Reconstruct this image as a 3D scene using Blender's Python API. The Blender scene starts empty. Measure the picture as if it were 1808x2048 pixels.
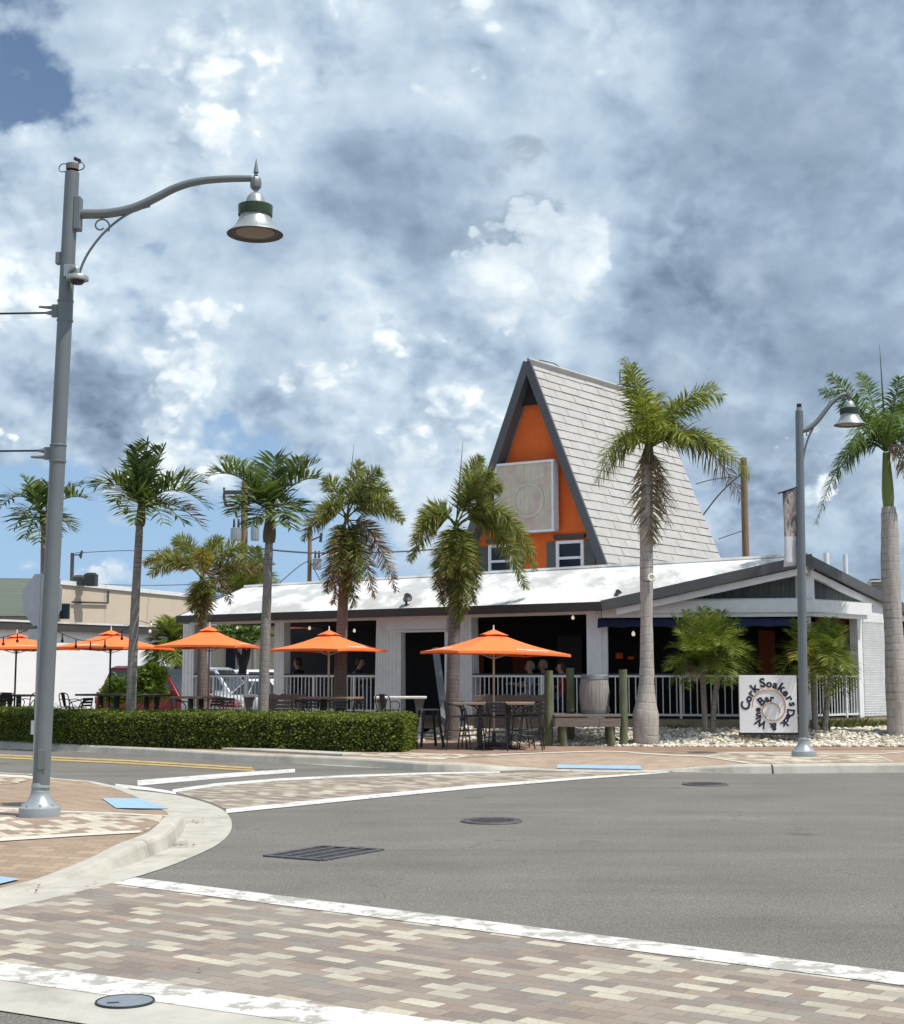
import bpy, bmesh, math, random
from mathutils import Vector as V, Matrix as M
from mathutils.geometry import delaunay_2d_cdt
random.seed(7)
R = math.radians
rnd = random.random
def ru(a, b): return a + (b - a) * rnd()
sc = bpy.context.scene
col = sc.collection
# ------------------------------------------------------------------ camera
F_PX, PITCH, HCAM = 2850.0, math.atan(328 / 2850.0), 1.55
cam = bpy.data.cameras.new('camera'); cam_o = bpy.data.objects.new('camera', cam); col.objects.link(cam_o)
cam.sensor_fit = 'AUTO'; cam.sensor_width = 36; cam.lens = F_PX / 2048 * 36
cam.clip_start = .1; cam.clip_end = 3000
cam_o.location = (0, 0, HCAM); cam_o.rotation_euler = (math.pi / 2 + PITCH, 0, 0)
sc.camera = cam_o
sc.view_settings.view_transform = 'Standard'; sc.view_settings.look = 'None'
sc.view_settings.exposure = 0.09; sc.view_settings.gamma = 1
# ------------------------------------------------------------------ pixel -> world (pixels of the 1808 x 2048 photograph)
CP, SP = math.cos(PITCH), math.sin(PITCH)
def ray(u, v):
    x = (u - 904) / F_PX; y = -(v - 1024) / F_PX
    return V((x, CP - y * SP, SP + y * CP))
def G(u, v, z=0.0):
    d = ray(u, v); t = (z - HCAM) / d.z
    return V((d.x * t, d.y * t, z))
def P(u, v, Y):
    d = ray(u, v); t = Y / d.y
    return V((d.x * t, Y, HCAM + d.z * t))
def pix(p):
    x, y, z = p[0], p[1], p[2] - HCAM
    yc = y * CP + z * SP; zc = -y * SP + z * CP
    return 904 + F_PX * x / yc, 1024 - F_PX * zc / yc
# ------------------------------------------------------------------ sun and sky
SUN_EL, SUN_DIR = R(64), V((0.88, -0.47, 0)).normalized()
sun_vec = V((SUN_DIR.x * math.cos(SUN_EL), SUN_DIR.y * math.cos(SUN_EL), math.sin(SUN_EL)))
sl = bpy.data.lights.new('sun', 'SUN'); sl.energy = 4.6; sl.angle = R(.53); sl.color = (1, .955, .88)
so = bpy.data.objects.new('sun', sl); col.objects.link(so); so.location = (20, -20, 40)
so.rotation_euler = sun_vec.to_track_quat('Z', 'Y').to_euler()

class NT:
    """small helper for node trees"""
    def __init__(s, nt): s.nt = nt; s.n = nt.nodes; s.l = nt.links
    def new(s, t, **kw):
        n = s.n.new(t)
        for k, val in kw.items(): setattr(n, k, val)
        return n
    def put(s, sock, val):
        if isinstance(val, bpy.types.NodeSocket): s.l.new(val, sock)
        elif val is not None:
            if isinstance(val, (tuple, list)) and len(val) == 3 and sock.type == 'RGBA': val = (*val, 1)
            sock.default_value = val
    def math(s, op, a, b=None, c=None, clamp=False):
        n = s.new('ShaderNodeMath', operation=op, use_clamp=clamp)
        s.put(n.inputs[0], a)
        if b is not None: s.put(n.inputs[1], b)
        if c is not None: s.put(n.inputs[2], c)
        return n.outputs[0]
    def vmath(s, op, a, b=None, scale=None):
        n = s.new('ShaderNodeVectorMath', operation=op)
        s.put(n.inputs[0], a)
        if b is not None: s.put(n.inputs[1], b)
        if scale is not None: s.put(n.inputs['Scale'], scale)
        return n.outputs['Value'] if op in ('DOT_PRODUCT', 'LENGTH') else n.outputs[0]
    def noise(s, vec, scale, detail=4, rough=.55, dist=0, out='Fac', **kw):
        n = s.new('ShaderNodeTexNoise', **kw)
        s.put(n.inputs['Vector'], vec); n.inputs['Scale'].default_value = scale
        n.inputs['Detail'].default_value = detail; n.inputs['Roughness'].default_value = rough
        n.inputs['Distortion'].default_value = dist
        return n.outputs[0] if out == 'Fac' else n.outputs[1]
    def ramp(s, fac, stops, interp='LINEAR'):
        n = s.new('ShaderNodeValToRGB'); e = n.color_ramp.elements; n.color_ramp.interpolation = interp
        while len(e) < len(stops): e.new(.5)
        for i, (p, c) in enumerate(stops):
            e[i].position = p; e[i].color = (c, c, c, 1) if not isinstance(c, (tuple, list)) else (*c, 1)
        s.put(n.inputs[0], fac); return n.outputs[0]
    def mix(s, fac, a, b, blend='MIX'):
        n = s.new('ShaderNodeMix', data_type='RGBA', blend_type=blend)
        s.put(n.inputs[0], fac); s.put(n.inputs[6], a); s.put(n.inputs[7], b); return n.outputs[2]
    def rng(s, v, a, b, c=0., d=1., smooth=False):
        n = s.new('ShaderNodeMapRange', clamp=True)
        if smooth: n.interpolation_type = 'SMOOTHSTEP'
        s.put(n.inputs[0], v)
        for i, x in enumerate((a, b, c, d)): n.inputs[i + 1].default_value = x
        return n.outputs[0]

world = bpy.data.worlds.new('World'); sc.world = world; world.use_nodes = True
w = NT(world.node_tree); w.n.clear()
tc = w.new('ShaderNodeTexCoord').outputs['Generated']
sky = w.new('ShaderNodeTexSky', sky_type='NISHITA', sun_disc=False)
sky.sun_elevation = SUN_EL; sky.sun_rotation = math.atan2(SUN_DIR.x, SUN_DIR.y); sky.altitude = 0; sky.dust_density = .6; sky.ozone_density = 1.6
# cloud sheet in directions: clouds live at infinity, laid out by compass direction and height
wc = w.noise(tc, 16, 6, .6, out='Color')
wdir = w.vmath('ADD', tc, w.vmath('SCALE', w.vmath('SUBTRACT', wc, (.5, .5, .5)), scale=.036)); wdir = w.vmath('NORMALIZE', wdir)
def skydir(u, v): return ray(u, v).normalized()
def blobs(lst):
    acc = None
    for (u, v, r, k) in lst:
        d = w.vmath('DOT_PRODUCT', wdir, tuple(skydir(u, v)))
        f = w.rng(d, math.cos(r / F_PX * 1.4), 1.00001, 0, k, True)
        acc = f if acc is None else w.math('ADD', acc, f)
    return acc
BLUE = [(60, 150, 75, .55), (110, 190, 40, .3), (30, 110, 40, .3), (15, 225, 50, .8), (400, 845, 85, 1.1), (510, 885, 70, .95), (275, 690, 60, .5), (290, 570, 70, .6), (600, 612, 75, .7), (785, 780, 60, .7),
        (30, 1040, 140, .7), (180, 1100, 170, .9), (430, 1095, 160, .8), (650, 1110, 170, .8), (60, 1150, 200, .9), (800, 1130, 130, .5)]
DARK = [(800, 385, 150, .55), (710, 350, 100, .45), (930, 385, 150, .6), (1060, 405, 120, .6), (1760, 480, 420, .5), (1600, 680, 300, .42), (1430, 640, 200, .25), (1320, 860, 170, .2), (1350, 60, 330, .28), (1660, 1070, 190, .6), (1540, 1090, 110, .4), (1740, 150, 420, .3),
        (80, 800, 150, .4), (220, 830, 110, .35), (560, 520, 170, .22), (480, 770, 150, .25), (850, 980, 170, .25), (330, 470, 140, .1), (1350, 550, 200, .25), (880, 720, 150, .2), (110, 430, 130, .22)]
BRIGHT = [(500, 90, 230, .36), (610, 95, 80, .25), (820, 90, 160, .25), (1050, 520, 180, .42), (1200, 240, 200, .3), (660, 650, 170, .55), (770, 670, 90, .3), (380, 880, 150, .55), (870, 890, 170, .5), (1690, 960, 150, .85), (1075, 505, 110, .3),
          (240, 270, 220, .25), (60, 560, 130, .5), (200, 600, 110, .35), (330, 660, 130, .4), (930, 300, 140, .35), (1570, 460, 60, .35), (210, 1160, 50, .5), (300, 1175, 50, .45), (70, 1110, 40, .5), (1390, 380, 120, .25), (250, 1040, 60, .4), (1000, 640, 140, .2), (330, 370, 100, .3), (1470, 850, 120, .3)]
bB, bD, bW = blobs(BLUE), blobs(DARK), blobs(BRIGHT)
bB = w.math('MINIMUM', bB, 1.25); bD = w.math('MINIMUM', bD, .75); bW = w.math('MINIMUM', bW, .7)
sx = w.new('ShaderNodeSeparateXYZ'); w.put(sx.inputs[0], tc)
zz = w.math('ADD', w.math('MAXIMUM', sx.outputs[2], 0.0), .80)
cx = w.new('ShaderNodeCombineXYZ')
w.put(cx.inputs[0], w.math('DIVIDE', sx.outputs[0], zz)); w.put(cx.inputs[1], w.math('DIVIDE', sx.outputs[1], zz)); w.put(cx.inputs[2], w.math('MULTIPLY', sx.outputs[2], .6))
q0 = cx.outputs[0]
n1 = w.noise(q0, 11.0, 7, .54, .15); n2 = w.noise(w.vmath('ADD', q0, (.016, -.006, .010)), 11.0, 4, .52, .15); n1s = w.noise(q0, 11.0, 4, .52, .15)
big = w.noise(q0, 4.5, 3, .5)
fine = w.noise(w.vmath('ADD', q0, (5.1, 3.3, 1.7)), 32, 7, .58, .2)
def puff(vec):
    v_ = w.new('ShaderNodeTexVoronoi', feature='F1'); w.put(v_.inputs['Vector'], vec); v_.inputs['Scale'].default_value = 10.5; v_.inputs['Detail'].default_value = 3.2; v_.inputs['Roughness'].default_value = .58; v_.inputs['Lacunarity'].default_value = 2.15
    return w.math('SUBTRACT', 1.0, v_.outputs['Distance'])
qp = w.vmath('ADD', q0, w.vmath('SCALE', w.noise(q0, 22, 4, .6, out='Color'), scale=.035))
p1_ = puff(qp); p2_ = puff(w.vmath('ADD', qp, (.012, -.004, .009)))
pemb = w.math('MULTIPLY', w.math('SUBTRACT', p1_, p2_), .58)
pemb = w.math('MULTIPLY', pemb, w.rng(w.noise(q0, 6.5, 3, .5), .42, .60, .25, 1.25, True))
emb = w.math('MULTIPLY', w.math('SUBTRACT', n2, n1s), -1.25)
dens = w.math('ADD', w.math('MULTIPLY', n1, 1.15), w.math('MULTIPLY', fine, .42))
dens = w.math('ADD', dens, w.math('MULTIPLY', w.math('SUBTRACT', p1_, .20), .40))
dens = w.math('SUBTRACT', w.math('ADD', dens, w.math('MULTIPLY', bW, .5)), w.math('MULTIPLY', bB, .37))
dens = w.math('ADD', dens, w.math('MULTIPLY', bD, .45))
cover = w.rng(dens, .38, .66, 0, 1, True)
sh = w.math('ADD', w.math('ADD', .405, w.math('ADD', emb, pemb)), w.math('MULTIPLY', w.math('SUBTRACT', big, .5), .45))
sh = w.math('ADD', sh, w.math('MULTIPLY', w.math('SUBTRACT', fine, .5), .36))
sh = w.math('ADD', sh, w.math('MULTIPLY', w.math('SUBTRACT', n1, .5), .5))
sh = w.math('SUBTRACT', w.math('ADD', sh, w.math('MULTIPLY', bW, .42)), w.math('MULTIPLY', bD, .38))
ccol = w.ramp(w.math('MULTIPLY_ADD', sh, .79, .145), [(0, (.18, .235, .32)), (.25, (.31, .385, .495)), (.45, (.45, .535, .645)), (.65, (.59, .665, .75)), (.85, (.78, .82, .855)), (1, (.90, .915, .925))])
# crisp dark scud and bright cumulus heaps over the soft grey sheet
d3 = w.math('ADD', w.math('MULTIPLY', bD, 1.0), w.math('ADD', w.math('MULTIPLY', w.math('SUBTRACT', p1_, .20), .55), w.math('MULTIPLY', w.math('SUBTRACT', n1, .5), .9)))
c3 = w.math('MULTIPLY', w.rng(d3, .50, .70, 0, 1, True), .56)
ccol = w.mix(c3, ccol, w.ramp(w.math('ADD', .5, w.math('ADD', pemb, w.math('SUBTRACT', fine, .5))), [(.2, (.19, .25, .34)), (.8, (.35, .42, .52))]))
d2 = w.math('ADD', w.math('MULTIPLY', bW, .62), w.math('ADD', w.math('MULTIPLY', w.math('SUBTRACT', p1_, .20), .75), w.math('MULTIPLY', w.math('SUBTRACT', n1, .5), 1.5)))
d2 = w.math('SUBTRACT', w.math('SUBTRACT', d2, w.math('MULTIPLY', bD, .35)), w.math('MULTIPLY', bB, .10))
c2 = w.math('MULTIPLY', w.rng(d2, .085, .185, 0, 1, True), .92)
ccol = w.mix(c2, ccol, w.ramp(w.math('ADD', .46, w.math('ADD', w.math('MULTIPLY', pemb, 1.9), w.math('MULTIPLY', w.math('SUBTRACT', d2, .20), .6))), [(.15, (.40, .475, .58)), (.45, (.60, .665, .74)), (.7, (.82, .85, .875)), (.95, (1.0, 1.0, 1.0))]))
cover = w.math('MAXIMUM', cover, c2)
ccol = w.mix(1.0, ccol, (1.0, 1.06, 1.085), 'MULTIPLY')
skyc = w.mix(1.0, w.vmath('SCALE', sky.outputs[0], scale=.10), (1.0, 1.0, 1.0), 'MULTIPLY')
# thin haze towards the horizon, real air colour
skyc = w.mix(w.rng(sx.outputs[2], .0, .34, .85, 0), skyc, (.31, .53, .85))
fincol = w.mix(cover, skyc, ccol)
bg = w.new('ShaderNodeBackground'); w.put(bg.inputs[0], fincol); bg.inputs[1].default_value = 1.0
wo = w.new('ShaderNodeOutputWorld'); w.l.new(bg.outputs[0], wo.inputs[0])
world.cycles.sampling_method = 'MANUAL'; world.cycles.sample_map_resolution = 512
sc.cycles.use_denoising = True
sc.cycles.max_bounces = 8; sc.cycles.transparent_max_bounces = 8; sc.cycles.caustics_reflective = False; sc.cycles.caustics_refractive = False
sc.cycles.blur_glossy = .5; sc.cycles.sample_clamp_indirect = 6

# ------------------------------------------------------------------ materials
def newmat(name):
    m = bpy.data.materials.new(name); m.use_nodes = True
    t = NT(m.node_tree); t.n.clear()
    out = t.new('ShaderNodeOutputMaterial'); b = t.new('ShaderNodeBsdfPrincipled')
    t.l.new(b.outputs[0], out.inputs[0])
    return m, t, b, out
def bump(t, b, h, strength, dist=.02):
    n = t.new('ShaderNodeBump'); n.inputs['Strength'].default_value = strength; n.inputs['Distance'].default_value = dist
    t.put(n.inputs['Height'], h); t.l.new(n.outputs[0], b.inputs['Normal'])
def plain(name, c, rough=.6, metal=0., var=.12, scale=6., bmp=0., bscale=40., stretch=(1, 1, 1), spec=.5, dirt=0., dirt_shade_c=(.10, .09, .075), dscale=1.5, dthr=(.48, .72)):
    m, t, b, out = newmat(name)
    co = t.new('ShaderNodeTexCoord').outputs['Object']
    mp = t.new('ShaderNodeMapping'); t.put(mp.inputs[0], co); mp.inputs['Scale'].default_value = stretch; co2 = mp.outputs[0]
    nz = t.noise(co2, scale, 5, .6)
    lo = tuple(x * (1 - var) for x in c); hi = tuple(min(1, x * (1 + var)) for x in c)
    cc = t.ramp(nz, [(.28, lo), (.72, hi)])
    if dirt: cc = t.mix(t.math('MULTIPLY', t.rng(t.noise(co2, dscale, 6, .65), dthr[0], dthr[1], 0, 1, True), dirt), cc, dirt_shade_c)
    t.put(b.inputs['Base Color'], cc); b.inputs['Roughness'].default_value = rough; b.inputs['Metallic'].default_value = metal
    b.inputs['Specular IOR Level'].default_value = spec
    if bmp: bump(t, b, t.noise(co2, bscale, 4, .6), bmp)
    return m
def leafmat(name, stops, trans=.3, rough=.45):
    m, t, b, out = newmat(name)
    g = t.new('ShaderNodeNewGeometry').outputs['Random Per Island']
    co = t.new('ShaderNodeTexCoord').outputs['Object']
    f = t.math('ADD', t.math('MULTIPLY', g, .62), t.math('MULTIPLY', t.noise(co, 2.2, 3), .38))
    c = t.ramp(f, stops); t.put(b.inputs['Base Color'], c); b.inputs['Roughness'].default_value = rough
    b.inputs['Specular IOR Level'].default_value = .16
    tr = t.new('ShaderNodeBsdfTranslucent'); t.put(tr.inputs[0], t.mix(1, c, (1.0, 1.05, .62), 'MULTIPLY'))
    mx = t.new('ShaderNodeMixShader'); mx.inputs[0].default_value = trans
    t.l.new(b.outputs[0], mx.inputs[1]); t.l.new(tr.outputs[0], mx.inputs[2]); t.l.new(mx.outputs[0], out.inputs[0])
    return m
def pavermat(name, stops, rot=0., bw=.2, rh=.1, mortar=.004, mcol=(.12, .105, .09), rough=.85, loc=(0, 0), off=.5, blotch=.25, bstr=.25):
    m, t, b, out = newmat(name)
    co = t.new('ShaderNodeTexCoord').outputs['Object']
    mp = t.new('ShaderNodeMapping'); t.put(mp.inputs[0], co); mp.inputs['Rotation'].default_value = (0, 0, rot); mp.inputs['Location'].default_value = (*loc, 0)
    br = t.new('ShaderNodeTexBrick'); br.offset = off; br.squash = 1
    t.put(br.inputs[0], mp.outputs[0]); br.inputs['Color1'].default_value = (0, 0, 0, 1); br.inputs['Color2'].default_value = (1, 1, 1, 1); br.inputs['Mortar'].default_value = (.5, .5, .5, 1)
    br.inputs['Scale'].default_value = 1; br.inputs['Mortar Size'].default_value = mortar; br.inputs['Mortar Smooth'].default_value = .2
    br.inputs['Brick Width'].default_value = bw; br.inputs['Row Height'].default_value = rh
    c = t.ramp(br.outputs[0], stops, 'CONSTANT' if len(stops) > 3 else 'LINEAR')
    nz = t.noise(co, 38, 6, .7); n2 = t.noise(co, 1.1, 4, .6)
    c = t.mix(1.0, c, t.ramp(nz, [(.25, .80), (.75, 1.18)]), 'MULTIPLY')
    c = t.mix(1.0, c, t.ramp(n2, [(.3, 1 - blotch), (.7, 1 + blotch * .4)]), 'MULTIPLY')
    c = t.mix(br.outputs['Fac'], c, mcol)
    t.put(b.inputs['Base Color'], c); b.inputs['Roughness'].default_value = rough; b.inputs['Specular IOR Level'].default_value = .25
    bump(t, b, t.math('SUBTRACT', t.math('MULTIPLY', nz, .25), br.outputs['Fac']), bstr, .006)
    return m
MT = {}
def asphalt(name, c, wear):
    m, t, b, out = newmat(name)
    co = t.new('ShaderNodeTexCoord').outputs['Object']
    n1 = t.noise(co, 62, 3, .85); n2 = t.noise(co, .7, 5, .6)
    mp = t.new('ShaderNodeMapping'); t.put(mp.inputs[0], co); mp.inputs['Rotation'].default_value = (0, 0, R(-8)); mp.inputs['Scale'].default_value = (.12, .9, 1)
    n3 = t.noise(mp.outputs[0], 1.0, 4, .6)
    sp = t.new('ShaderNodeTexVoronoi'); t.put(sp.inputs[0], co); sp.inputs['Scale'].default_value = 70
    cc = t.ramp(n1, [(.25, tuple(x * .42 for x in c)), (.75, tuple(x * 1.55 for x in c))])
    cc = t.mix(1.0, cc, t.ramp(sp.outputs['Distance'], [(.0, 1.9), (.35, 1.0), (.8, .78)]), 'MULTIPLY')
    cc = t.mix(1.0, cc, t.ramp(n2, [(.3, 1 - wear), (.7, 1 + wear * .6)]), 'MULTIPLY')
    cc = t.mix(1.0, cc, t.ramp(n3, [(.3, 1 - wear), (.7, 1 + wear * .8)]), 'MULTIPLY')
    st = t.new('ShaderNodeTexVoronoi'); t.put(st.inputs[0], t.vmath('ADD', co, t.vmath('SCALE', t.noise(co, 5, 4, .6, out='Color'), scale=.25))); st.inputs['Scale'].default_value = .8
    spot = t.math('MULTIPLY', t.rng(st.outputs['Distance'], .05, .16, 1, 0, True), t.math('GREATER_THAN', t.noise(t.vmath('SCALE', st.outputs['Position'], scale=1.0), 3.1, 1), .58))
    cc = t.mix(t.math('MULTIPLY', spot, .45), cc, (.06, .055, .05))
    mt = t.new('ShaderNodeMapping'); t.put(mt.inputs[0], co); mt.inputs['Rotation'].default_value = (0, 0, R(-14)); mt.inputs['Scale'].default_value = (.05, 1.3, 1)
    cc = t.mix(t.math('MULTIPLY', t.rng(t.noise(mt.outputs[0], 1.6, 3, .5), .56, .68, 0, 1, True), .22), cc, (.075, .07, .064))
    # thin cracks and patches
    vo = t.new('ShaderNodeTexVoronoi', feature='DISTANCE_TO_EDGE'); t.put(vo.inputs[0], t.vmath('ADD', co, t.vmath('SCALE', t.noise(co, 1.5, 5, .6, out='Color'), scale=1.4))); vo.inputs['Scale'].default_value = .22
    crack = t.math('MULTIPLY', t.math('LESS_THAN', vo.outputs[0], .0022), t.rng(t.noise(co, .35, 2), .5, .6))
    cc = t.mix(t.math('MULTIPLY', crack, .55), cc, (.03, .028, .026))
    t.put(b.inputs['Base Color'], cc); b.inputs['Roughness'].default_value = .82; b.inputs['Specular IOR Level'].default_value = .3
    bump(t, b, t.math('ADD', n1, t.math('MULTIPLY', sp.outputs['Distance'], .8)), .5, .006)
    return m
MT['asphalt'] = asphalt('asphalt', (.176, .163, .145), .14)
MT['ground'] = plain('ground dirt asphalt', (.16, .15, .135), .9, var=.2, scale=.5)
MT['conc'] = plain('concrete kerb', (.44, .415, .36), .85, var=.14, scale=3, bmp=.25, bscale=60, dirt=.5, dirt_shade_c=(.20, .175, .14), dscale=1.8)
def paintmat(name, c, under, amt):
    m, t, b, out = newmat(name)
    co = t.new('ShaderNodeTexCoord').outputs['Object']
    n = t.noise(co, 7, 8, .72); n2 = t.noise(co, 1.3, 4, .6)
    f = t.rng(t.math('ADD', n, t.math('MULTIPLY', n2, .5)), amt, amt + .05, 0, 1)
    cc = t.mix(f, c, under); cc = t.mix(1.0, cc, t.ramp(t.noise(co, 45, 4, .7), [(.3, .85), (.7, 1.05)]), 'MULTIPLY')
    t.put(b.inputs['Base Color'], cc); b.inputs['Roughness'].default_value = .7
    bump(t, b, n, .2, .004)
    return m
MT['paint_near'] = paintmat('worn white paint', (.61, .60, .57), (.36, .34, .30), .755)
MT['paint'] = paintmat('white road paint', (.62, .61, .585), (.36, .34, .31), .80)
MT['yellow'] = paintmat('yellow road paint', (.50, .345, .12), (.27, .235, .15), .78)
CREAM, TAN, BRN, GRY, DKR = (.46, .425, .34), (.285, .235, .192), (.24, .197, .165), (.22, .205, .18), (.20, .168, .147)
def crossmat(name, bw, rh, mortar=.005):
    """running bond pavers, a cream one set now and then between tan, brown and grey ones"""
    m, t, b, out = newmat(name)
    co = t.new('ShaderNodeTexCoord').outputs['Object']
    mp = t.new('ShaderNodeMapping'); t.put(mp.inputs[0], co); s = t.new('ShaderNodeSeparateXYZ'); t.put(s.inputs[0], mp.outputs[0])
    ry = t.math('DIVIDE', s.outputs[1], rh); row = t.math('FLOOR', ry)
    rx = t.math('ADD', t.math('DIVIDE', s.outputs[0], bw), t.math('MULTIPLY', t.math('FLOORED_MODULO', row, 2.), .5)); cl = t.math('FLOOR', rx)
    cv = t.new('ShaderNodeCombineXYZ'); t.put(cv.inputs[0], cl); t.put(cv.inputs[1], row)
    wn = t.new('ShaderNodeTexWhiteNoise', noise_dimensions='3D'); t.put(wn.inputs[0], cv.outputs[0])
    wn2 = t.new('ShaderNodeTexWhiteNoise', noise_dimensions='3D'); t.put(wn2.inputs[0], t.vmath('ADD', cv.outputs[0], (37., 11., 5.)))
    # cream pavers: mostly every third one along a row, shifted from row to row
    rs = t.new('ShaderNodeTexWhiteNoise', noise_dimensions='1D'); t.put(rs.inputs['W'], row)
    k = t.math('FLOORED_MODULO', t.math('ADD', cl, t.math('FLOOR', t.math('MULTIPLY', rs.outputs[0], 3.))), 3.)
    isk = t.math('LESS_THAN', k, .5)
    cream = t.math('MAXIMUM', t.math('MULTIPLY', isk, t.math('LESS_THAN', wn2.outputs[0], .64)), t.math('MULTIPLY', t.math('SUBTRACT', 1., isk), t.math('LESS_THAN', wn2.outputs[0], .085)))
    c = t.ramp(wn.outputs[0], [(0, DKR), (.22, BRN), (.48, TAN), (.72, GRY), (.82, (.255, .20, .16)), (.93, (.30, .245, .195))], 'CONSTANT')
    c = t.mix(cream, c, t.ramp(wn.outputs[0], [(0, (.38, .34, .275)), (.4, (.44, .405, .325)), (1, (.50, .46, .37))]))
    nz = t.noise(co, 42, 6, .7); n2 = t.noise(co, 1.3, 5, .6)
    c = t.mix(1.0, c, t.ramp(nz, [(.25, .78), (.75, 1.2)]), 'MULTIPLY'); c = t.mix(t.rng(n2, .42, .66, 0, .5, True), c, (.265, .238, .205))
    fx = t.math('ABSOLUTE', t.math('SUBTRACT', t.math('FRACT', rx), .5)); fy = t.math('ABSOLUTE', t.math('SUBTRACT', t.math('FRACT', ry), .5))
    wob = t.math('MULTIPLY', t.math('SUBTRACT', t.noise(co, 60, 3), .5), .03)
    e = t.math('MAXIMUM', t.math('GREATER_THAN', t.math('ADD', fx, wob), .5 - mortar / bw / 2), t.math('GREATER_THAN', t.math('ADD', fy, wob), .5 - mortar / rh / 2))
    c = t.mix(t.math('MULTIPLY', e, .75), c, (.13, .11, .088)); t.put(b.inputs['Base Color'], c)
    b.inputs['Roughness'].default_value = .85; b.inputs['Specular IOR Level'].default_value = .25
    bump(t, b, t.math('SUBTRACT', t.math('ADD', t.math('MULTIPLY', nz, .3), t.math('MULTIPLY', wn.outputs[0], .35)), e), .3, .006); return m
MT['pave_cross'] = crossmat('crosswalk pavers', .225, .108)
MT['pave_far'] = pavermat('crosswalk pavers far', [(0, BRN), (.22, TAN), (.42, (.34, .29, .22)), (.62, CREAM), (.85, (.42, .37, .29))], R(40), .24, .12)
MT['brick'] = pavermat('tan brick paving', [(0, (.28, .205, .145)), (.5, (.325, .242, .175)), (1, (.37, .285, .21))], R(12), .2, .1, .004, (.20, .145, .105), blotch=.15)
MT['brick_far'] = pavermat('tan brick paving far', [(0, (.325, .24, .175)), (.5, (.375, .285, .212)), (1, (.42, .325, .25))], R(-6), .2, .1, .004, (.22, .165, .12), blotch=.18)
MT['brick_dark'] = pavermat('dark brick edge', [(0, (.25, .16, .115)), (.5, (.30, .20, .145)), (1, (.34, .235, .175))], R(-6), .2, .1, .004, (.17, .12, .09), blotch=.2)
MT['band'] = pavermat('cream and tan paver band', [(0, (.31, .235, .18)), (.45, (.36, .275, .215)), (.55, (.55, .50, .40)), (.8, (.60, .55, .45))], R(58), .22, .11, .003, (.3, .22, .16))
MT['cream'] = plain('cream paver border', (.56, .52, .44), .8, var=.1, scale=12)
MT['tactile'] = plain('blue tactile paving', (.27, .43, .64), .7, var=.1, scale=8, bmp=.4, bscale=70, dirt=.25, dirt_shade_c=(.35, .38, .40), dscale=6)
MT['iron'] = plain('cast iron cover', (.115, .11, .115), .55, .3, var=.3, scale=20, bmp=.5, bscale=60)
MT['irond'] = plain('dark drain iron', (.03, .034, .04), .5, .2, var=.3, scale=20)
MT['steelcover'] = plain('grey utility lid', (.20, .23, .26), .6, .1, var=.1, scale=20, bmp=.3, bscale=60)
MT['lamp_grey'] = plain('grey lamp paint', (.17, .19, .197), .42, .25, var=.06, scale=4, bmp=.03, bscale=90, dirt=.18, dirt_shade_c=(.13, .14, .14))
MT['lamp_light'] = plain('silver lamp paint', (.36, .385, .385), .40, .5, var=.05, scale=4)
MT['lens'] = plain('frosted lamp lens', (.20, .165, .13), .35, var=.05)
MT['black'] = plain('black metal', (.018, .018, .022), .42, .1, var=.15, scale=10)
MT['dark'] = plain('dark grey', (.045, .045, .05), .6, var=.15)
MT['galv'] = plain('galvanised metal', (.42, .45, .48), .45, .4, var=.08, scale=9)
MT['white'] = plain('white painted wood', (.77, .785, .79), .55, var=.05, scale=5, bmp=.06, bscale=30, dirt=.15, dirt_shade_c=(.42, .42, .41), dscale=2.2)
MT['white_metal'] = plain('white rail metal', (.72, .74, .75), .4, var=.05, scale=5)
MT['roof_white'] = plain('white roof membrane', (.70, .70, .69), .65, var=.10, scale=1.1, bmp=.9, bscale=1.8, stretch=(1, .5, 1), dirt=.85, dirt_shade_c=(.375, .38, .375), dscale=.8, dthr=(.44, .60))  # grey patches paint palm and cloud shade into the colour, besides dirt
MT['fascia'] = plain('dark brown fascia', (.055, .05, .047), .6, var=.2, scale=5, stretch=(1, 1, 4))
MT['fascia_grey'] = plain('dark grey fascia', (.085, .09, .095), .55, var=.12, scale=4)
MT['orange_wall'] = plain('orange stucco', (.74, .138, .022), .85, var=.08, scale=2.5, bmp=.25, bscale=90)
MT['inner'] = plain('interior paint with shade', (.012, .011, .014), .8, var=.3, scale=2)  # near black: the shade of the deck interior is put into this colour
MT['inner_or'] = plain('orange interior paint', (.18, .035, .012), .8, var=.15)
MT['floor_deck'] = plain('deck boards', (.07, .065, .06), .7, var=.2, scale=5)
MT['plinth'] = plain('brown block plinth', (.36, .285, .19), .9, var=.2, scale=4, bmp=.3, bscale=20, dirt=.4, dirt_shade_c=(.12, .1, .07))
MT['navy'] = plain('navy awning cloth', (.012, .022, .06), .8, var=.2, scale=6)
MT['orange_cloth'] = plain('orange umbrella cloth', (.93, .19, .045), .8, var=.08, scale=2.0, bmp=.35, bscale=4)
MT['logo'] = plain('white lettering', (.85, .80, .76), .7, var=.03)
MT['wood_grey'] = plain('weathered grey wood', (.21, .175, .145), .85, var=.28, scale=7, stretch=(1, 6, 9), bmp=.35, bscale=20, dirt=.4, dirt_shade_c=(.10, .085, .07), dscale=3)
MT['wood_brown'] = plain('brown table top', (.30, .20, .135), .6, var=.2, scale=6, stretch=(1, 6, 6))
MT['wood_post'] = plain('green grey piling', (.135, .15, .085), .9, var=.3, scale=5, stretch=(3, 3, .6), bmp=.4, bscale=22)
MT['wood_pole'] = plain('utility pole wood', (.25, .165, .10), .85, var=.2, scale=4, stretch=(4, 4, .5), bmp=.3)
MT['grey_wood'] = plain('grey painted wood', (.17, .185, .20), .6, var=.1)
MT['stone'] = plain('white table top', (.72, .70, .64), .5, var=.08)
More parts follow.
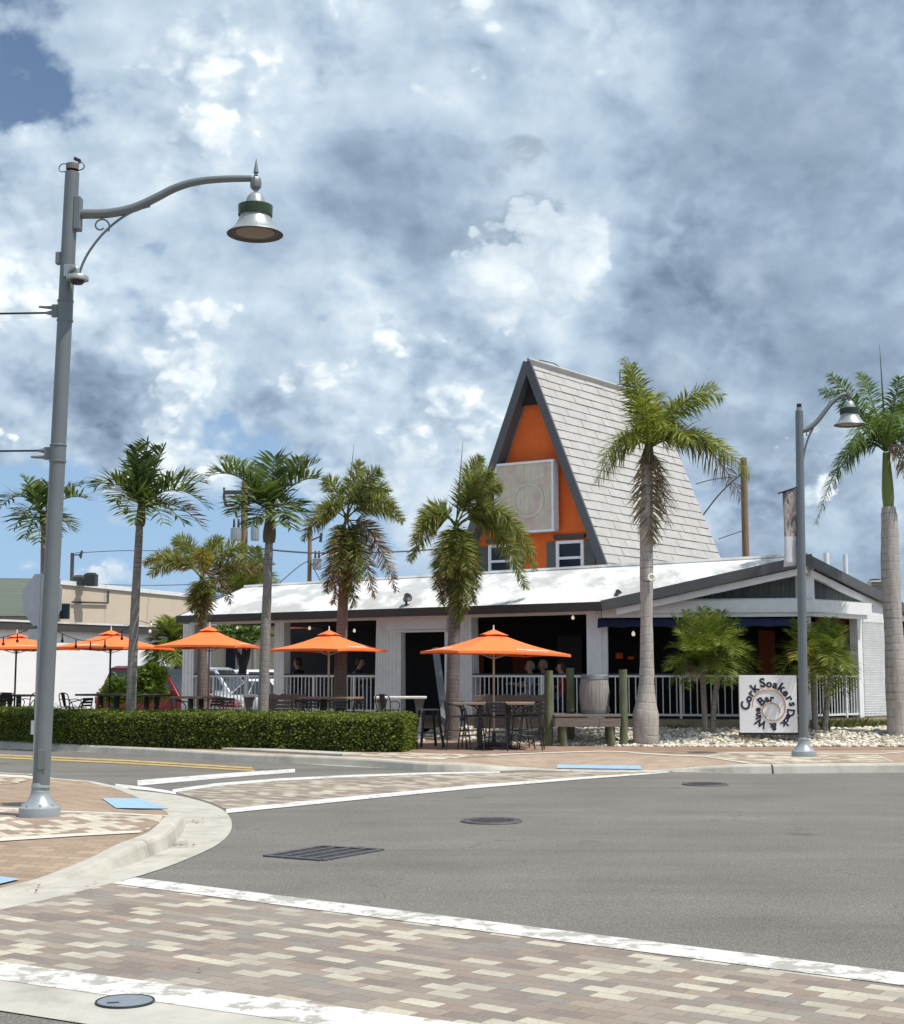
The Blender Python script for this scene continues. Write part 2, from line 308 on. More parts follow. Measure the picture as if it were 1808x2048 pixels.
MT['dkboard'] = plain('dark weathered boards', (.075, .085, .085), .8, var=.45, scale=3, stretch=(6, 6, .3), bmp=.3)
MT['beige'] = plain('beige stucco', (.60, .50, .385), .9, var=.05, scale=1, bmp=.1)
MT['whitewall'] = plain('white block wall', (.80, .81, .83), .85, var=.03, scale=1.5, stretch=(.5, .5, 3), bmp=.25, bscale=3)
MT['greenroof'] = plain('green tile roof', (.105, .135, .105), .7, var=.2, scale=3, stretch=(.3, .3, 8), bmp=.5, bscale=6)
MT['redwall'] = plain('red wall', (.40, .085, .06), .85, var=.1)
MT['pinkwall'] = plain('pink wall', (.60, .30, .24), .85, var=.1)
MT['creamwall'] = plain('cream wall', (.62, .56, .46), .85, var=.06)
MT['glass_dark'] = plain('dark window glass', (.010, .015, .030), .08, var=.2, scale=1.2, spec=.3)
MT['glass_car'] = plain('car glass', (.02, .028, .034), .05, var=.1, spec=.8)
MT['tyre'] = plain('tyre rubber', (.02, .02, .02), .85)
MT['car_red'] = plain('red car paint', (.17, .012, .014), .22, .2, var=.04)
MT['car_silver'] = plain('silver car paint', (.50, .54, .58), .25, .4, var=.04)
MT['car_white'] = plain('white car paint', (.78, .79, .80), .25, var=.03)
MT['skin'] = plain('skin', (.48, .27, .19), .6, var=.06)
MT['hair'] = plain('brown hair', (.07, .045, .03), .6, var=.3, scale=30)
MT['hair_grey'] = plain('grey hair', (.38, .34, .30), .6, var=.2, scale=30)
MT['shirt_grey'] = plain('grey shirt', (.10, .11, .13), .85)
MT['shirt_pink'] = plain('lilac dress', (.42, .38, .52), .85)
MT['shirt_red'] = plain('red shirt', (.42, .03, .03), .85)
MT['jeans'] = plain('blue jeans', (.07, .10, .18), .9)
MT['rock'] = None
MT['brown_dead'] = leafmat('dead frond', [(.2, (.15, .115, .075)), (.5, (.29, .225, .15)), (.8, (.40, .33, .23))], .15, .7)
MT['leaf_adon'] = leafmat('dark palm leaf', [(.15, (.035, .06, .018)), (.5, (.095, .14, .04)), (.85, (.21, .26, .09))], .36, .62)
MT['leaf_fox'] = leafmat('foxtail leaf', [(.15, (.085, .115, .028)), (.5, (.225, .25, .07)), (.85, (.42, .42, .17))], .40)
MT['leaf_foxd'] = leafmat('old foxtail leaf', [(.1, (.075, .085, .032)), (.45, (.19, .19, .075)), (.75, (.30, .26, .14)), (.95, (.42, .35, .23))], .33)
MT['leaf_foxy'] = leafmat('yellow foxtail leaf', [(.15, (.11, .115, .02)), (.5, (.24, .22, .04)), (.85, (.36, .33, .09))], .3)
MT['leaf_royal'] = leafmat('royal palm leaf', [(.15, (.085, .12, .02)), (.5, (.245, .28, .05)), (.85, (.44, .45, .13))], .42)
MT['leaf_royald'] = leafmat('dark green royal leaf', [(.15, (.045, .09, .025)), (.5, (.12, .19, .05)), (.85, (.24, .31, .10))], .36)  # darker and greener than the other royal palm leaf
MT['leaf_small'] = leafmat('bright palm leaf', [(.1, (.04, .075, .014)), (.5, (.145, .195, .03)), (.9, (.33, .365, .085))], .34)
MT['leaf_hedge'] = leafmat('hedge leaf', [(.08, (.035, .055, .010)), (.4, (.095, .132, .022)), (.7, (.185, .225, .04)), (.90, (.29, .29, .065)), (.985, (.38, .22, .06))], .3, .7)
MT['leaf_bush'] = leafmat('bush leaf', [(.1, (.08, .14, .02)), (.5, (.21, .31, .04)), (.9, (.36, .45, .08))], .36)
MT['grass'] = leafmat('grass blade', [(.1, (.07, .085, .03)), (.5, (.13, .15, .05)), (.9, (.24, .22, .1))], .25)
def trunkmat(name, c, pitch, dark=.55):
    m, t, b, out = newmat(name)
    co = t.new('ShaderNodeTexCoord').outputs['Object']
    mp = t.new('ShaderNodeMapping'); t.put(mp.inputs[0], co); mp.inputs['Scale'].default_value = (.35, .35, 1)
    s = t.new('ShaderNodeSeparateXYZ'); t.put(s.inputs[0], t.vmath('ADD', co, t.vmath('SCALE', t.noise(mp.outputs[0], 3.0, 4, .6, out='Color'), scale=pitch * 1.1)))
    fr = t.math('FRACT', t.math('DIVIDE', s.outputs[2], pitch))
    ring = t.math('MULTIPLY', t.rng(fr, .80, .93, 0, 1), t.rng(t.noise(co, 2.3, 3), .38, .55))
    mp2 = t.new('ShaderNodeMapping'); t.put(mp2.inputs[0], co); mp2.inputs['Scale'].default_value = (6, 6, .9)
    cc = t.ramp(t.noise(mp2.outputs[0], 4, 6, .65), [(.3, tuple(x * .72 for x in c)), (.7, tuple(x * 1.2 for x in c))])
    cc = t.mix(t.math('MULTIPLY', ring, .75), cc, tuple(x * (1 - dark) for x in c))
    cc = t.mix(t.math('MULTIPLY', t.rng(t.noise(co, 1.6, 5, .65), .52, .68), .3), cc, (.33, .30, .27))
    t.put(b.inputs['Base Color'], cc); b.inputs['Roughness'].default_value = .85
    bump(t, b, t.math('SUBTRACT', t.noise(mp2.outputs[0], 5, 4, .6), ring), .5, .02)
    return m
MT['trunk_royal'] = trunkmat('royal palm bark', (.40, .365, .335), .17)
MT['trunk_grey'] = trunkmat('grey palm bark', (.24, .215, .195), .11)
MT['trunk_brown'] = trunkmat('brown palm bark', (.155, .13, .112), .09)
MT['shaft_green'] = plain('green crownshaft', (.15, .20, .045), .45, var=.2, scale=2)
MT['shaft_brown'] = plain('brown crownshaft', (.10, .085, .045), .7, var=.35, scale=5, stretch=(5, 5, .7))
MT['gold'] = plain('gold sign ring', (.50, .31, .14), .5, .2, var=.1)
MT['signboard'] = plain('white sign board', (.80, .80, .81), .5, var=.03, scale=2, dirt=.1, dirt_shade_c=(.6, .58, .55))
MT['ink'] = plain('black sign lettering', (.015, .015, .03), .5)
def emat(name, c, e):
    m, t, b, out = newmat(name); t.put(b.inputs['Base Color'], c); t.put(b.inputs['Emission Color'], c); b.inputs['Emission Strength'].default_value = e
    return m
MT['bulb'] = emat('lit bulb', (1, .86, .62), .6)
MT['bulbw'] = plain('white bulb glass', (.8, .8, .76), .3)
def glassgreen():
    m, t, b, out = newmat('green lamp glass')
    t.put(b.inputs['Base Color'], (.075, .115, .065)); b.inputs['Roughness'].default_value = .12; b.inputs['Transmission Weight'].default_value = .5; b.inputs['IOR'].default_value = 1.3
    return m
MT['green_glass'] = glassgreen()
def rockmat():
    m, t, b, out = newmat('white gravel')
    g = t.new('ShaderNodeNewGeometry').outputs['Random Per Island']
    c = t.ramp(g, [(.0, (.30, .26, .20)), (.3, (.52, .465, .375)), (.65, (.68, .625, .525)), (1, (.80, .76, .67))])
    co = t.new('ShaderNodeTexCoord').outputs['Object']
    t.put(b.inputs['Base Color'], t.mix(1, c, t.ramp(t.noise(co, 25, 4), [(.3, .82), (.7, 1.05)]), 'MULTIPLY')); b.inputs['Roughness'].default_value = .85
    return m
MT['rock'] = rockmat()
MT['shingle'] = plain('light grey shingle', (.43, .415, .395), .9, var=.10, scale=2.5, bmp=.2, bscale=30, dirt=.3, dirt_shade_c=(.33, .31, .28), dscale=1.2)
MT['shirt_blue'] = plain('blue shirt', (.10, .14, .28), .85)
MT['shirt_dark'] = plain('dark shirt', (.03, .03, .035), .85)
MT['umb_pole'] = plain('pale wood umbrella pole', (.55, .47, .33), .5, var=.08)
MT['barrel'] = plain('grey barrel wood', (.30, .285, .27), .8, var=.25, scale=5, stretch=(5, 5, .6), bmp=.3, dirt=.4, dirt_shade_c=(.15, .13, .11), dscale=2)
MT['galv_dark'] = plain('old hoop iron', (.20, .22, .24), .5, .4, var=.15)
MT['wood_dark'] = plain('dark table top', (.05, .045, .045), .6, var=.2)
MT['wire'] = plain('wire', (.06, .07, .08), .6)
# ------------------------------------------------------------------ geometry helpers
def perp(d):
    d = d.normalized(); a = V((0, 0, 1)) if abs(d.z) < .95 else V((1, 0, 0))
    s = d.cross(a).normalized(); return s, s.cross(d).normalized()
class MB:
    def __init__(s): s.v = []; s.f = []; s.m = []
    def add(s, vs, fs, mi=0):
        o = len(s.v); s.v += [tuple(x) for x in vs]; s.f += [tuple(i + o for i in f) for f in fs]; s.m += [mi] * len(fs); return s
    def box(s, c, size, rz=0., rot=None, mi=0):
        m = rot if rot is not None else M.Rotation(rz, 3, 'Z')
        hx, hy, hz = size[0] / 2, size[1] / 2, size[2] / 2; c = V(c)
        vs = [c + m @ V((x * hx, y * hy, z * hz)) for x in (-1, 1) for y in (-1, 1) for z in (-1, 1)]
        return s.add(vs, [(0, 1, 3, 2), (4, 6, 7, 5), (0, 4, 5, 1), (2, 3, 7, 6), (0, 2, 6, 4), (1, 5, 7, 3)], mi)
    def bar(s, p, q, wd, ht, up=None, mi=0):
        p, q = V(p), V(q); d = (q - p).normalized()
        u = V(up) if up is not None else (V((0, 0, 1)) if abs(d.z) < .95 else V((0, 1, 0)))
        sd = d.cross(u).normalized(); u = sd.cross(d).normalized(); sd = sd * wd / 2; u = u * ht / 2
        vs = [a + x * sd + y * u for a in (p, q) for (x, y) in ((-1, -1), (1, -1), (1, 1), (-1, 1))]
        return s.add(vs, [(3, 2, 1, 0), (4, 5, 6, 7), (0, 1, 5, 4), (1, 2, 6, 5), (2, 3, 7, 6), (3, 0, 4, 7)], mi)
    def tube(s, pts, r, n=8, mi=0, caps=True):
        pts = [V(p) for p in pts]; k = len(pts); rs = r if isinstance(r, (list, tuple)) else [r] * k
        sd = None; rings = []
        for i, p in enumerate(pts):
            d = (pts[min(i + 1, k - 1)] - pts[max(i - 1, 0)]).normalized()
            if sd is None: sd, up = perp(d)
            sd = (sd - d * sd.dot(d))
            sd = sd.normalized() if sd.length > 1e-6 else perp(d)[0]
            up = sd.cross(d)
            rings.append([p + (sd * math.cos(a) + up * math.sin(a)) * rs[i] for a in (2 * math.pi * j / n for j in range(n))])
        fs = [(i * n + j, i * n + (j + 1) % n, (i + 1) * n + (j + 1) % n, (i + 1) * n + j) for i in range(k - 1) for j in range(n)]
        if caps: fs += [tuple(range(n))[::-1], tuple((k - 1) * n + j for j in range(n))]
        return s.add([x for rg in rings for x in rg], fs, mi)
    def lathe(s, prof, n=24, c=(0, 0, 0), mat=None, mi=0, caps=False):
        c = V(c); vs = []
        for (r, z) in prof:
            for j in range(n):
                a = 2 * math.pi * j / n; p = V((r * math.cos(a), r * math.sin(a), z))
                vs.append(c + (mat @ p if mat is not None else p))
        fs = [(i * n + j, i * n + (j + 1) % n, (i + 1) * n + (j + 1) % n, (i + 1) * n + j) for i in range(len(prof) - 1) for j in range(n)]
        if caps: fs += [tuple(range(n))[::-1], tuple((len(prof) - 1) * n + j for j in range(n))]
        return s.add(vs, fs, mi)
    def prism(s, poly, vec, mi=0):
        poly = [V(p) for p in poly]; vec = V(vec); n = len(poly)
        return s.add(poly + [p + vec for p in poly], [tuple(range(n))[::-1], tuple(range(n, 2 * n))] + [(i, (i + 1) % n, n + (i + 1) % n, n + i) for i in range(n)], mi)
    def sheet(s, poly, mi=0): return s.add(poly, [tuple(range(len(poly)))], mi)
    def build(s, name, mat, parent=None, smooth=False, bevel=0., world=True, sharp=38, recalc=True):
        off = V((0, 0, 0))
        if parent is not None and world:
            q = parent
            while q is not None: off += q.location; q = q.parent
        me = bpy.data.meshes.new(name)
        me.from_pydata([(x[0] - off.x, x[1] - off.y, x[2] - off.z) for x in s.v], [], s.f)
        mats = mat if isinstance(mat, (list, tuple)) else [mat]
        for m_ in mats: me.materials.append(MT[m_] if isinstance(m_, str) else m_)
        if len(mats) > 1: me.polygons.foreach_set('material_index', s.m)
        if recalc and len(s.f) < 4000:
            bm = bmesh.new(); bm.from_mesh(me); bmesh.ops.recalc_face_normals(bm, faces=bm.faces); bm.to_mesh(me); bm.free()
        if smooth: me.shade_smooth(); me.set_sharp_from_angle(angle=R(sharp))
        me.update()
        o = bpy.data.objects.new(name, me); col.objects.link(o)
        if parent is not None: o.parent = parent
        if bevel:
            b = o.modifiers.new('bevel', 'BEVEL'); b.width = bevel; b.segments = 2; b.limit_method = 'ANGLE'; b.angle_limit = R(40)
        return o
def tag(o, label=None, cat=None, group=None, kind=None):
    if label: o['label'] = label
    if cat: o['category'] = cat
    if group: o['group'] = group
    if kind: o['kind'] = kind
    return o
def thing(name, label, cat, loc=(0, 0, 0), rz=0., group=None):
    o = bpy.data.objects.new(name, None); col.objects.link(o); o.empty_display_size = .2
    o.location = loc; o.rotation_euler = (0, 0, rz)
    return tag(o, label, cat, group)
def struct(name, mb, mat, **k): return tag(mb.build(name, mat, **k), kind='structure')
def dup(root, loc, rz, label, group=None):
    r = root.copy(); col.objects.link(r); r.location = loc; r.rotation_euler = (0, 0, rz); r['label'] = label
    if group: r['group'] = group
    for ch in list(root.children):
        c = ch.copy(); col.objects.link(c); c.parent = r
        for g in list(ch.children):
            d = g.copy(); col.objects.link(d); d.parent = c
    return r
def lerp(a, b, t): return a + (b - a) * t
def polyline(pts, step):
    out = []
    for a, b in zip(pts[:-1], pts[1:]):
        n = max(1, int((b - a).length / step))
        out += [a.lerp(b, i / n) for i in range(n)]
    return out + [pts[-1]]
def smooth_line(pts, it=2):
    for _ in range(it):
        q = [pts[0]]
        for a, b in zip(pts[:-1], pts[1:]): q += [a.lerp(b, .25), a.lerp(b, .75)]
        pts = q + [pts[-1]]
    return pts
# ------------------------------------------------------------------ kerb heights: the pavements dip to the road at the ramps
KH = .14
RAMPS = [(G(236, 1574), G(352, 1632)), (G(-80, 1775), G(66, 1775)), (G(1090, 1541), G(1300, 1545))]
def zwalk(x, y):
    z = KH
    for a, b in RAMPS:
        p = V((x, y, 0)); ab = b - a; t = max(0, min(1, (p - a).dot(ab) / ab.length_squared)); d = (p - a - ab * t).length
        k = max(0, min(1, (d - .12) / 1.5)); z = min(z, .012 + (KH - .012) * k * k * (3 - 2 * k))
    return z
def W(u, v, dz=0.):
    z = 0.
    for _ in range(14):
        p = G(u, v, z); z += .5 * (zwalk(p.x, p.y) - z)
    z = zwalk(p.x, p.y)
    return V((p.x, p.y, z + dz))
def walk_sheet(poly, dz, grid=.3):
    """polygon laid on the pavement, following its dips"""
    pts = polyline(poly + [poly[0]], .4)[:-1]
    n = len(pts); xs = [p.x for p in pts]; ys = [p.y for p in pts]
    def inside(x, y):
        c = False; j = n - 1
        for i in range(n):
            if (ys[i] > y) != (ys[j] > y) and x < (xs[j] - xs[i]) * (y - ys[i]) / (ys[j] - ys[i]) + xs[i]: c = not c
            j = i
        return c
    vs = [V((p.x, p.y)) for p in pts]
    x = min(xs) + grid / 2
    while x < max(xs):
        y = min(ys) + grid / 2
        while y < max(ys):
            if any((a - V((x, y, 0))).length < 3.2 or (b - V((x, y, 0))).length < 3.2 for a, b in RAMPS) and inside(x, y): vs.append(V((x, y)))
            y += grid
        x += grid
    r = delaunay_2d_cdt(vs, [(i, (i + 1) % n) for i in range(n)], [], 1, 1e-5)
    mb = MB(); mb.add([(p.x, p.y, zwalk(p.x, p.y) + dz) for p in r[0]], r[2]); return mb
def kerb(path, outward, width=.17, face=.03, zbase=0., top=None):
    """path: back edge of kerb top in plan; outward(+1 left of travel, -1 right)"""
    full = polyline(path, .35); mb = MB(); runs = []; cur = [full[0]]; acc = 0.
    for a, b in zip(full[:-1], full[1:]):
        acc += (b - a).length; cur.append(b)
        if acc > 3.05: runs.append(cur); cur = [b]; acc = 0.
    if len(cur) > 1: runs.append(cur)
    for k_, pts in enumerate(runs):
        # a narrow open joint between two poured lengths
        pts = [p.copy() for p in pts]; e0 = (pts[1] - pts[0]).normalized(); e1 = (pts[-1] - pts[-2]).normalized()
        if k_: pts[0] += e0 * .004
        if k_ < len(runs) - 1: pts[-1] -= e1 * .004
        n = len(pts); vs = []
        for i, p in enumerate(pts):
            d = (pts[min(i + 1, n - 1)] - pts[max(i - 1, 0)]); d.z = 0; d.normalize()
            o = V((-d.y, d.x, 0)) * outward; h = zwalk(p.x, p.y) + .004
            for (w_, z) in ((0, -.05), (0, h), (width * .72, h), (width * .9, h - .012 if h > .04 else h), (width, max(h - .035, .006)), (width + face, .002), (width + face, -.05)):
                q = p + o * w_; vs.append((q.x, q.y, z))
        k = 7; fs = [(i * k + j, i * k + j + 1, (i + 1) * k + j + 1, (i + 1) * k + j) for i in range(n - 1) for j in range(k - 1)]
        fs += [tuple(range(k)), tuple((n - 1) * k + j for j in range(k))[::-1]]
        mb.add(vs, fs)
    return mb
def Gs(lst, z): return [G(u, v, z) for u, v in lst]
# ------------------------------------------------------------------ ground, road, markings
struct('ground', MB().sheet([(-900, -60, -.06), (900, -60, -.06), (900, 1500, -.06), (-900, 1500, -.06)]), 'ground')
struct('road', MB().sheet([(-60, -8, 0), (60, -8, 0), (60, 62, 0), (-60, 62, 0)]), 'asphalt')
# near crosswalk: worn white band, brick pavers, white band, laid along one direction
N0, N1 = G(270, 1757), G(1808, 1948)
cd = (N1 - N0); cd.z = 0; cd.normalize(); cn = V((cd.y, -cd.x, 0))          # cn points towards the camera
def onfar(t): return N0 + cd * t
def lineX(u, v, z): return G(u, v, z)
MT['pave_cross'].node_tree.nodes['Mapping'].inputs['Rotation'].default_value = (0, 0, -math.atan2(cd.y, cd.x))
near_edge = [G(-140, 1905), G(0, 1926), G(690, 2018), G(1000, 2062)]
nd = (G(690, 2018) - G(0, 1926)); nd.z = 0; nd.normalize(); nn = V((nd.y, -nd.x, 0))
A0, A1 = G(0, 1926) - nd * 1.35, G(0, 1926) + nd * 9
gut = [(465, 1660), (443, 1686), (399, 1708), (333, 1735), (262, 1757), (182, 1777), (67, 1806), (-60, 1832), (-300, 1868)]
kpav = Gs(gut[4:], 0)
z4 = V((0, 0, .004)); z8 = V((0, 0, .008)); z12 = V((0, 0, .012))
cross = [onfar(.05) + cn * .05, onfar(12) + cn * .05, A1 + nn * .02 + nd * 3, A0 + nn * .02] + kpav[::-1]
struct('crosswalk_paving', MB().sheet([p + z4 for p in cross]), 'pave_cross')
struct('white_line', MB().sheet([p + z8 for p in (onfar(0), onfar(12), onfar(12) + cn * .31, onfar(.1) + cn * .31)]), 'paint_near')
struct('white_line', MB().sheet([p + z8 for p in (A0, A1, A1 + nn * .34, A0 + nn * .34)]), 'paint_near')
struct('concrete_band', MB().sheet([p + V((0, 0, .006)) for p in (A0 + nn * .2, A1 + nn * .2, A1 + nn * .82, A0 + nn * .82)]), 'conc')
# far crosswalk over the side street
farpoly = [(345, 1582), (480, 1563), (700, 1553), (880, 1549), (1090, 1543), (1335, 1545), (1200, 1552), (950, 1573), (700, 1596), (460, 1622), (420, 1604), (365, 1588)]
struct('crosswalk_paving', MB().sheet(Gs(farpoly, .004)), 'pave_far')
def band(name, mid, wpx, mat, z=.008):
    up = [G(u, v - w0 / 2, z) for (u, v), w0 in zip(mid, wpx)]; lo = [G(u, v + w0 / 2, z) for (u, v), w0 in zip(mid, wpx)]
    mb = MB(); n = len(mid); mb.add(up + lo, [(i, i + 1, n + i + 1, n + i) for i in range(n - 1)]); return struct(name, mb, mat)
band('white_line', [(452, 1622), (700, 1597), (950, 1573), (1150, 1557), (1335, 1544.5)], [8.5, 8, 7, 5, 2.2], 'paint')
band('white_line', [(345, 1582), (430, 1569.5), (560, 1559), (700, 1552), (850, 1547), (1000, 1544)], [6.5, 6, 5, 4.5, 4, 3], 'paint')
band('stop_line', [(275, 1566), (380, 1557), (490, 1548), (590, 1541)], [11, 10, 8.5, 7], 'paint', .006)
band('white_line', [(231, 1571), (300, 1578), (352, 1586)], [7, 6, 5], 'paint', .006)
band('yellow_line', [(-200, 1499), (0, 1510), (250, 1521), (505, 1536)], [3.0, 3.2, 3.2, 3.2], 'yellow', .006)
band('yellow_line', [(-200, 1503.5), (0, 1514.8), (250, 1525.8), (510, 1541)], [2.6, 2.8, 2.8, 2.8], 'yellow', .006)
band('gutter', [(-300, 1477), (0, 1492.5), (300, 1505.5), (500, 1517), (700, 1529), (860, 1537)], [9, 9, 9, 10, 9, 7], 'conc', .005)
# ------------------------------------------------------------------ near pavement corner
lb = [(-420, 1520), (-150, 1534), (0, 1547), (102, 1558), (177, 1564), (222, 1575), (266, 1591), (310, 1613), (346, 1630), (310, 1660), (266, 1678), (200, 1709), (133, 1736), (67, 1760), (0, 1776), (-200, 1806)]
lpath = [W(u, v) for u, v in lb]
lflat = [V((p.x, p.y, 0)) for p in lpath]
ext = V((-.59, -.81, 0)) * 14
lflat.append(lflat[-1] + ext)
lsm = lflat[:5] + smooth_line(lflat[5:], 2)
wedge = lsm + [V((-14, lflat[-1].y, 0)), V((-14, lflat[0].y, 0))]
struct('pavement', walk_sheet(wedge, 0), 'brick')
struct('kerb', kerb(lsm, 1), 'conc')
gin = [V((p.x, p.y, 0)) for p in lsm]
gout = Gs([(-420, 1529), (-150, 1543), (0, 1555), (102, 1566), (177, 1570), (231, 1574), (262, 1580), (310, 1585), (355, 1590), (417, 1606), (448, 1620), (463, 1637)] + gut, .005)
gout.append(gout[-1] + ext); gout = smooth_line(gout, 2)
mbg = MB(); pin = polyline(gin, .2)
# gutter: quads between the kerb path and the outer edge, matched by arc length
def resample(pts, n):
    L = [0]
    for a, b in zip(pts[:-1], pts[1:]): L.append(L[-1] + (b - a).length)
    out = []; j = 0
    for i in range(n):
        s_ = L[-1] * i / (n - 1)
        while j < len(L) - 2 and L[j + 1] < s_: j += 1
        t = (s_ - L[j]) / max(1e-9, L[j + 1] - L[j]); out.append(pts[j].lerp(pts[j + 1], t))
    return out
ci = min(range(len(gin)), key=lambda i: (gin[i] - G(346, 1630)).length); co_ = min(range(len(gout)), key=lambda i: (gout[i] - G(465, 1640)).length)
ra = resample(gin[:ci + 1], 60) + resample(gin[ci:], 60)[1:]; rb = resample(gout[:co_ + 1], 60) + resample(gout[co_:], 60)[1:]
nq = len(ra)
mbg.add([(p.x, p.y, .0055) for p in ra] + [(p.x, p.y, .0055) for p in rb], [(i, i + 1, nq + i + 1, nq + i) for i in range(nq - 1)])
struct('gutter', mbg, 'conc')
def walkpoly(name, px, mat, dz): return struct(name, walk_sheet([(lambda p: V((p.x, p.y, 0)))(W(u, v)) for u, v in px], dz, .3), mat)
walkpoly('paver_band', [(-60, 1616), (20, 1619), (120, 1625), (240, 1629), (334, 1634), (318, 1648), (284, 1666), (150, 1672), (0, 1682), (-60, 1686)], 'band', .004)
walkpoly('paver_border', [(-60, 1614), (20, 1617), (120, 1623), (240, 1627), (338, 1632.5), (334, 1635.5), (240, 1630), (120, 1626), (20, 1620), (-60, 1617)], 'cream', .008)
walkpoly('paver_border', [(-60, 1682), (0, 1677), (150, 1668.5), (284, 1662), (278, 1667), (150, 1674), (0, 1684), (-60, 1689)], 'cream', .008)
walkpoly('paver_border', [(-200, 1534), (0, 1549), (100, 1559), (100, 1562), (0, 1553), (-200, 1538)], 'cream', .006)
walkpoly('paver_band', [(-200, 1540), (0, 1553.5), (60, 1560), (30, 1568), (-60, 1572), (-200, 1580)], 'band', .006)
walkpoly('tactile_paving', [(203, 1597.5), (276, 1598), (338, 1619), (232, 1617.5)], 'tactile', .010)
walkpoly('tactile_paving', [(-40, 1751), (0, 1756), (40, 1761.5), (0, 1771), (-40, 1777)], 'tactile', .014)
# ------------------------------------------------------------------ far pavement corner
fb = [(-420, 1458), (-150, 1473), (0, 1481), (150, 1488), (294, 1495), (400, 1501), (499, 1507), (600, 1510.5), (691, 1513.5), (790, 1519), (877, 1526), (989, 1531.5), (1050, 1534), (1099, 1538), (1180, 1541), (1282, 1541), (1380, 1534), (1474, 1530), (1641, 1527), (1808, 1526), (2100, 1528), (2600, 1534)]
fpath = [W(u, v) for u, v in fb]
fsm = smooth_line([V((p.x, p.y, 0)) for p in fpath], 2)
struct('pavement', walk_sheet(fsm + [V((17, 34, 0)), V((12, 40, 0)), V((-3, 56, 0)), V((-45, 56, 0))], 0), 'brick_far')
struct('kerb', kerb(fsm, -1, .18), 'conc')
walkpoly('paver_band', [(1413, 1513), (1463, 1506.5), (1749, 1510), (1790, 1524), (1640, 1525), (1502, 1528)], 'band', .004)
def cream_line(px, hw, dz=.008):
    up = [(u, v - hw) for u, v in px]; lo = [(u, v + hw) for u, v in px][::-1]
    return walkpoly('paver_border', up + lo, 'cream', dz)
cream_line([(1000, 1510), (1100, 1506), (1200, 1503), (1250, 1504), (1275, 1507), (1340, 1511), (1413, 1513.5)], .9)
cream_line([(1413, 1513), (1463, 1506), (1600, 1507), (1749, 1509), (1785, 1524)], .8)
cream_line([(1413, 1514), (1502, 1528)], .9)
cream_line([(1749, 1509), (1830, 1503)], .8)
walkpoly('paver_band', [(660, 1507), (820, 1507), (1000, 1509), (1000, 1512), (880, 1519), (800, 1516), (700, 1510)], 'band', .005)
walkpoly('brick_edge', [(820, 1478), (1100, 1490), (1400, 1494), (1808, 1494), (1808, 1499), (1400, 1503), (1250, 1502), (1100, 1505), (900, 1508), (820, 1504)], 'brick_dark', .004)
walkpoly('tactile_paving', [(1117, 1530.5), (1280, 1533), (1284, 1540), (1113, 1537.5)], 'tactile', .014)
# covers and grates in the road
def cover(px, rx, label, mat='iron', z=0.004, ang=0):
    c = G(*px, z); t = thing('manhole_cover', label, 'manhole cover', c)
    mb = MB(); mb.lathe([(rx * .93, .004), (rx * .93, .012), (rx * .86, .012), (rx * .84, .009), (.001, .009)], 28, c); mb.build('lid', mat, t)
    mb = MB(); mb.lathe([(rx * .955, 0), (rx * .955, .014), (rx * 1.06, .014), (rx * 1.08, 0)], 28, c); mb.build('frame', mat, t)
    mb = MB()
    for k in range(-3, 4):
        l = math.sqrt(max(.01, .8 ** 2 - (k * .22) ** 2)) * rx
        mb.bar(c + V((-l, k * .22 * rx, .011)), c + V((l, k * .22 * rx, .011)), .012, .006)
    mb.build('tread', mat, t); return t
s1 = G(983, 1642.5); cover((983, 1642.5), 58 * HCAM / (1642.5 - 1352), 'round iron manhole cover in the middle of the grey road')
cover((1410, 1569), 43 * HCAM / (1569 - 1352), 'thin dark round manhole cover in the road nearer the far kerb')
def small_lid():
    c = G(250, 2004.5, .006); r = .135; t = thing('utility_cover', 'small blue-grey round lid set in the concrete strip beside the worn white line', 'utility lid', c)
    MB().lathe([(r * .96, 0), (r * .96, .008), (.001, .009)], 28, c).build('lid', 'steelcover', t)
    MB().lathe([(r * .98, 0), (r * .98, .010), (r * 1.03, .010), (r * 1.05, 0)], 28, c).build('rim', 'irond', t)
    MB().box(c + V((-.045, -.05, .009)), (.055, .02, .004), .3).build('lift_slot', 'irond', t)
small_lid()
def grate():
    q = [G(530, 1713), G(641, 1694), G(764, 1700.5), G(643, 1722)]; c = sum(q, V()) / 4
    t = thing('drain_grate', 'dark slotted iron drain grate in the road by the kerb corner', 'drain grate', c)
    MB().sheet([p + V((0, 0, .003)) for p in q]).build('pit_shade', 'irond', t)  # flat dark sheet stands for the shade below the bars
    mb = MB()
    for k in range(5):
        a = q[0].lerp(q[3], k / 4); b = q[1].lerp(q[2], k / 4); mb.bar(a + z4 * 2, b + z4 * 2, .035 if k not in (0, 4) else .05, .010)
    mb.build('bars', 'iron', t)
    mb = MB(); mb.bar(q[0] + z4 * 2, q[3] + z4 * 2, .05, .012); mb.bar(q[1] + z4 * 2, q[2] + z4 * 2, .05, .012); mb.build('frame', 'iron', t)
grate()
def inlet():
    c = W(575, 1512); t = thing('storm_inlet', 'long dark storm drain opening in the kerb below the hedge', 'storm drain', c)
    i0, i1 = G(470, 1516), G(676, 1527.5); d = (i1 - i0).normalized(); o = V((d.y, -d.x, 0))
    mb = MB(); mb.box((i0 + i1) / 2 + V((0, .08, .085)) - o * .10, ((i1 - i0).length, .36, .10), math.atan2(d.y, d.x)); mb.build('opening', 'irond', t)  # solid dark box stands for the shade inside the slot
    mb = MB(); mb.box((i0 + i1) / 2 + V((0, .1, .160)) - o * .10, ((i1 - i0).length + .5, .5, .045), math.atan2(d.y, d.x)); mb.build('slab', 'conc', t, bevel=.012)
inlet()
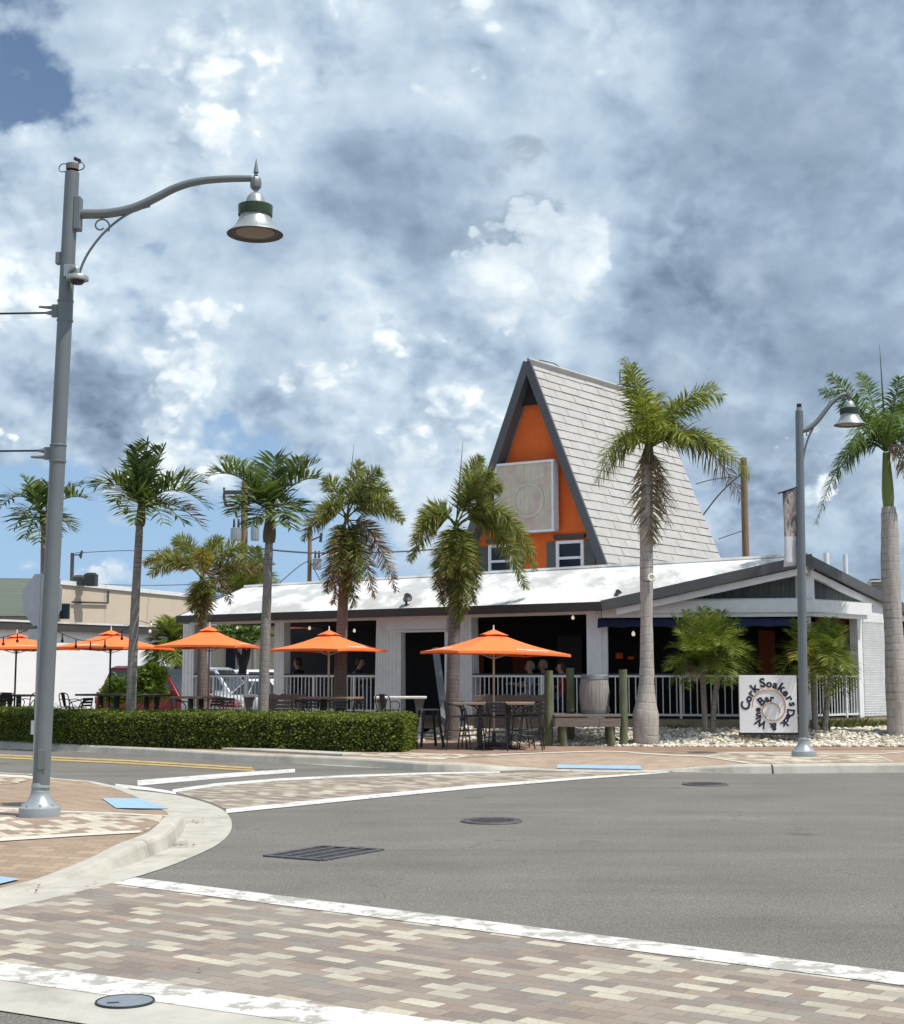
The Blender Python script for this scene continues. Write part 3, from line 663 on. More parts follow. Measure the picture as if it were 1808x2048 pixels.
# leaf litter in the gutter
mb = MB()
for (u, v, n, sp) in ((355, 1688, 34, 16), (60, 1785, 3, 14), (185, 1770, 3, 8), (390, 1645, 18, 9), (1345, 1543, 22, 14), (110, 1700, 8, 60), (420, 1970, 2, 40), (262, 1578, 7, 4)):
    for _ in range(n):
        p = G(u + random.gauss(0, sp), v + random.gauss(0, sp * .32), .008); a = ru(0, 6.28); l = ru(.02, .06); d = V((math.cos(a), math.sin(a), ru(-.1, .5))); s_ = V((-math.sin(a), math.cos(a), 0)) * l * .22
        zz_ = zwalk(p.x, p.y) if u in (110,) else .006; p.z = zz_ + .006
        mb.add([p, p + d * l * .5 + s_, p + d * l, p + d * l * .5 - s_], [(0, 1, 2, 3)])
tag(mb.build('leaf_litter', 'brown_dead'), 'brown leaf litter in the gutter by the kerb', 'leaf litter', kind='stuff')
# ------------------------------------------------------------------ the restaurant deck
UP = V((0, 0, 1))
def at(p, z): return V((p.x, p.y, z))
def isect(u, p, d):
    """point of the plan line p + t d seen at picture column u"""
    k = (u - 904) / F_PX * 1.0
    k = ray(u, 1352).x / ray(u, 1352).y
    t = (k * p.y - p.x) / (d.x - k * d.y); q = p + d * t; return V((q.x, q.y, 0))
EZ = 3.17
E0, E1 = P(360, 1229, 38.5), P(1205, 1203, 31.2); E0.z = E1.z = EZ
PK = P(1614, 1112, 30.5); R0 = P(490, 1171, 41.4); RZ = PK.z; R0.z = RZ
dA = (E1 - E0); dA.z = 0; LA = dA.length; dA.normalize(); nA = V((-dA.y, dA.x, 0))     # nA points into the building
E3 = V((10.9, 34.2, 3.2))
C0 = V((E0.x, E0.y, 0)) + nA * .45
PB = isect(1195, C0, dA); PC = V((7.72, 31.0, 0)); PD = V((10.65, 33.9, 0))
dB = (PC - PB).normalized(); nB = V((-dB.y, dB.x, 0)); dC = (PD - PC).normalized(); nC = V((-dC.y, dC.x, 0))
DZ = .62
rest = thing('restaurant_building', 'white roofed open restaurant deck with white columns and a gabled corner', 'building', (PB.x, PB.y, 0))
back = [PD + V((2, 6, 0)), PB + nA * 9 + dA * 6, C0 + nA * 9, C0 - dA * .1]
# roof
mb = MB(); N = 24
def slab(q, th, n=1):
    mb.add([p for p in q] + [p - UP * th for p in q], [(0, 1, 2, 3), (7, 6, 5, 4)] + [(i, (i + 1) % 4, 4 + (i + 1) % 4, 4 + i) for i in range(4)])
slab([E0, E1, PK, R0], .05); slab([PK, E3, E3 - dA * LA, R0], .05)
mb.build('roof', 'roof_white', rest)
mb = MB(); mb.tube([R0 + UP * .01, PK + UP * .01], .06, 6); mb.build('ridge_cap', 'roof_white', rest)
mb = MB(); o = -nA * .02
mb.bar(E0 - dA * .1 + o - UP * .10, E1 + dA * .06 + o - UP * .10, .05, .19); mb.build('eave_fascia', 'fascia', rest, bevel=.006)
mb = MB(); mb.bar(E0 + V((-.03, 0, -.10)), R0 + V((-.03, 0, -.10)), .05, .2); mb.build('end_fascia', 'fascia', rest)
mb = MB()
for a, b in ((E1, PK), (PK, E3)):
    d = (b - a).normalized(); n_ = V((d.y, -d.x, 0)).normalized()
    mb.bar(a - d * .02 + n_ * .04 - UP * .09, b + d * .12 + n_ * .04 - UP * .09, .06, .225)
mb.build('rake_fascia', 'fascia_grey', rest, bevel=.006)
mb = MB()
for a, b in ((E1, PK), (PK, E3)):
    d = (b - a).normalized(); n_ = V((d.y, -d.x, 0)).normalized()
    mb.bar(a + d * .3 - n_ * .10 - UP * .29, b - n_ * .10 - UP * .29, .08, .14)
mb.build('rake_trim', 'white', rest)
# gable infill of dark boards between white trims
def gz(p): # underside of the roof above a plan point on B or C
    if (p - PC).dot(dC) > .05 and p.x > PC.x: t = (V((p.x, p.y, 0)) - PC).length / (PD - PC).length; return lerp(RZ, 3.3, min(1, t))
    t = (V((p.x, p.y, 0)) - PB).length / (PC - PB).length; return lerp(EZ, RZ, min(1, t))
mb = MB()
g0, g1 = isect(1325, PB, dB), isect(1596, PB, dB)
for a, b in ((g0, g1),):
    n = 26
    for i in range(n):
        p, q = a.lerp(b, i / n), a.lerp(b, (i + .93) / n); dz = ru(-.006, .006)
        mb.prism([at(p, 3.24) - nB * dz, at(q, 3.24) - nB * dz, at(q, gz(q) - .36) - nB * dz, at(p, gz(p) - .36) - nB * dz], nB * .03)
mb.build('gable_panel', 'dkboard', rest); mb = MB()
a, b = isect(1630, PC, dC), isect(1745, PC, dC)
for i in range(18):
    p, q = a.lerp(b, i / 18), a.lerp(b, (i + .93) / 18)
    mb.prism([at(p, 3.24), at(q, 3.24), at(q, max(3.25, gz(q) - .40)), at(p, max(3.25, gz(p) - .40))], nC * .03)
mb.build('gable_panel', 'dkboard', rest)
mb = MB()
mb.prism([at(PB, 3.0) + nB * .05, at(PC, 3.0) + nB * .05, at(PC, RZ - .2) + nB * .05, at(PB, EZ - .16) + nB * .05], nB * .06)
mb.prism([at(PC, 3.0) + nC * .05, at(PD, 3.0) + nC * .05, at(PD, 3.1) + nC * .05, at(PC, RZ - .2) + nC * .05], nC * .06)
mb.build('gable_wall', 'white', rest)
mb = MB(); mb.box(at(PC, (3.2 + RZ - .1) / 2) - V((.0, .06, 0)), (.26, .14, RZ - .1 - 3.2), R(5)); mb.bar(at(g0, 3.21) - nB * .06, at(PC, 3.21) - nB * .06, .06, .05); mb.build('gable_trim', 'white', rest)
# white box beam along B and C
mb = MB()
B0 = isect(1207, PB, dB) - nB * .22; B1 = PC - (nB + nC).normalized() * .30; B2 = isect(1748, PC - nC * .26, dC)
for a, b in ((B0, B1), (B1, B2)):
    d = (b - a).normalized(); n_ = V((-d.y, d.x, 0))
    mb.prism([at(a, 2.92), at(b, 2.92), at(b, 3.19), at(a, 3.19)], n_ * .34)
mb.build('header_beam', 'white', rest)
mb = MB(); mb.prism([at(B0 + nB * .05, 2.83), at(B1 + nB * .07, 2.83), at(B1 + nB * .07, 2.918), at(B0 + nB * .05, 2.918)], nB * .2)
mb.prism([at(B1 + nC * .07, 2.83), at(B2 + nC * .07 - dC * .1, 2.83), at(B2 + nC * .07 - dC * .1, 2.918), at(B1 + nC * .07, 2.918)], nC * .2); mb.build('beam_trim', 'white', rest)
# deck floor, plinth, ceiling, interior
plan = [C0, PB, PC, PD] + back[0:3]
struct_pts = plan
mb = MB(); mb.prism([at(p, .50) for p in plan], UP * .12); mb.build('deck_floor', 'floor_deck', rest)
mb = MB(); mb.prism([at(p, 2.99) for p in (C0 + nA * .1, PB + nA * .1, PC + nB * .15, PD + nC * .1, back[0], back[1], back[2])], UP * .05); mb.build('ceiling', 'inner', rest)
mb = MB()
for a, b, n_ in ((isect(930, C0, dA), PB, nA), (PB, PC, nB), (PC, PD, nC)):
    mb.prism([at(a, .0) - n_ * .03, at(b, .0) - n_ * .03, at(b, .61) - n_ * .03, at(a, .61) - n_ * .03], n_ * .026)
mb.prism([at(C0, .3) + nA * .2, at(isect(930, C0, dA), .3) + nA * .2, at(isect(930, C0, dA), .495) + nA * .2, at(C0, .495) + nA * .2], nA * .2)
mb.build('plinth', 'plinth', rest)
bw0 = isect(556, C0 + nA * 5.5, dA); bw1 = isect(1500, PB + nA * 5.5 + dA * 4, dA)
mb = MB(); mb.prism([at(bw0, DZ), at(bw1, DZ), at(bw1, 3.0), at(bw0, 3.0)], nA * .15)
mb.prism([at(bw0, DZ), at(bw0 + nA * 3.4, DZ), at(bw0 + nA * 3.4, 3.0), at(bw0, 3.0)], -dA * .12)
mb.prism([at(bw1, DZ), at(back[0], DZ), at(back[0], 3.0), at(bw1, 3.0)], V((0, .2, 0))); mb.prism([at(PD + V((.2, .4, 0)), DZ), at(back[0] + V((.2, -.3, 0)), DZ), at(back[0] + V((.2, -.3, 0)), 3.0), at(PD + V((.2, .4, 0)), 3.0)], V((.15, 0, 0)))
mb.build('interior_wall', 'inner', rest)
def inpanel(u0, u1, v0, v1, off, mat, name, p0=C0, d=dA, n_=nA):
    a, b = isect(u0, p0 + n_ * off, d), isect(u1, p0 + n_ * off, d)
    z0 = HCAM + (1352 - v1) * a.y / F_PX; z1 = HCAM + (1352 - v0) * a.y / F_PX
    m_ = MB(); m_.prism([at(a, z0), at(b, z0), at(b, z1), at(a, z1)], n_ * .05); return m_.build(name, mat, rest)
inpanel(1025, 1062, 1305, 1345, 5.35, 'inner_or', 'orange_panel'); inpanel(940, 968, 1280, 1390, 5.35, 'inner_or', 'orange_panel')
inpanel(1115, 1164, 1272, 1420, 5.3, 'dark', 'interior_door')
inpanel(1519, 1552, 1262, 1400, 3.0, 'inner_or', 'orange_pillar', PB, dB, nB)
inpanel(1232, 1246, 1306, 1318, 3.0, 'orange_wall', 'orange_lit_spot', PB, dB, nB); inpanel(1256, 1268, 1313, 1319, 3.0, 'orange_wall', 'orange_lit_spot', PB, dB, nB)  # bright orange panels stand in for lit spots on the inside wall
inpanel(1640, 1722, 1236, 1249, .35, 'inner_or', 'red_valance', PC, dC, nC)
inpanel(1694, 1703, 1252, 1400, 1.0, 'grey_wood', 'interior_post', PC, dC, nC)
# columns
def column(u0, u1, p0, d, n_, zb, zt, depth=.28, ribs=5, name='column', mat='white', taper=0.):
    a, b = isect(u0, p0, d), isect(u1, p0, d); L = (b - a).length; mb = MB(); poly = []
    for i in range(ribs * 2):
        t0 = i / (ribs * 2); off = 0 if i % 2 == 0 else .013
        poly += [a + d * (L * (t0 + .004)) + n_ * off, a + d * (L * (t0 + .5 / ribs - .004)) + n_ * off]
    poly += [b + n_ * depth, a + n_ * depth]
    cc = (a + b) / 2
    lo = [at(cc + (p - cc) * (1 + taper), zb) for p in poly]; hi = [at(p, zt) for p in poly]; n = len(poly)
    mb.add(lo + hi, [(i, (i + 1) % n, n + (i + 1) % n, n + i) for i in range(n)] + [tuple(range(n))[::-1], tuple(range(n, 2 * n))])
    return mb.build(name, mat, rest)
column(364, 386, C0, dA, nA, .2, 2.96, .28, 3); column(548, 566, C0, dA, nA, .4, 2.96, .26, 3, taper=.12)
column(752, 772, C0, dA, nA, .3, 2.96, .30, 4, taper=.35); column(773, 795, C0, dA, nA, .3, 2.86, .3, 3, taper=.1)
column(889, 897, C0, dA, nA, .3, 2.86, .2, 1); column(916, 942, C0, dA, nA, .3, 2.96, .3, 5, taper=.15)
column(1174, 1182, C0 - nA * .03, dA, nA, .3, 2.99, .3, 1); column(1183, 1203, C0, dA, nA, .3, 2.99, .3, 3); column(1203.5, 1216, PB, dB, nB, .3, 2.9, .25, 3)
column(1604, 1614, PB, dB, nB, .5, 2.9, .16, 1); column(1614.5, 1626, PC, dC, nC, .5, 2.9, .16, 1, mat='white')
column(1718, 1728, PC, dC, nC, .5, 2.9, .2, 1)
# door head and frame
a, b = isect(772, C0 - nA * .06, dA), isect(893, C0 - nA * .06, dA)
mb = MB(); mb.prism([at(a, 2.66), at(b, 2.66), at(b, 2.93), at(a, 2.93)], nA * .3); mb.prism([at(a + dA * .25 - nA * .03, 2.60), at(b - nA * .03, 2.60), at(b - nA * .03, 2.655), at(a + dA * .25 - nA * .03, 2.655)], nA * .2); mb.build('door_head', 'white', rest, bevel=.01)
a, b = isect(796, C0, dA), isect(801.5, C0, dA); mb = MB(); mb.prism([at(a, .5), at(b, .5), at(b, 2.6), at(a, 2.6)], nA * .18); mb.build('door_frame', 'white', rest)
# thin white header strip under the eave along A
mb = MB(); mb.bar(at(C0, 2.955) - nA * .02, at(PB, 2.955) - nA * .02, .09, .07); mb.build('header_strip', 'white', rest)
# louvred white siding right of the corner opening
a, b = isect(1728.5, PC, dC), PD; mb = MB(); vs = []; n = 44; za, zb_ = .5, 2.93
for i in range(n + 1):
    z = lerp(za, zb_, i / n)
    for off in ((-.0, 0), (-.034, .86)):
        if i < n or off[1] == 0: vs += [at(a, z + off[1] * (zb_ - za) / n) + nC * (off[0] + .03), at(b, z + off[1] * (zb_ - za) / n) + nC * (off[0] + .03)]
mb.add(vs, [(2 * i, 2 * i + 1, 2 * i + 3, 2 * i + 2) for i in range(len(vs) // 2 - 1)]); mb.build('siding', 'white', rest)
a2 = a + dC * .05; mb = MB(); mb.prism([at(a2, 2.78), at(b, 2.78), at(b, 3.14), at(a2, 3.14)], nC * .05); mb.build('siding_cap', 'white', rest)
# navy awning under the beam
mb = MB(); a, b = isect(1196, PB - nB * .28, dB), isect(1600, PB - nB * .28, dB)
vs = []
for i in range(33):
    p = a.lerp(b, i / 32); s_ = .02 * math.sin(i * 1.9); vs += [at(p + nB * .5, 2.90), at(p + nB * (.12 + s_), 2.78 + s_), at(p + nB * s_, 2.60 + .03 * abs(math.sin(i * .8)))]
mb.add(vs, [(3 * i + k, 3 * i + k + 1, 3 * i + k + 4, 3 * i + k + 3) for i in range(32) for k in (0, 1)]); aw = mb.build('awning', 'navy', rest, smooth=True)
# railings: one per bay
def railing(u0, u1, p0, d, n_, label, sp=.125, off=.05, posts=()):
    a, b = isect(u0, p0 + n_ * off, d), isect(u1, p0 + n_ * off, d); L = (b - a).length
    t = thing('railing', label, 'railing', at(a, DZ), group='white metal railings round the deck')
    MB().bar(at(a, 1.545), at(b, 1.545), .05, .045).build('top_rail', 'white_metal', t); MB().bar(at(a, .70), at(b, .70), .04, .045).build('bottom_rail', 'white_metal', t)
    MB().bar(at(a, 1.588) + n_ * .09, at(b, 1.588) + n_ * .09, .22, .035).build('ledge', 'dark', t)
    n = max(2, int(round(L / sp))); first = None; base = at(a, 0)
    for i in range(1, n):
        p = a.lerp(b, i / n)
        if first is None:
            first = MB().box(at(p, 1.122), (.021, .021, .80), math.atan2(d.y, d.x)).build('baluster', 'white_metal', t); p1 = p
        else:
            o = first.copy(); col.objects.link(o); o.parent = t; o.location = (p - p1)
    m_ = 0
    for u in posts:
        p = isect(u, p0 + n_ * off, d); MB().box(at(p, 1.09) - n_ * .005, (.055, .055, .94), math.atan2(d.y, d.x)).build('post', 'white_metal', t)
    return t
railing(386, 547, C0, dA, nA, 'white railing of the end bay with the parked cars seen through it', posts=(428, 494))
railing(567, 750, C0, dA, nA, 'white railing behind the bar table umbrella left of the doorway', posts=(628, 709))
railing(943, 1173, C0, dA, nA, 'white railing between the doorway and the corner column behind the wooden bench', posts=(1084,))
railing(1217, 1603, PB, dB, nB, 'long white railing behind the white square sign', .15, posts=(1361, 1500))
railing(1627, 1717, PC, dC, nC, 'short white railing just right of the far street lamp', .12, posts=(1650, 1690))
railing(1729, 1800, PC, dC, nC, 'white railing in front of the louvred siding by the big palm', .12, posts=(1740, 1770))
# roof details
def floodlight(p, label, s=1.):
    t = thing('floodlight', label, 'floodlight', p, group='dark floodlights on the deck eave')
    MB().tube([p, p + UP * .10 * s], .025 * s, 8).build('bracket', 'black', t)
    rot = M.Rotation(R(65), 3, 'X') @ M.Rotation(R(30), 3, 'Y')
    MB().lathe([(.03 * s, -.09 * s), (.05 * s, -.06 * s), (.085 * s, .05 * s), (.10 * s, .08 * s), (.085 * s, .08 * s), (.001, .06 * s)], 14, p + UP * .15 * s, rot).build('head', 'black', t, smooth=True)
fp = isect(812, V((E0.x, E0.y, 0)) + nA * .15, dA); floodlight(at(fp, EZ + .06), 'dark floodlight on the white roof edge above the doorway', 1.15)
fp = isect(1236, PB - nB * .35, dB); floodlight(at(fp, 3.2), 'dark floodlight on the roof edge beside the thick palm trunk', .9)
# ------------------------------------------------------------------ A-frame
aX, aY = P(1056, 720, 42.5).x, 42.5; AP = P(1056, 720, 42.5)
fd = V((.852, -.524, 0)); rd = V((.62, .785, 0)).normalized() * 7.6
foot = P(1213, 1131, 41.2); slope_ = (AP.z - foot.z) / ((foot - AP).dot(fd))
def fr(s_, z, off=0.): return V((AP.x, AP.y, 0)) + fd * s_ + rd.normalized() * off + UP * z
def half(z): return (AP.z - z) / slope_
zb = 3.2
af = thing('a_frame_house', 'tall steep A-frame with orange gable and grey shingle roof behind the deck', 'building', fr(0, 0))
mb = MB(); hb = half(zb); inner = .0
hw = half(zb + 0) - .18
mb.prism([fr(-hw, zb, .36), fr(hw, zb, .36), fr(.0, AP.z - .50, .36)], rd.normalized() * .1); mb.build('wall', 'orange_wall', af)
# roof planes of overlapping shingle courses with staggered joints
for sgn in (1, -1):
    ncs = 29; mb = MB(); slope_len = math.hypot(half(zb), AP.z - zb); th = .10
    eave = fr(sgn * half(zb), zb); apx = fr(0, AP.z); dn = (eave - apx).normalized(); nrm = rd.normalized().cross(dn).normalized()
    if nrm.dot(fd * sgn) < 0: nrm = -nrm
    rl = rd.normalized(); L = 7.6; pitch = slope_len / ncs
    mb.prism([apx, eave, eave - nrm * .14, apx - nrm * .14], rl * L)
    for c_ in range(ncs):
        wid = L / 7.6; off = (c_ * .37) % 1 * wid; x = -off
        while x < L:
            x0, x1 = max(0, x) + .010, min(L, x + wid) - .010; x += wid
            if x1 - x0 < .02: continue
            a0 = apx + dn * (c_ * pitch - .0) + nrm * .004; lift = .030 + ru(-.006, .006); b0 = apx + dn * ((c_ + 1) * pitch + .015 + ru(-.008, .008))
            q = [a0 + rl * x0, a0 + rl * x1, b0 + rl * x1 + nrm * lift, b0 + rl * x0 + nrm * lift]
            mb.add(q + [p - nrm * .034 if i > 1 else p - nrm * .003 for i, p in enumerate(q)], [(0, 1, 2, 3), (2, 3, 7, 6), (1, 2, 6, 5), (0, 3, 7, 4)])
    mb.build('roof', 'shingle', af)
mb = MB()
for sgn in (1, -1):
    e_ = fr(sgn * half(zb), zb); apx = fr(0, AP.z); dn = (e_ - apx).normalized()
    mb.bar(apx + UP * .05 - rl * .05 - dn * .02 - dn * .02 + V((0, 0, -.16)), e_ - rl * .05 + V((0, 0, -.16)) + fd * 0, .10, .26, up=(fd * sgn))
mb.build('fascia', 'fascia_grey', af, bevel=.008)
mb = MB(); mb.tube([AP + UP * .03, AP + rl * 7.6 + UP * .03], .05, 6); mb.build('ridge_cap', 'shingle', af)
for sgn in (1, -1):
    e_ = fr(sgn * half(zb), zb); apx = fr(0, AP.z); dn = (e_ - apx).normalized(); nrm = rd.normalized().cross(dn).normalized()
    if nrm.dot(fd * sgn) < 0: nrm = -nrm
    m9 = MB(); m9.prism([apx - nrm * .143 + dn * .3, e_ - nrm * .143, e_ - nrm * .16, apx - nrm * .16 + dn * .3], rl * .34); m9.build('soffit', 'fascia_grey', af)
mb = MB(); mb.prism([fr(-.42, 9.75, .20), fr(.42, 9.75, .20), fr(.0, AP.z - .25, .20)], rl * .05); mb.build('vent', 'inner', af)
def onfront(u, v, off):
    """point on the gable plane pushed along the ridge by off"""
    p0 = V((AP.x, AP.y, 0)) + rl * off; q = isect(u, p0, fd); return at(q, HCAM + 0) if v is None else V((q.x, q.y, P(u, v, q.y).z))
def win(u0, u1, v0, v1):
    q = [onfront(u0, v1, .33), onfront(u1, v1, .33), onfront(u1, v0, .33), onfront(u0, v0, .33)]
    for p in q: p.z = max(p.z, 4.2)
    z0, z1 = q[0].z, q[2].z; a, b = at(q[0], 0), at(q[1], 0); f = MB(); wd = .09
    f.bar(at(a, z0), at(a, z1), wd, .10, up=fd); f.bar(at(b, z0), at(b, z1), wd, .10, up=fd)
    f.bar(at(a, z1 - .04), at(b, z1 - .04), .1, .09); f.bar(at(a, lerp(z0, z1, .40)), at(b, lerp(z0, z1, .40)), .1, .075); f.bar(at(a, z0 + .03), at(b, z0 + .03), .1, .08)
    fo = f.build('window', 'white', af)
    MB().prism([at(a, z0) + rl * .01, at(b, z0) + rl * .01, at(b, z1) + rl * .01, at(a, z1) + rl * .01], rl * .02).build('pane', 'glass_dark', fo)
    m2 = MB(); m2.bar(at(a - fd * .1, z1 + .12) - rl * .02, at(b + fd * .1, z1 + .12) - rl * .02, .14, .12); m2.build('lintel', 'fascia', fo)
win(1118, 1168, 1080, 1140); win(981, 1025, 1088, 1146)
mb = MB()
for (u0, u1, v0, v1) in ((1095, 1113, 1083, 1142), (1173, 1193, 1078, 1138), (957, 975, 1093, 1146), (1029, 1047, 1088, 1144)):
    q = [onfront(u0, v1, .31), onfront(u1, v1, .31), onfront(u1, v0, .31), onfront(u0, v0, .31)]
    m2 = MB(); m2.prism([at(q[0], 4.2), at(q[1], 4.2), q[2], at(q[3], q[2].z)], rl * .05); m2.build('shutter', 'fascia_grey', af)
m2 = MB(); p_ = AP + rl * 5.3; m2.tube([p_, p_ + UP * .55], .02, 5); m2.tube([AP + rl * .6 + UP * .1, AP + rl * 1.4 + UP * .14, AP + rl * 1.9 + UP * .04], .015, 5); m2.build('lightning_rod', 'black', af)
# faded sign box on the gable
def signbox():
    q = [onfront(1000, 1063, .05), onfront(1113, 1060, .05), onfront(1113, 924, .05), onfront(1000, 934, .05)]
    z0, z1 = (q[0].z + q[1].z) / 2, (q[2].z + q[3].z) / 2; a, b = at(q[0], 0) - fd * .05, at(q[1], 0)
    t = thing('sign_box', 'faded square light box sign with a pale ring hung on the orange gable', 'sign', at(a, z0))
    f = MB()
    for p, r_ in (((a, z0), (a, z1)), ((b, z0), (b, z1))): f.bar(at(p[0], p[1]) , at(r_[0], r_[1]), .07, .28, up=rl)
    f.bar(at(a - fd * .035, z0 - .037), at(b + fd * .035, z0 - .037), .28, .07); f.bar(at(a - fd * .035, z1 + .037), at(b + fd * .035, z1 + .037), .28, .07); f.build('frame', 'white_metal', t)
    m2 = MB(); m2.prism([at(a, z0) - rl * .10, at(b, z0) - rl * .10, at(b, z1) - rl * .10, at(a, z1) - rl * .10], rl * .2); face = m2.build('face', 'faded', t)
    c = (a + b) / 2 + fd * .15 - rl * .115 + UP * (z0 + (z1 - z0) * .45); mt = M((fd, UP, -rl)).transposed()
    m2 = MB(); m2.lathe([(.46, 0), (.46, .005), (.53, .005), (.53, 0)], 40, c, mt); m2.build('ring', 'fadering', t)
    m2 = MB(); m2.bar((a + b) / 2 - rl * .106 + UP * z0, (a + b) / 2 - rl * .106 + UP * z1, .012, .012, up=fd); m2.build('seam', 'fadering', t)
def fadedmat():
    m, t, b, out = newmat('faded sign face'); co = t.new('ShaderNodeTexCoord').outputs['Object']
    n = t.noise(co, 1.5, 6, .65, .6); n2 = t.noise(co, 4, 5, .6)
    mp = t.new('ShaderNodeMapping'); t.put(mp.inputs[0], co); mp.inputs['Scale'].default_value = (5, 5, .6)
    c = t.ramp(n, [(.3, (.60, .55, .42)), (.5, (.54, .48, .38)), (.60, (.54, .38, .35)), (.72, (.58, .32, .36))])
    c = t.mix(t.rng(n2, .5, .7, 0, .5), c, (.52, .48, .36)); c = t.mix(1, c, t.ramp(t.noise(mp.outputs[0], 3, 4), [(.3, .88), (.7, 1.06)]), 'MULTIPLY')
    t.put(b.inputs['Base Color'], c); b.inputs['Roughness'].default_value = .5; return m
MT['faded'] = fadedmat(); MT['fadering'] = plain('faded ring', (.55, .52, .40), .6)
signbox()
# ------------------------------------------------------------------ white square restaurant sign with lettering
def text_mesh(s, size, mat3, loc, mb, depth=.004, offset=0., shear=0., mapf=None):
    cu = bpy.data.curves.new('lettering', 'FONT'); cu.body = s; cu.size = size; cu.align_x = 'CENTER'; cu.align_y = 'CENTER'; cu.extrude = depth; cu.offset = offset; cu.shear = shear; cu.resolution_u = 3
    o = bpy.data.objects.new('lettering', cu); col.objects.link(o); dg = bpy.context.evaluated_depsgraph_get()
    me = bpy.data.meshes.new_from_object(o.evaluated_get(dg))
    mb.add([(V(loc) + mat3 @ v.co) if mapf is None else mapf(v.co) for v in me.vertices], [tuple(p.vertices) for p in me.polygons])
    bpy.data.objects.remove(o); bpy.data.curves.remove(cu); bpy.data.meshes.remove(me)
def board():
    c = P(1536, 1408, 29.6); hw_ = 56.5 * 29.6 / F_PX; ang = R(-3); ex = V((math.cos(ang), math.sin(ang), 0)); nf = V((ex.y, -ex.x, 0))
    t = thing('restaurant_sign', 'white square sign with black lettering round a tan spiral on the gravel', 'sign', c - UP * hw_)
    MB().box(c, (2 * hw_, .05, 2 * hw_), ang).build('board', 'signboard', t, bevel=.004)
    MB().box(c - UP * (hw_ + .02) + nf * -.02, (2 * hw_ + .04, .09, .05), ang).build('base_rail', 'black', t)
    mm = MB()
    for s_ in (-1, 1): mm.box(c + ex * s_ * hw_ * .8 - nf * .06 - UP * .1, (.06, .06, 2 * hw_ + .2), ang)
    mm.build('support_post', 'wood_grey', t)
    k = hw_ / 224; cx, cy = 1025, 838
    def pt(x, y, o=.028): return c + ex * (x - cx) * k + UP * (cy - y) * k + nf * o
    letters = [('C', 852, 850, 88), ('o', 872, 797, 68), ('r', 893, 756, 52), ('k', 922, 715, 38), ('S', 985, 676, 12), ('o', 1036, 682, -4), ('a', 1083, 690, -18), ('k', 1130, 712, -34), ('e', 1164, 752, -50), ('r', 1192, 792, -64), ('s', 1214, 838, -80),
               ('D', 1195, 905, -98), ('e', 1181, 938, -112), ('c', 1168, 963, -124), ('k', 1147, 990, -138), ('&', 1062, 1012, -172), ('W', 966, 984, 150), ('i', 948, 945, 112), ('n', 942, 920, 96), ('e', 942, 882, 80), ('B', 972, 820, 35), ('a', 1016, 798, 14), ('r', 1054, 796, -6)]
    mm = MB()
    for ch, x, y, rot in letters:
        big_ = 98 if ch in 'CSDWB&k' else 84
        if y > 870: big_ *= .82
        if ch in 'Ba r' and x < 1100 and y > 780 and x > 960: big_ *= .9
        r_ = R(rot); e1 = ex * math.cos(r_) + UP * math.sin(r_); e2 = -ex * math.sin(r_) + UP * math.cos(r_)
        m3 = M((e1, e2, nf)).transposed(); text_mesh(ch, big_ * k, m3, pt(x, y), mm, .004, .0085)
    mm.build('lettering', 'ink', t, recalc=False)
    def spiral(cxp, cyp, r0, r1, a0, a1, n=60):
        pts = []; rs = []
        for i in range(n + 1):
            f = i / n; a = R(lerp(a0, a1, f)); r_ = lerp(r0, r1, f); pts.append(pt(cxp + r_ * math.cos(a), cyp - r_ * math.sin(a), .03)); rs.append(.012 * min(1, .35 + 4 * min(f, 1 - f)))
        return pts, rs
    pts = [(903, 858), (905, 815), (925, 768), (965, 735), (1020, 722), (1080, 732), (1130, 768), (1156, 820), (1160, 875), (1140, 925), (1100, 958), (1055, 968), (1015, 955), (985, 925), (975, 890), (985, 855), (1010, 835), (1045, 828), (1085, 838), (1110, 865), (1116, 890), (1112, 908)]
    pp = smooth_line([pt(x, y, .03) for x, y in pts], 2); n = len(pp)
    MB().tube(pp, [.013 * min(1, .3 + 5 * min(i / n, 1 - i / n)) for i in range(n)], 6).build('spiral', 'gold', t, smooth=True)
board()
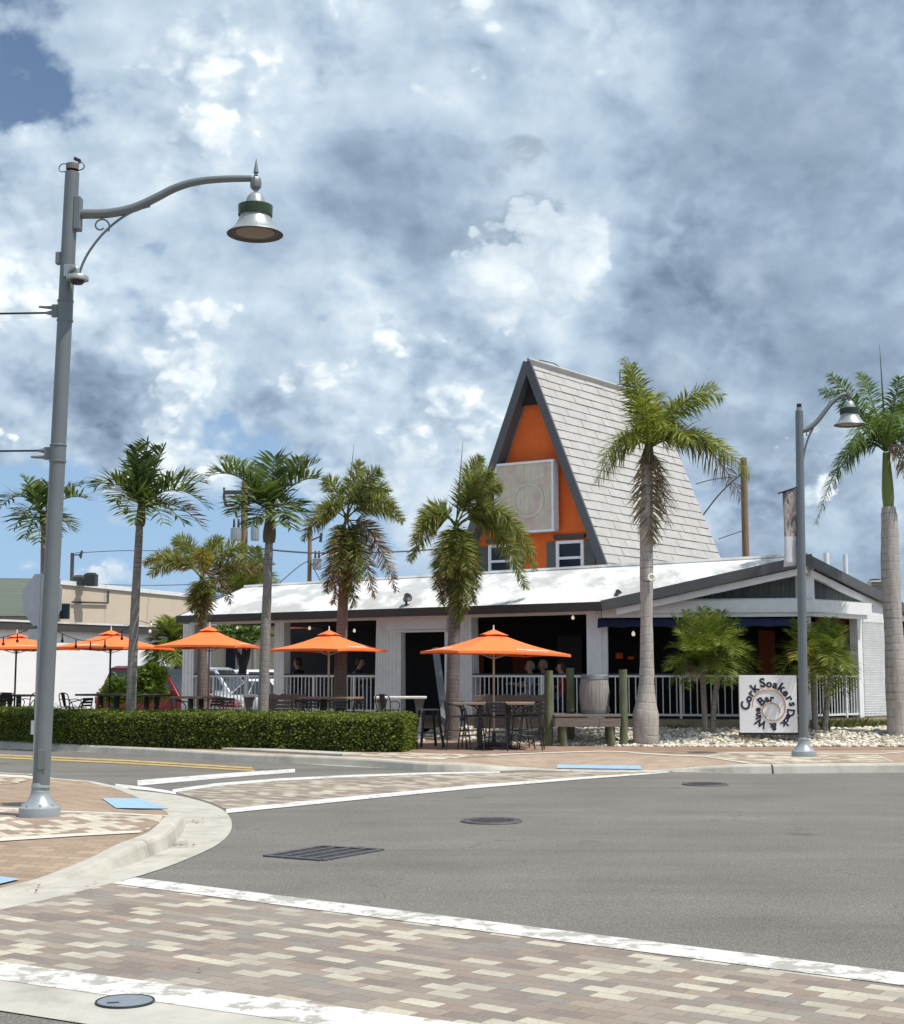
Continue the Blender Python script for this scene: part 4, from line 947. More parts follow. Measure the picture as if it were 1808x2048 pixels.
# ------------------------------------------------------------------ street lamps
def lamp(label, base_px, top_px, arm_px, lamp_x, bell, baseR, poleR, topR, scr=True):
    b = W(*base_px); Y = b.y; k = Y / F_PX
    t = thing('street_lamp', label, 'street lamp', b, group='grey bell street lamps')
    top = P(*top_px, Y); ax = (top - b).normalized()
    MB().tube([b + ax * .18, b.lerp(top, .5), top], [poleR, lerp(poleR, topR, .5), topR], 24).build('pole', 'lamp_grey', t, smooth=True)
    g = baseR
    MB().lathe([(g, 0), (g, .075), (g * .98, .092), (g * .90, .10), (g * .78, .125), (g * .62, .165), (g * .50, .21), (g * .455, .235), (g * .455, .255), (g * .425, .26), (g * .425, .285), (g * .45, .29), (g * .45, .31), (poleR * 1.02, .318), (poleR * 1.0, .34)], 32, b).build('base', 'lamp_base', t, smooth=True, sharp=30)
    arm = smooth_line([P(u, v, Y) for u, v in arm_px], 2); n = len(arm)
    MB().tube(arm, [lerp(poleR * .62, poleR * .40, i / (n - 1)) for i in range(n)], 14).build('arm', 'lamp_grey', t, smooth=True)
    u0, v0 = arm_px[0]; pc = P(u0, v0, Y)
    MB().box(pc + V((-.02, 0, 0)), (.07, poleR * 1.5, poleR * 4.2)).build('arm_plate', 'lamp_grey', t, bevel=.01)
    ux, vt, vb, rr = bell       # x of lamp axis, v of the finial tip, v of the rim, rim radius px
    c = P(ux, vb, Y); s_ = rr * k / .29
    hz = P(ux, vt, Y).z - c.z
    def Lz(pr): return [(r_ * s_, z * s_) for r_, z in pr]
    MB().lathe(Lz([(.29, 0), (.285, .008), (.25, .035), (.205, .085), (.172, .15), (.158, .195), (.10, .20)]), 36, c).build('shade', 'lamp_light', t, smooth=True, sharp=50)
    MB().lathe(Lz([(.288, -.002), (.275, -.004), (.235, .006), (.23, .014), (.20, .016)]), 36, c).build('rim', 'irond', t, smooth=True)
    MB().lathe(Lz([(.232, .012), (.22, .016), (.001, .022)]), 30, c).build('lens', 'lens', t, smooth=True)
    MB().lathe(Lz([(.16, .195), (.176, .198), (.180, .30), (.172, .302), (.165, .21), (.16, .2)]), 32, c).build('glass_ring', 'green_glass', t, smooth=True, sharp=30)
    MB().lathe(Lz([(.115, .19), (.112, .285), (.106, .32), (.104, .335), (.100, .345), (.094, .375), (.078, .41), (.05, .435), (.022, .445), (.018, .475)]), 28, c).build('cap', 'lamp_light', t, smooth=True, sharp=30)
    MB().lathe(Lz([(.02, .465), (.035, .475), (.056, .50), (.060, .535), (.056, .58), (.045, .605), (.03, .615)]), 8, c).build('hub', 'lamp_grey', t, smooth=True, sharp=25)
    if scr:
        MB().lathe([(.012 * s_, .61 * s_), (.026 * s_, .625 * s_), (.014 * s_, .64 * s_), (.028 * s_, .66 * s_), (.012 * s_, lerp(.66 * s_, hz, .6)), (.002, hz)], 12, c).build('finial', 'lamp_grey', t, smooth=True)
    return t, b, top, Y
MT['lamp_base'] = plain('silver grey lamp base', (.33, .36, .375), .36, .3, var=.05, scale=4)
tl, b0, top0, Y0 = lamp('tall grey street lamp with curled arm at the brick corner nearest the camera', (79, 1633), (144.5, 345), [(160, 428), (215, 428), (265, 418), (310, 397), (350, 375), (395, 362), (450, 357.5), (503, 357)], 509, (510, 317, 469, 58), .205, .086, .074)
def scroll(t, pts_px, Y, r):
    MB().tube(smooth_line([P(u, v, Y) for u, v in pts_px], 2), r, 8).build('scroll', 'lamp_grey', t, smooth=True)
scroll(tl, [(158, 548), (168, 520), (185, 492), (210, 462), (240, 437), (270, 420), (300, 412)], Y0, .014)
scroll(tl, [(217, 463), (220, 452), (214, 441), (203, 438), (193, 443), (190, 452), (195, 459), (203, 460), (207, 456)], Y0, .009)
mb = MB(); mb.tube([top0 + V((0, 0, -.02)), top0 + V((0, 0, .03))], .05, 14); mb.build('collar', 'black', tl)
mb = MB(); mb.lathe([(.066, .03), (.068, .09), (.05, .10), (.001, .10)], 16, top0); mb.build('photocell', 'wood_grey', tl, smooth=True, sharp=30)
mb = MB(); mb.tube(smooth_line([top0 + V((.06, 0, .02)), top0 + V((.12, 0, .04)), top0 + V((.13, 0, .08)), top0 + V((.09, 0, .12)), top0 + V((.05, 0, .09))], 2), .006, 6); mb.tube(smooth_line([top0 + V((-.05, 0, .02)), top0 + V((-.12, 0, .0)), top0 + V((-.15, 0, .04)), top0 + V((-.12, 0, .10)), top0 + V((-.04, 0, .09))], 2), .005, 6); mb.box(top0 + V((.05, 0, .14)), (.07, .04, .03), rot=M.Rotation(R(25), 3, 'Y')); mb.build('wiring', 'black', tl)
for (v_, sz) in ((622, .075), (907, .06)):
    p = P(lerp(131, 112, (v_ - 622) / 285) - 0, v_, Y0); m2 = MB(); f_ = (p.z - b0.z) / (top0.z - b0.z); pc = b0.lerp(top0, f_); rr = lerp(.086, .074, f_)
    m2.lathe([(rr * 1.02, -sz * 1.6), (rr * 1.12, -sz * 1.5), (rr * 1.12, -sz * 1.3), (rr * 1.04, -sz * 1.25), (rr * 1.04, sz * 1.25), (rr * 1.12, sz * 1.3), (rr * 1.12, sz * 1.5), (rr * 1.02, sz * 1.6)], 20, pc)
    m2.box(pc + V((-rr - .03, 0, 0)), (.06, .05, .13)); m2.tube([pc + V((-rr - .05, 0, .035 if v_ < 700 else -.04)), pc + V((-rr - .20, 0, .045 if v_ < 700 else -.035))], [.02, .012], 8); m2.tube([pc + V((-rr - .05, 0, -.02 if v_ < 700 else .03)), pc + V((-rr - .12, 0, -.02 if v_ < 700 else .03))], [.03, .016], 8)
    m2.build('wire_clamp', 'lamp_grey', tl)
    q0_ = pc + V((-rr - .10, 0, -.02 if v_ < 700 else .03))
    wl = MB().tube([q0_, q0_ + V((-2.0, .1, -.005)), q0_ + V((-6, .3, .08))], .011, 6).build('span_wire', 'black')
    tag(wl, 'upper black span wire running left from the near lamp pole' if v_ < 700 else 'lower black span wire running left from the near lamp pole', 'wire')
for (v_, side) in ((418, -1), (448, -1), (515, -1.6), (555, -.8)):
    pass
m2 = MB(); pc = P(118, 517, Y0); m2.box(pc, (.06, .08, .13)); m2.build('junction_box', 'lamp_grey', tl, bevel=.01)
m2 = MB(); ph = b0.lerp(top0, .085); m2.box(ph + V((.02, -.086, 0)), (.085, .012, .20)); m2.build('access_door', 'lamp_grey', tl, bevel=.006)
m2 = MB()
for k in range(8): a_ = k * math.pi / 4 + .3; m2.lathe([(.016, .10), (.016, .125), (.001, .128)], 6, b0 + V((math.cos(a_) * .165, math.sin(a_) * .165, .005)))
m2.build('bolts', 'galv', tl)
def dome():
    c = P(155, 558, Y0 - .16); t = thing('security_camera', 'round silver dome camera on the near lamp pole', 'security camera', c)
    MB().box(P(140, 541, Y0 - .10), (.13, .02, .13)).build('plate', 'lamp_light', t, bevel=.004)
    MB().tube(smooth_line([P(141, 543, Y0 - .1), P(146, 536, Y0 - .16), P(154, 534, Y0 - .17), c + UP * .03], 1), .024, 10).build('bracket', 'lamp_light', t, smooth=True)
    MB().lathe([(.02, .055), (.07, .045), (.108, .03), (.114, .02), (.114, -.012), (.10, -.018), (.07, -.018)], 28, c).build('housing', 'lamp_light', t, smooth=True, sharp=35)
    MB().lathe([(.075, -.015), (.07, -.035), (.05, -.055), (.001, -.062)], 20, c).build('lens', 'black', t, smooth=True)
dome()
tr, b1, top1, Y1 = lamp('grey street lamp with short arm and banner at the far kerb by the white sign', (1608, 1513), (1598.5, 822), [(1603, 862), (1616, 858), (1632, 846), (1648, 825), (1665, 803), (1680, 791), (1692, 788)], 1700, (1700, 772, 850, 32.5), .215, .083, .070, scr=False)
scroll(tr, [(1606, 925), (1609, 900), (1616, 877), (1626, 855), (1640, 832)], Y1, .018); scroll(tr, [(1613, 872), (1613, 864), (1618, 862), (1621, 867), (1619, 872), (1615, 871)], Y1, .010)
MB().tube([top1, top1 + UP * .06], .055, 12).build('collar', 'lamp_light', tr); MB().tube([top1 + UP * .06, top1 + UP * .13], .045, 12).build('photocell', 'black', tr)
def banner():
    t = thing('banner', 'faded vertical picture banner hanging beside the far lamp pole', 'banner', P(1580, 1130, Y1))
    MB().tube([P(1556, 987, Y1), P(1602, 972, Y1)], .014, 8).build('bracket', 'black', t)
    q = []; n = 14
    for i in range(n + 1):
        f = i / n; v_ = lerp(981, 1131, f); wv = math.sin(f * 5) * .02
        l_ = P(lerp(1565, 1569, min(1, f * 1.6)) - (4 * max(0, f - .62)), v_ + 3, Y1) ; r_ = P(1595 - 1.2 * f, v_ - 4 * (1 - f), Y1)
        for j in range(5): p = l_.lerp(r_, j / 4); p.y += wv * math.sin(j * 1.2) + .01 * math.sin(f * 14 + j); q.append(p)
    m2 = MB(); m2.add(q, [(5 * i + j, 5 * i + j + 1, 5 * i + j + 6, 5 * i + j + 5) for i in range(n) for j in range(4)]); o = m2.build('cloth', 'banner', t, smooth=True)
    so_ = o.modifiers.new('thickness', 'SOLIDIFY'); so_.thickness = .004
def bannermat():
    m, t, b, out = newmat('banner print'); co = t.new('ShaderNodeTexCoord').outputs['Object']
    s = t.new('ShaderNodeSeparateXYZ'); t.put(s.inputs[0], co)
    mp = t.new('ShaderNodeMapping'); t.put(mp.inputs[0], co); mp.inputs['Scale'].default_value = (9, 9, 1.6)
    n = t.noise(mp.outputs[0], 1.4, 5, .6, .5)
    c = t.ramp(n, [(.3, (.03, .03, .03)), (.42, (.20, .175, .16)), (.5, (.52, .49, .46)), (.55, (.30, .12, .12)), (.60, (.50, .47, .44)), (.70, (.12, .15, .06))])
    g = t.rng(s.outputs[2], .50, .53, 0, 1)
    c = t.mix(g, (.66, .63, .66), c); t.put(b.inputs['Base Color'], c); b.inputs['Roughness'].default_value = .8; return m
MT['banner'] = bannermat(); banner()
# ------------------------------------------------------------------ stop sign seen from behind
def stop():
    b = W(71, 1552); Y = b.y; t = thing('stop_sign', 'bare grey back of an octagonal traffic sign behind the near lamp pole', 'traffic sign', b)
    top = P(85, 1150, Y); m2 = MB(); ang = R(-28); ax = (top - b).normalized()
    ex = V((math.cos(ang), math.sin(ang), 0)); nf = V((ex.y, -ex.x, 0))
    for s_ in (-1, 1): m2.bar(b + ex * s_ * .03, top + ex * s_ * .03, .012, .05, up=nf)
    m2.bar(b + nf * .022, top + nf * .022, .075, .008, up=nf); post = m2.build('post', 'galv', t)
    m2 = MB()
    for i in range(80):
        p = b.lerp(top, (i + .5) / 80) + nf * .0275; m2.box(p, (.013, .003, .013), ang)
    m2.build('holes', 'black', t)
    c = P(80, 1199, Y); rad = 52 * Y / F_PX / math.cos(R(22.5)); m2 = MB(); c2 = c - nf * .045
    m2.prism([c2 + ex * rad * math.cos(R(22.5 + 45 * i)) + UP * rad * math.sin(R(22.5 + 45 * i)) for i in range(8)], nf * .006); m2.build('plate', 'galv', t)
    m2 = MB(); c3 = P(72, 1268, Y) - nf * .045; m2.prism([c3 + ex * x + UP * z for x, z in ((-.19, -.075), (.19, -.075), (.19, .075), (-.19, .075))], nf * .006); m2.build('plaque', 'galv', t)
    m2 = MB(); m2.box(P(66, 1455, Y) , (.05, .04, .20)); m2.build('splice_bracket', 'galv', t)
stop()
# ------------------------------------------------------------------ gravel bed
gf = [W(u, v) for u, v in ((815, 1466), (838, 1470), (900, 1479), (1000, 1487), (1100, 1491.5), (1250, 1493), (1400, 1494), (1600, 1493), (1808, 1494), (2000, 1497), (2250, 1502))]
def yfront(x):
    for a, b in zip(gf[:-1], gf[1:]):
        if a.x <= x <= b.x: return lerp(a.y, b.y, (x - a.x) / (b.x - a.x))
    return gf[0].y if x < gf[0].x else gf[-1].y
def yback(x):
    for p, q in ((isect(845, C0, dA), PB), (PB, PC), (PC, PD), (PD, PD + V((4, 3, 0)))):
        if p.x <= x <= q.x: return lerp(p.y, q.y, (x - p.x) / (q.x - p.x)) + .05
    return PD.y + 3
def zg(x, y):
    if x < gf[0].x: return KH
    k = max(0, min(1, (y - yfront(x)) / 1.7)); return KH + .005 + .25 * k * k * (3 - 2 * k)
mb = MB(); nx, ny = 60, 10; xs = [lerp(gf[0].x, gf[-1].x, i / nx) for i in range(nx + 1)]; vs = []
for x in xs:
    y0, y1 = yfront(x), yback(x)
    for j in range(ny + 1): y = lerp(y0, y1, j / ny); vs.append((x, y, zg(x, y)))
mb.add(vs, [(i * (ny + 1) + j, (i + 1) * (ny + 1) + j, (i + 1) * (ny + 1) + j + 1, i * (ny + 1) + j + 1) for i in range(nx) for j in range(ny)])
struct('gravel_bed', mb, plain('gravel bed soil', (.33, .29, .22), .9, var=.2, scale=8))
ico = bmesh.new(); bmesh.ops.create_icosphere(ico, subdivisions=1, radius=1); ico.verts.ensure_lookup_table()
IV = [v.co.copy() for v in ico.verts]; IF = [tuple(v.index for v in f.verts) for f in ico.faces]; ico.free()
mb = MB()
for _ in range(11500):
    x = lerp(gf[0].x, gf[-2].x, rnd()); y0, y1 = yfront(x), yback(x)
    y = y0 - .05 + (y1 - y0) * (rnd() ** 1.35)
    r_ = random.choice((.022, .026, .03, .034, .04, .05)) * ru(.8, 1.25); z = zg(x, y) + r_ * ru(.0, .5); sc_ = (ru(.8, 1.5), ru(.7, 1.2), ru(.5, .85)); rt = M.Rotation(ru(0, 6.28), 3, 'Z') @ M.Rotation(ru(-.6, .6), 3, 'X')
    mb.add([V((x, y, z)) + rt @ V((p.x * sc_[0] * ru(.75, 1.2), p.y * sc_[1] * ru(.75, 1.2), p.z * sc_[2] * ru(.75, 1.2))) * r_ for p in IV], IF)
o = mb.build('gravel', 'rock', recalc=False); tag(o, 'bed of broken white rocks between the deck and the brick pavement', 'gravel', kind='stuff')
# ------------------------------------------------------------------ palms
def frond(B, T, arch, kind, side=0., n=None, ll=.5, lw=.045, dens=1.0, r0=.02):
    """one frond as a mesh: rachis from B to T bowed upwards, leaflets along it"""
    mb = MB(); L = (T - B).length; C = (B + T) / 2 + UP * arch * L * 2
    sv = (T - B).cross(UP); C += (sv.normalized() if sv.length > 1e-4 else V((1, 0, 0))) * side * L
    def pos(t): return B * (1 - t) ** 2 + C * 2 * t * (1 - t) + T * t * t
    def tan(t): return ((C - B) * (1 - t) + (T - C) * t).normalized()
    pts = [pos(i / 12) for i in range(13)]; clen = sum((b - a).length for a, b in zip(pts[:-1], pts[1:]))
    mb.tube(pts, [lerp(r0, .004, i / 12) for i in range(13)], 5)
    spec = {'adon': (27, 1), 'fox': (135, 3), 'royal': (50, 2), 'small': (44, 1)}[kind]
    cnt = int(spec[0] * clen * dens) + 6
    for i in range(cnt):
        t = lerp(.10 if kind != 'fox' else .16, .995, (i + rnd() * .8) / cnt); p = pos(t); d = tan(t)
        s_ = d.cross(UP); s_ = s_.normalized() if s_.length > .05 else V((1, 0, 0)); u_ = s_.cross(d).normalized()
        prof = (max(.12, math.sin(math.pi * (t * .80 + .14)))) ** .7
        if kind == 'fox': phis = [ru(0, 360) for _ in range(2)]
        elif kind == 'royal': phis = [random.choice((20, 35, -15, -40)) + ru(-12, 12), 180 - random.choice((20, 35, -15, -40)) + ru(-12, 12)]
        elif kind == 'adon': phis = [ru(18, 42), 180 - ru(18, 42)]
        else: phis = [ru(5, 40), 180 - ru(5, 40)]
        if kind == 'adon' and rnd() < .12: continue
        for ph in phis:
            if kind in ('adon', 'royal') and rnd() < .07: continue
            if kind == 'adon': ph += random.gauss(0, 6)
            a = R(ph); fwd = .55 + .9 * max(0, t - .6) + ru(-.1, .15)
            dr = (s_ * math.cos(a) + u_ * math.sin(a)) + d * fwd; dr.normalize()
            l = ll * prof * (ru(.8, 1.12) if kind != 'adon' else ru(.72, 1.12)); wd = lw * ru(.8, 1.15) * (.6 + .4 * prof)
            g = {'adon': .20, 'fox': .12, 'royal': .34, 'small': .22}[kind] * ru(.5, 1.6)
            e1 = p + dr * l * .5 - UP * g * l * .16; e2 = p + dr * l * (1 - .25 * g) - UP * g * l * .8
            wv = dr.cross(u_ if kind != 'fox' else V((ru(-1, 1), ru(-1, 1), ru(-1, 1)))); wv = wv.normalized() * wd * .5 if wv.length > .01 else d * wd * .5
            mb.add([p - wv * .35, p + wv * .35, e1 + wv, e1 - wv, e2], [(0, 1, 2, 3), (3, 2, 4)])
    return mb
def palm(name, label, base, pts_px, Y, radii, fronds, kind, leaf, ll, lw, trunk='trunk_grey', shaft=None, group='palms', crown_px=None, spears=(), dens=1., dead='brown_dead', r0=.02, old=None):
    """pts_px: trunk centre line in picture columns from base to crown; fronds: (u, v, depth, arch, kind) of every tip"""
    t = thing(name, label, 'palm tree', base, group=group)
    pts = [base - UP * .05] + [P(u, v, Y) for u, v in pts_px]; pl = smooth_line(pts, 2) if len(pts) > 2 else polyline(pts, .2)
    pl = polyline(pl, .12); L = len(pl); rr = []
    tot = len(pl) - 1
    for i in range(L):
        f = i / tot * (len(radii) - 1); k = min(int(f), len(radii) - 2); rr.append(lerp(radii[k], radii[k + 1], f - k) * ru(.97, 1.03))
    MB().tube(pl, rr, 18).build('trunk', trunk, t, smooth=True, recalc=False)
    cb = pl[-1]
    if shaft:
        top, rad, sm = shaft; q = P(top[0], top[1], Y); ax = [cb.lerp(q, i / 6) for i in range(7)]
        MB().tube(ax, [rad * x for x in (.95, 1.08, 1.08, .98, .86, .74, .6)], 16).build('crownshaft', sm, t, smooth=True, recalc=False); cb = q
    hub = P(*crown_px, Y) if crown_px else cb
    for fr_ in fronds:
        u, v, dy, arch = fr_[:4]; k = fr_[4] if len(fr_) > 4 else ''
        T = P(u, v, Y + dy); B = hub + V((ru(-.04, .04), ru(-.04, .04), ru(-.12, .03))); sd = fr_[5] if len(fr_) > 5 else 0
        m_ = leaf if k == '' else (dead if k == 'dead' else (old or leaf) if k == 'old' else k)
        frond(B, T, arch, kind, sd, None, ll, lw, dens * (.8 if k == 'dead' else 1), r0).build('frond', m_, t, recalc=False)
    for (u, v, r_) in spears:
        q = P(u, v, Y); MB().tube([hub - UP * .1, hub.lerp(q, .5) + V((.0, 0, 0)), q], [r_, r_ * .8, .004], 6).build('spear_leaf', leaf if kind != 'fox' else 'shaft_brown', t, recalc=False)
    return t
def zb_at(u, v, Y): return P(u, v, Y)
K = 'slender palms with wide leaflets'
Y = 34.6; palm('palm_tree', 'slender palm half hidden behind the near lamp pole', at(P(88, 1460, Y), KH), [(86, 1300), (87, 1120), (88, 1048)], Y, [.10, .085, .075, .07],
     [(-4, 1020, .6, .26), (52, 958, .2, .06), (66, 975, -.6, .05), (101, 968, .3, .06), (168, 968, .5, .12), (180, 1000, -.5, .16, 'old'), (146, 1062, .4, .2), (50, 1076, -.6, .22), (77, 1086, -.9, .16), (28, 1058, .5, .28), (112, 1070, -.7, .2)],
     'adon', 'leaf_adon', .62, .058, group=K, shaft=((85, 1026), .10, 'shaft_brown'), crown_px=(84, 1024), dens=.8)
Y = 29.9; palm('palm_tree', 'slender grey palm between the second and third orange umbrellas', at(P(262, 1440, Y), KH), [(263, 1380), (268, 1250), (276, 1110), (279, 1052)], Y, [.115, .105, .095, .085, .075],
     [(294, 882, .1, .02), (271, 890, -.3, .03), (258, 908, .2, .04), (327, 893, .3, .05), (192, 975, .2, .30), (200, 985, -.6, .28), (409, 966, .3, .17), (413, 1014, -.3, .24), (408, 1058, .2, .22, 'dead'), (246, 1024, -.9, .26), (272, 1046, -1.0, .22), (326, 1046, -.9, .22), (368, 1048, -.5, .2), (388, 950, .7, .14), (232, 1005, .8, .26)],
     'adon', 'leaf_adon', .70, .058, group=K, shaft=((284, 1012), .105, 'shaft_brown'), crown_px=(284, 1010), dens=.85)
Y = 29.1; palm('palm_tree', 'slender palm with a white lamp in its crown between the third and fourth orange umbrellas', at(P(525, 1450, Y), KH), [(527, 1380), (532, 1240), (536, 1140), (538, 1085)], Y, [.115, .105, .10, .09, .08],
     [(420, 952, .2, .20), (424, 945, -.5, .18), (440, 918, .6, .10), (462, 1030, -.3, .2), (466, 1028, .8, .25), (506, 1052, -1.0, .2), (516, 1044, -.6, .22), (636, 925, .3, .12), (650, 962, -.3, .2), (610, 918, .7, .1), (582, 1056, -.6, .26), (560, 1050, -1., .24), (612, 1040, .2, .28), (548, 912, .4, .04), (490, 1000, -1.2, .22)],
     'adon', 'leaf_adon', .72, .058, group=K, shaft=((541, 1024), .125, 'shaft_brown'), crown_px=(542, 1016), dens=.85)
lampb = MB(); lampb.lathe([(.001, -.08), (.045, -.07), (.07, -.02), (.07, .03), (.04, .07), (.02, .1)], 14, P(554, 1008, 28.6)); lo_ = lampb.build('palm_lamp', 'bulbw', smooth=True); tag(lo_, 'white globe lamp hung in the crown of the middle slender palm', 'lamp')
KF = 'foxtail palms with bushy round fronds'
Y = 35.4; palm('foxtail_palm', 'bushy palm with a yellow front frond at the left end of the deck', at(P(405, 1450, Y), KH), [(405, 1390), (405, 1270), (404, 1180)], Y, [.15, .135, .12, .10],
     [(289, 1128, .2, .22, 'leaf_foxy'), (300, 1150, -.5, .3), (493, 1096, .3, .20), (538, 1142, .3, .10, 'old'), (404, 1106, -1.6, .10, 'leaf_foxy'), (462, 1206, .2, .30, 'dead'), (400, 1245, -.35, .04, 'old'), (415, 1232, .3, .05, 'old'), (382, 1222, -.2, .10), (420, 1200, -.4, .1), (396, 1215, .4, .04, 'dead'), (350, 1085, .9, .2), (440, 1080, .9, .16)],
     'fox', 'leaf_fox', .40, .026, 'trunk_brown', group=KF, crown_px=(404, 1150), old='leaf_foxd', dens=.9)
Y = 32.6; palm('foxtail_palm', 'bushy palm with brown hanging fronds behind the fourth orange umbrella', at(P(680, 1460, Y), KH), [(680, 1390), (684, 1250), (690, 1110), (692, 1060)], Y, [.16, .15, .13, .11, .09],
     [(777, 985, .2, .30), (760, 940, -.5, .14), (806, 1042, .3, .26), (790, 1015, -.7, .22), (608, 1080, .3, .34, 'old'), (640, 1040, -.6, .36), (652, 962, .4, .2), (793, 1182, .2, .26, 'dead'), (668, 1208, -.3, .06, 'dead'), (652, 1185, .2, .12, 'old'), (706, 1214, -.3, .05), (690, 1200, .35, .03, 'old'), (748, 1196, .1, .16, 'dead'), (676, 1150, -.7, .12, 'old'), (720, 1160, -.6, .14), (722, 925, .5, .08)],
     'fox', 'leaf_fox', .42, .026, 'trunk_brown', group=KF, crown_px=(693, 1036), spears=((708, 888, .018),), old='leaf_foxd', dens=.85)
Y = 31.8; palm('foxtail_palm', 'big bushy palm with thick green hanging fronds beside the deck doorway', at(P(905, 1460, Y), zg(0, 31.8)), [(905, 1395), (908, 1280), (911, 1150), (912, 1080)], Y, [.17, .155, .14, .12, .10],
     [(1003, 978, .2, .30), (985, 945, -.5, .20), (960, 915, .3, .10), (818, 1122, .2, .34), (830, 1085, -.5, .36), (845, 1040, .6, .3), (1053, 1178, .1, .36), (1068, 1110, -.4, .36), (1070, 1140, .7, .34, 'leaf_fox'), (884, 1208, -.3, .06, 'old'), (872, 1180, .2, .12), (918, 1243, -.35, .02), (905, 1225, .3, .04), (955, 1172, -.2, .14), (946, 1206, .2, .08), (930, 1215, -.45, .06), (892, 1150, -.7, .1), (935, 1140, -.7, .12)],
     'fox', 'leaf_fox', .44, .026, 'trunk_brown', group=KF, crown_px=(912, 1048), spears=((926, 880, .020),), old='leaf_foxd', dens=.92)
KR = 'royal palms with swollen trunks'
Y = 29.3; b_ = at(P(1291, 1452, Y), 0); b_.z = zg(b_.x, b_.y) - .05
palm('royal_palm', 'royal palm with a bulging pale trunk rising in front of the A-frame roof', b_, [(1291, 1430), (1292, 1400), (1294, 1340), (1293, 1250), (1293, 1150), (1293, 1050), (1294, 930)], Y, [.20, .265, .26, .20, .155, .14, .125, .125, .135, .14, .135, .13, .13, .12, .11],
     [(1247, 716, .1, .05), (1262, 730, -.4, .04), (1446, 792, .2, .20), (1430, 770, -.5, .12), (1192, 966, .1, .33), (1205, 925, -.6, .30), (1500, 950, .2, .22), (1470, 925, -.5, .24), (1486, 1000, .4, .30, 'dead'), (1338, 1052, -.1, .16, 'dead'), (1300, 1082, -.16, .015, 'dead'), (1310, 788, .8, .08), (1290, 800, -.8, .06), (1360, 800, .9, .1), (1380, 880, -1.2, .2), (1245, 880, 1., .2), (1350, 830, .9, .1)],
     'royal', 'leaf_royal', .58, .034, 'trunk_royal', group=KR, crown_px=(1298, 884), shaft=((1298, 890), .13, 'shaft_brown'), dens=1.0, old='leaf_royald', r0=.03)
Y = 30.0; b_ = at(P(1797, 1462, Y), 0); b_.z = zg(b_.x, b_.y) - .05
palm('royal_palm', 'tall royal palm with a smooth green neck at the right edge beside the louvred siding', b_, [(1796, 1420), (1792, 1330), (1785, 1230), (1780, 1130), (1780, 1060), (1777, 1014)], Y, [.235, .24, .235, .23, .215, .195, .19, .195, .20, .195, .185, .165, .135],
     [(1642, 778, .1, .13), (1660, 748, -.5, .06), (1632, 1050, .1, .38), (1668, 960, .8, .34), (1720, 745, .7, .08), (1860, 760, .3, .14), (1880, 850, -.4, .22), (1830, 800, .8, .1), (1800, 755, -.5, .05), (1820, 968, -.2, .24, 'dead'), (1850, 1000, .5, .3, 'dead'), (1790, 830, -1.6, .14), (1720, 840, 1.3, .24), (1698, 905, -1.3, .30), (1870, 920, .8, .3)],
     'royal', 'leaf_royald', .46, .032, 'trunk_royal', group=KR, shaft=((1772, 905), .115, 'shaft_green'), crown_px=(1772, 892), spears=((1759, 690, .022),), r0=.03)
KS = 'small multi stem palms on the gravel'
def small_palm(label, Y, stems, flist):
    b_ = P(stems[0][0][0], 1455, Y); b_.z = zg(b_.x, b_.y); t = thing('small_palm', label, 'palm tree', b_, group=KS); hubs = []
    for st in stems:
        pts = [P(u, v, Y) for u, v in st]; pts[0].z = zg(pts[0].x, pts[0].y) - .03; MB().tube(polyline(smooth_line(pts, 2), .12), .062, 10).build('trunk', 'trunk_grey', t, smooth=True); hubs.append(pts[-1])
    for (u, v, dy, arch, hi, *k) in flist:
        B = hubs[hi] + V((ru(-.05, .05), ru(-.05, .05), ru(-.2, .05))); T = P(u, v, Y + dy)
        frond(B, T, arch, 'small', 0, None, .46, .021, 1.15, .014).build('frond', k[0] if k else 'leaf_small', t, recalc=False)
small_palm('pair of short bushy palms left of the white square sign', 30.2, [[(1411, 1456), (1408, 1400), (1404, 1335)], [(1425, 1456), (1428, 1400), (1437, 1350), (1432, 1310)]],
    [(1342, 1228, .2, .05, 0), (1372, 1222, -.4, .06, 0), (1334, 1296, .1, .22, 0), (1338, 1340, -.5, .28, 0), (1344, 1372, .2, .34, 0), (1372, 1378, -.7, .3, 0), (1396, 1232, .5, .05, 0), (1360, 1262, .8, .14, 0), (1385, 1360, -.9, .2, 0, 'brown_dead'), (1364, 1340, .9, .3, 0),
     (1444, 1222, .3, .05, 1), (1404, 1216, -.4, .06, 1), (1418, 1226, .7, .05, 1), (1486, 1262, .2, .14, 1), (1502, 1300, -.4, .22, 1), (1517, 1338, .2, .26, 1), (1484, 1368, -.4, .32, 1), (1455, 1372, -.8, .3, 1), (1420, 1365, -1., .2, 1), (1468, 1240, .8, .1, 1), (1498, 1356, .7, .32, 1), (1440, 1290, -1.2, .2, 1), (1405, 1300, -1.3, .2, 0), (1470, 1310, -1.1, .24, 1), (1375, 1300, -1.1, .24, 0)])
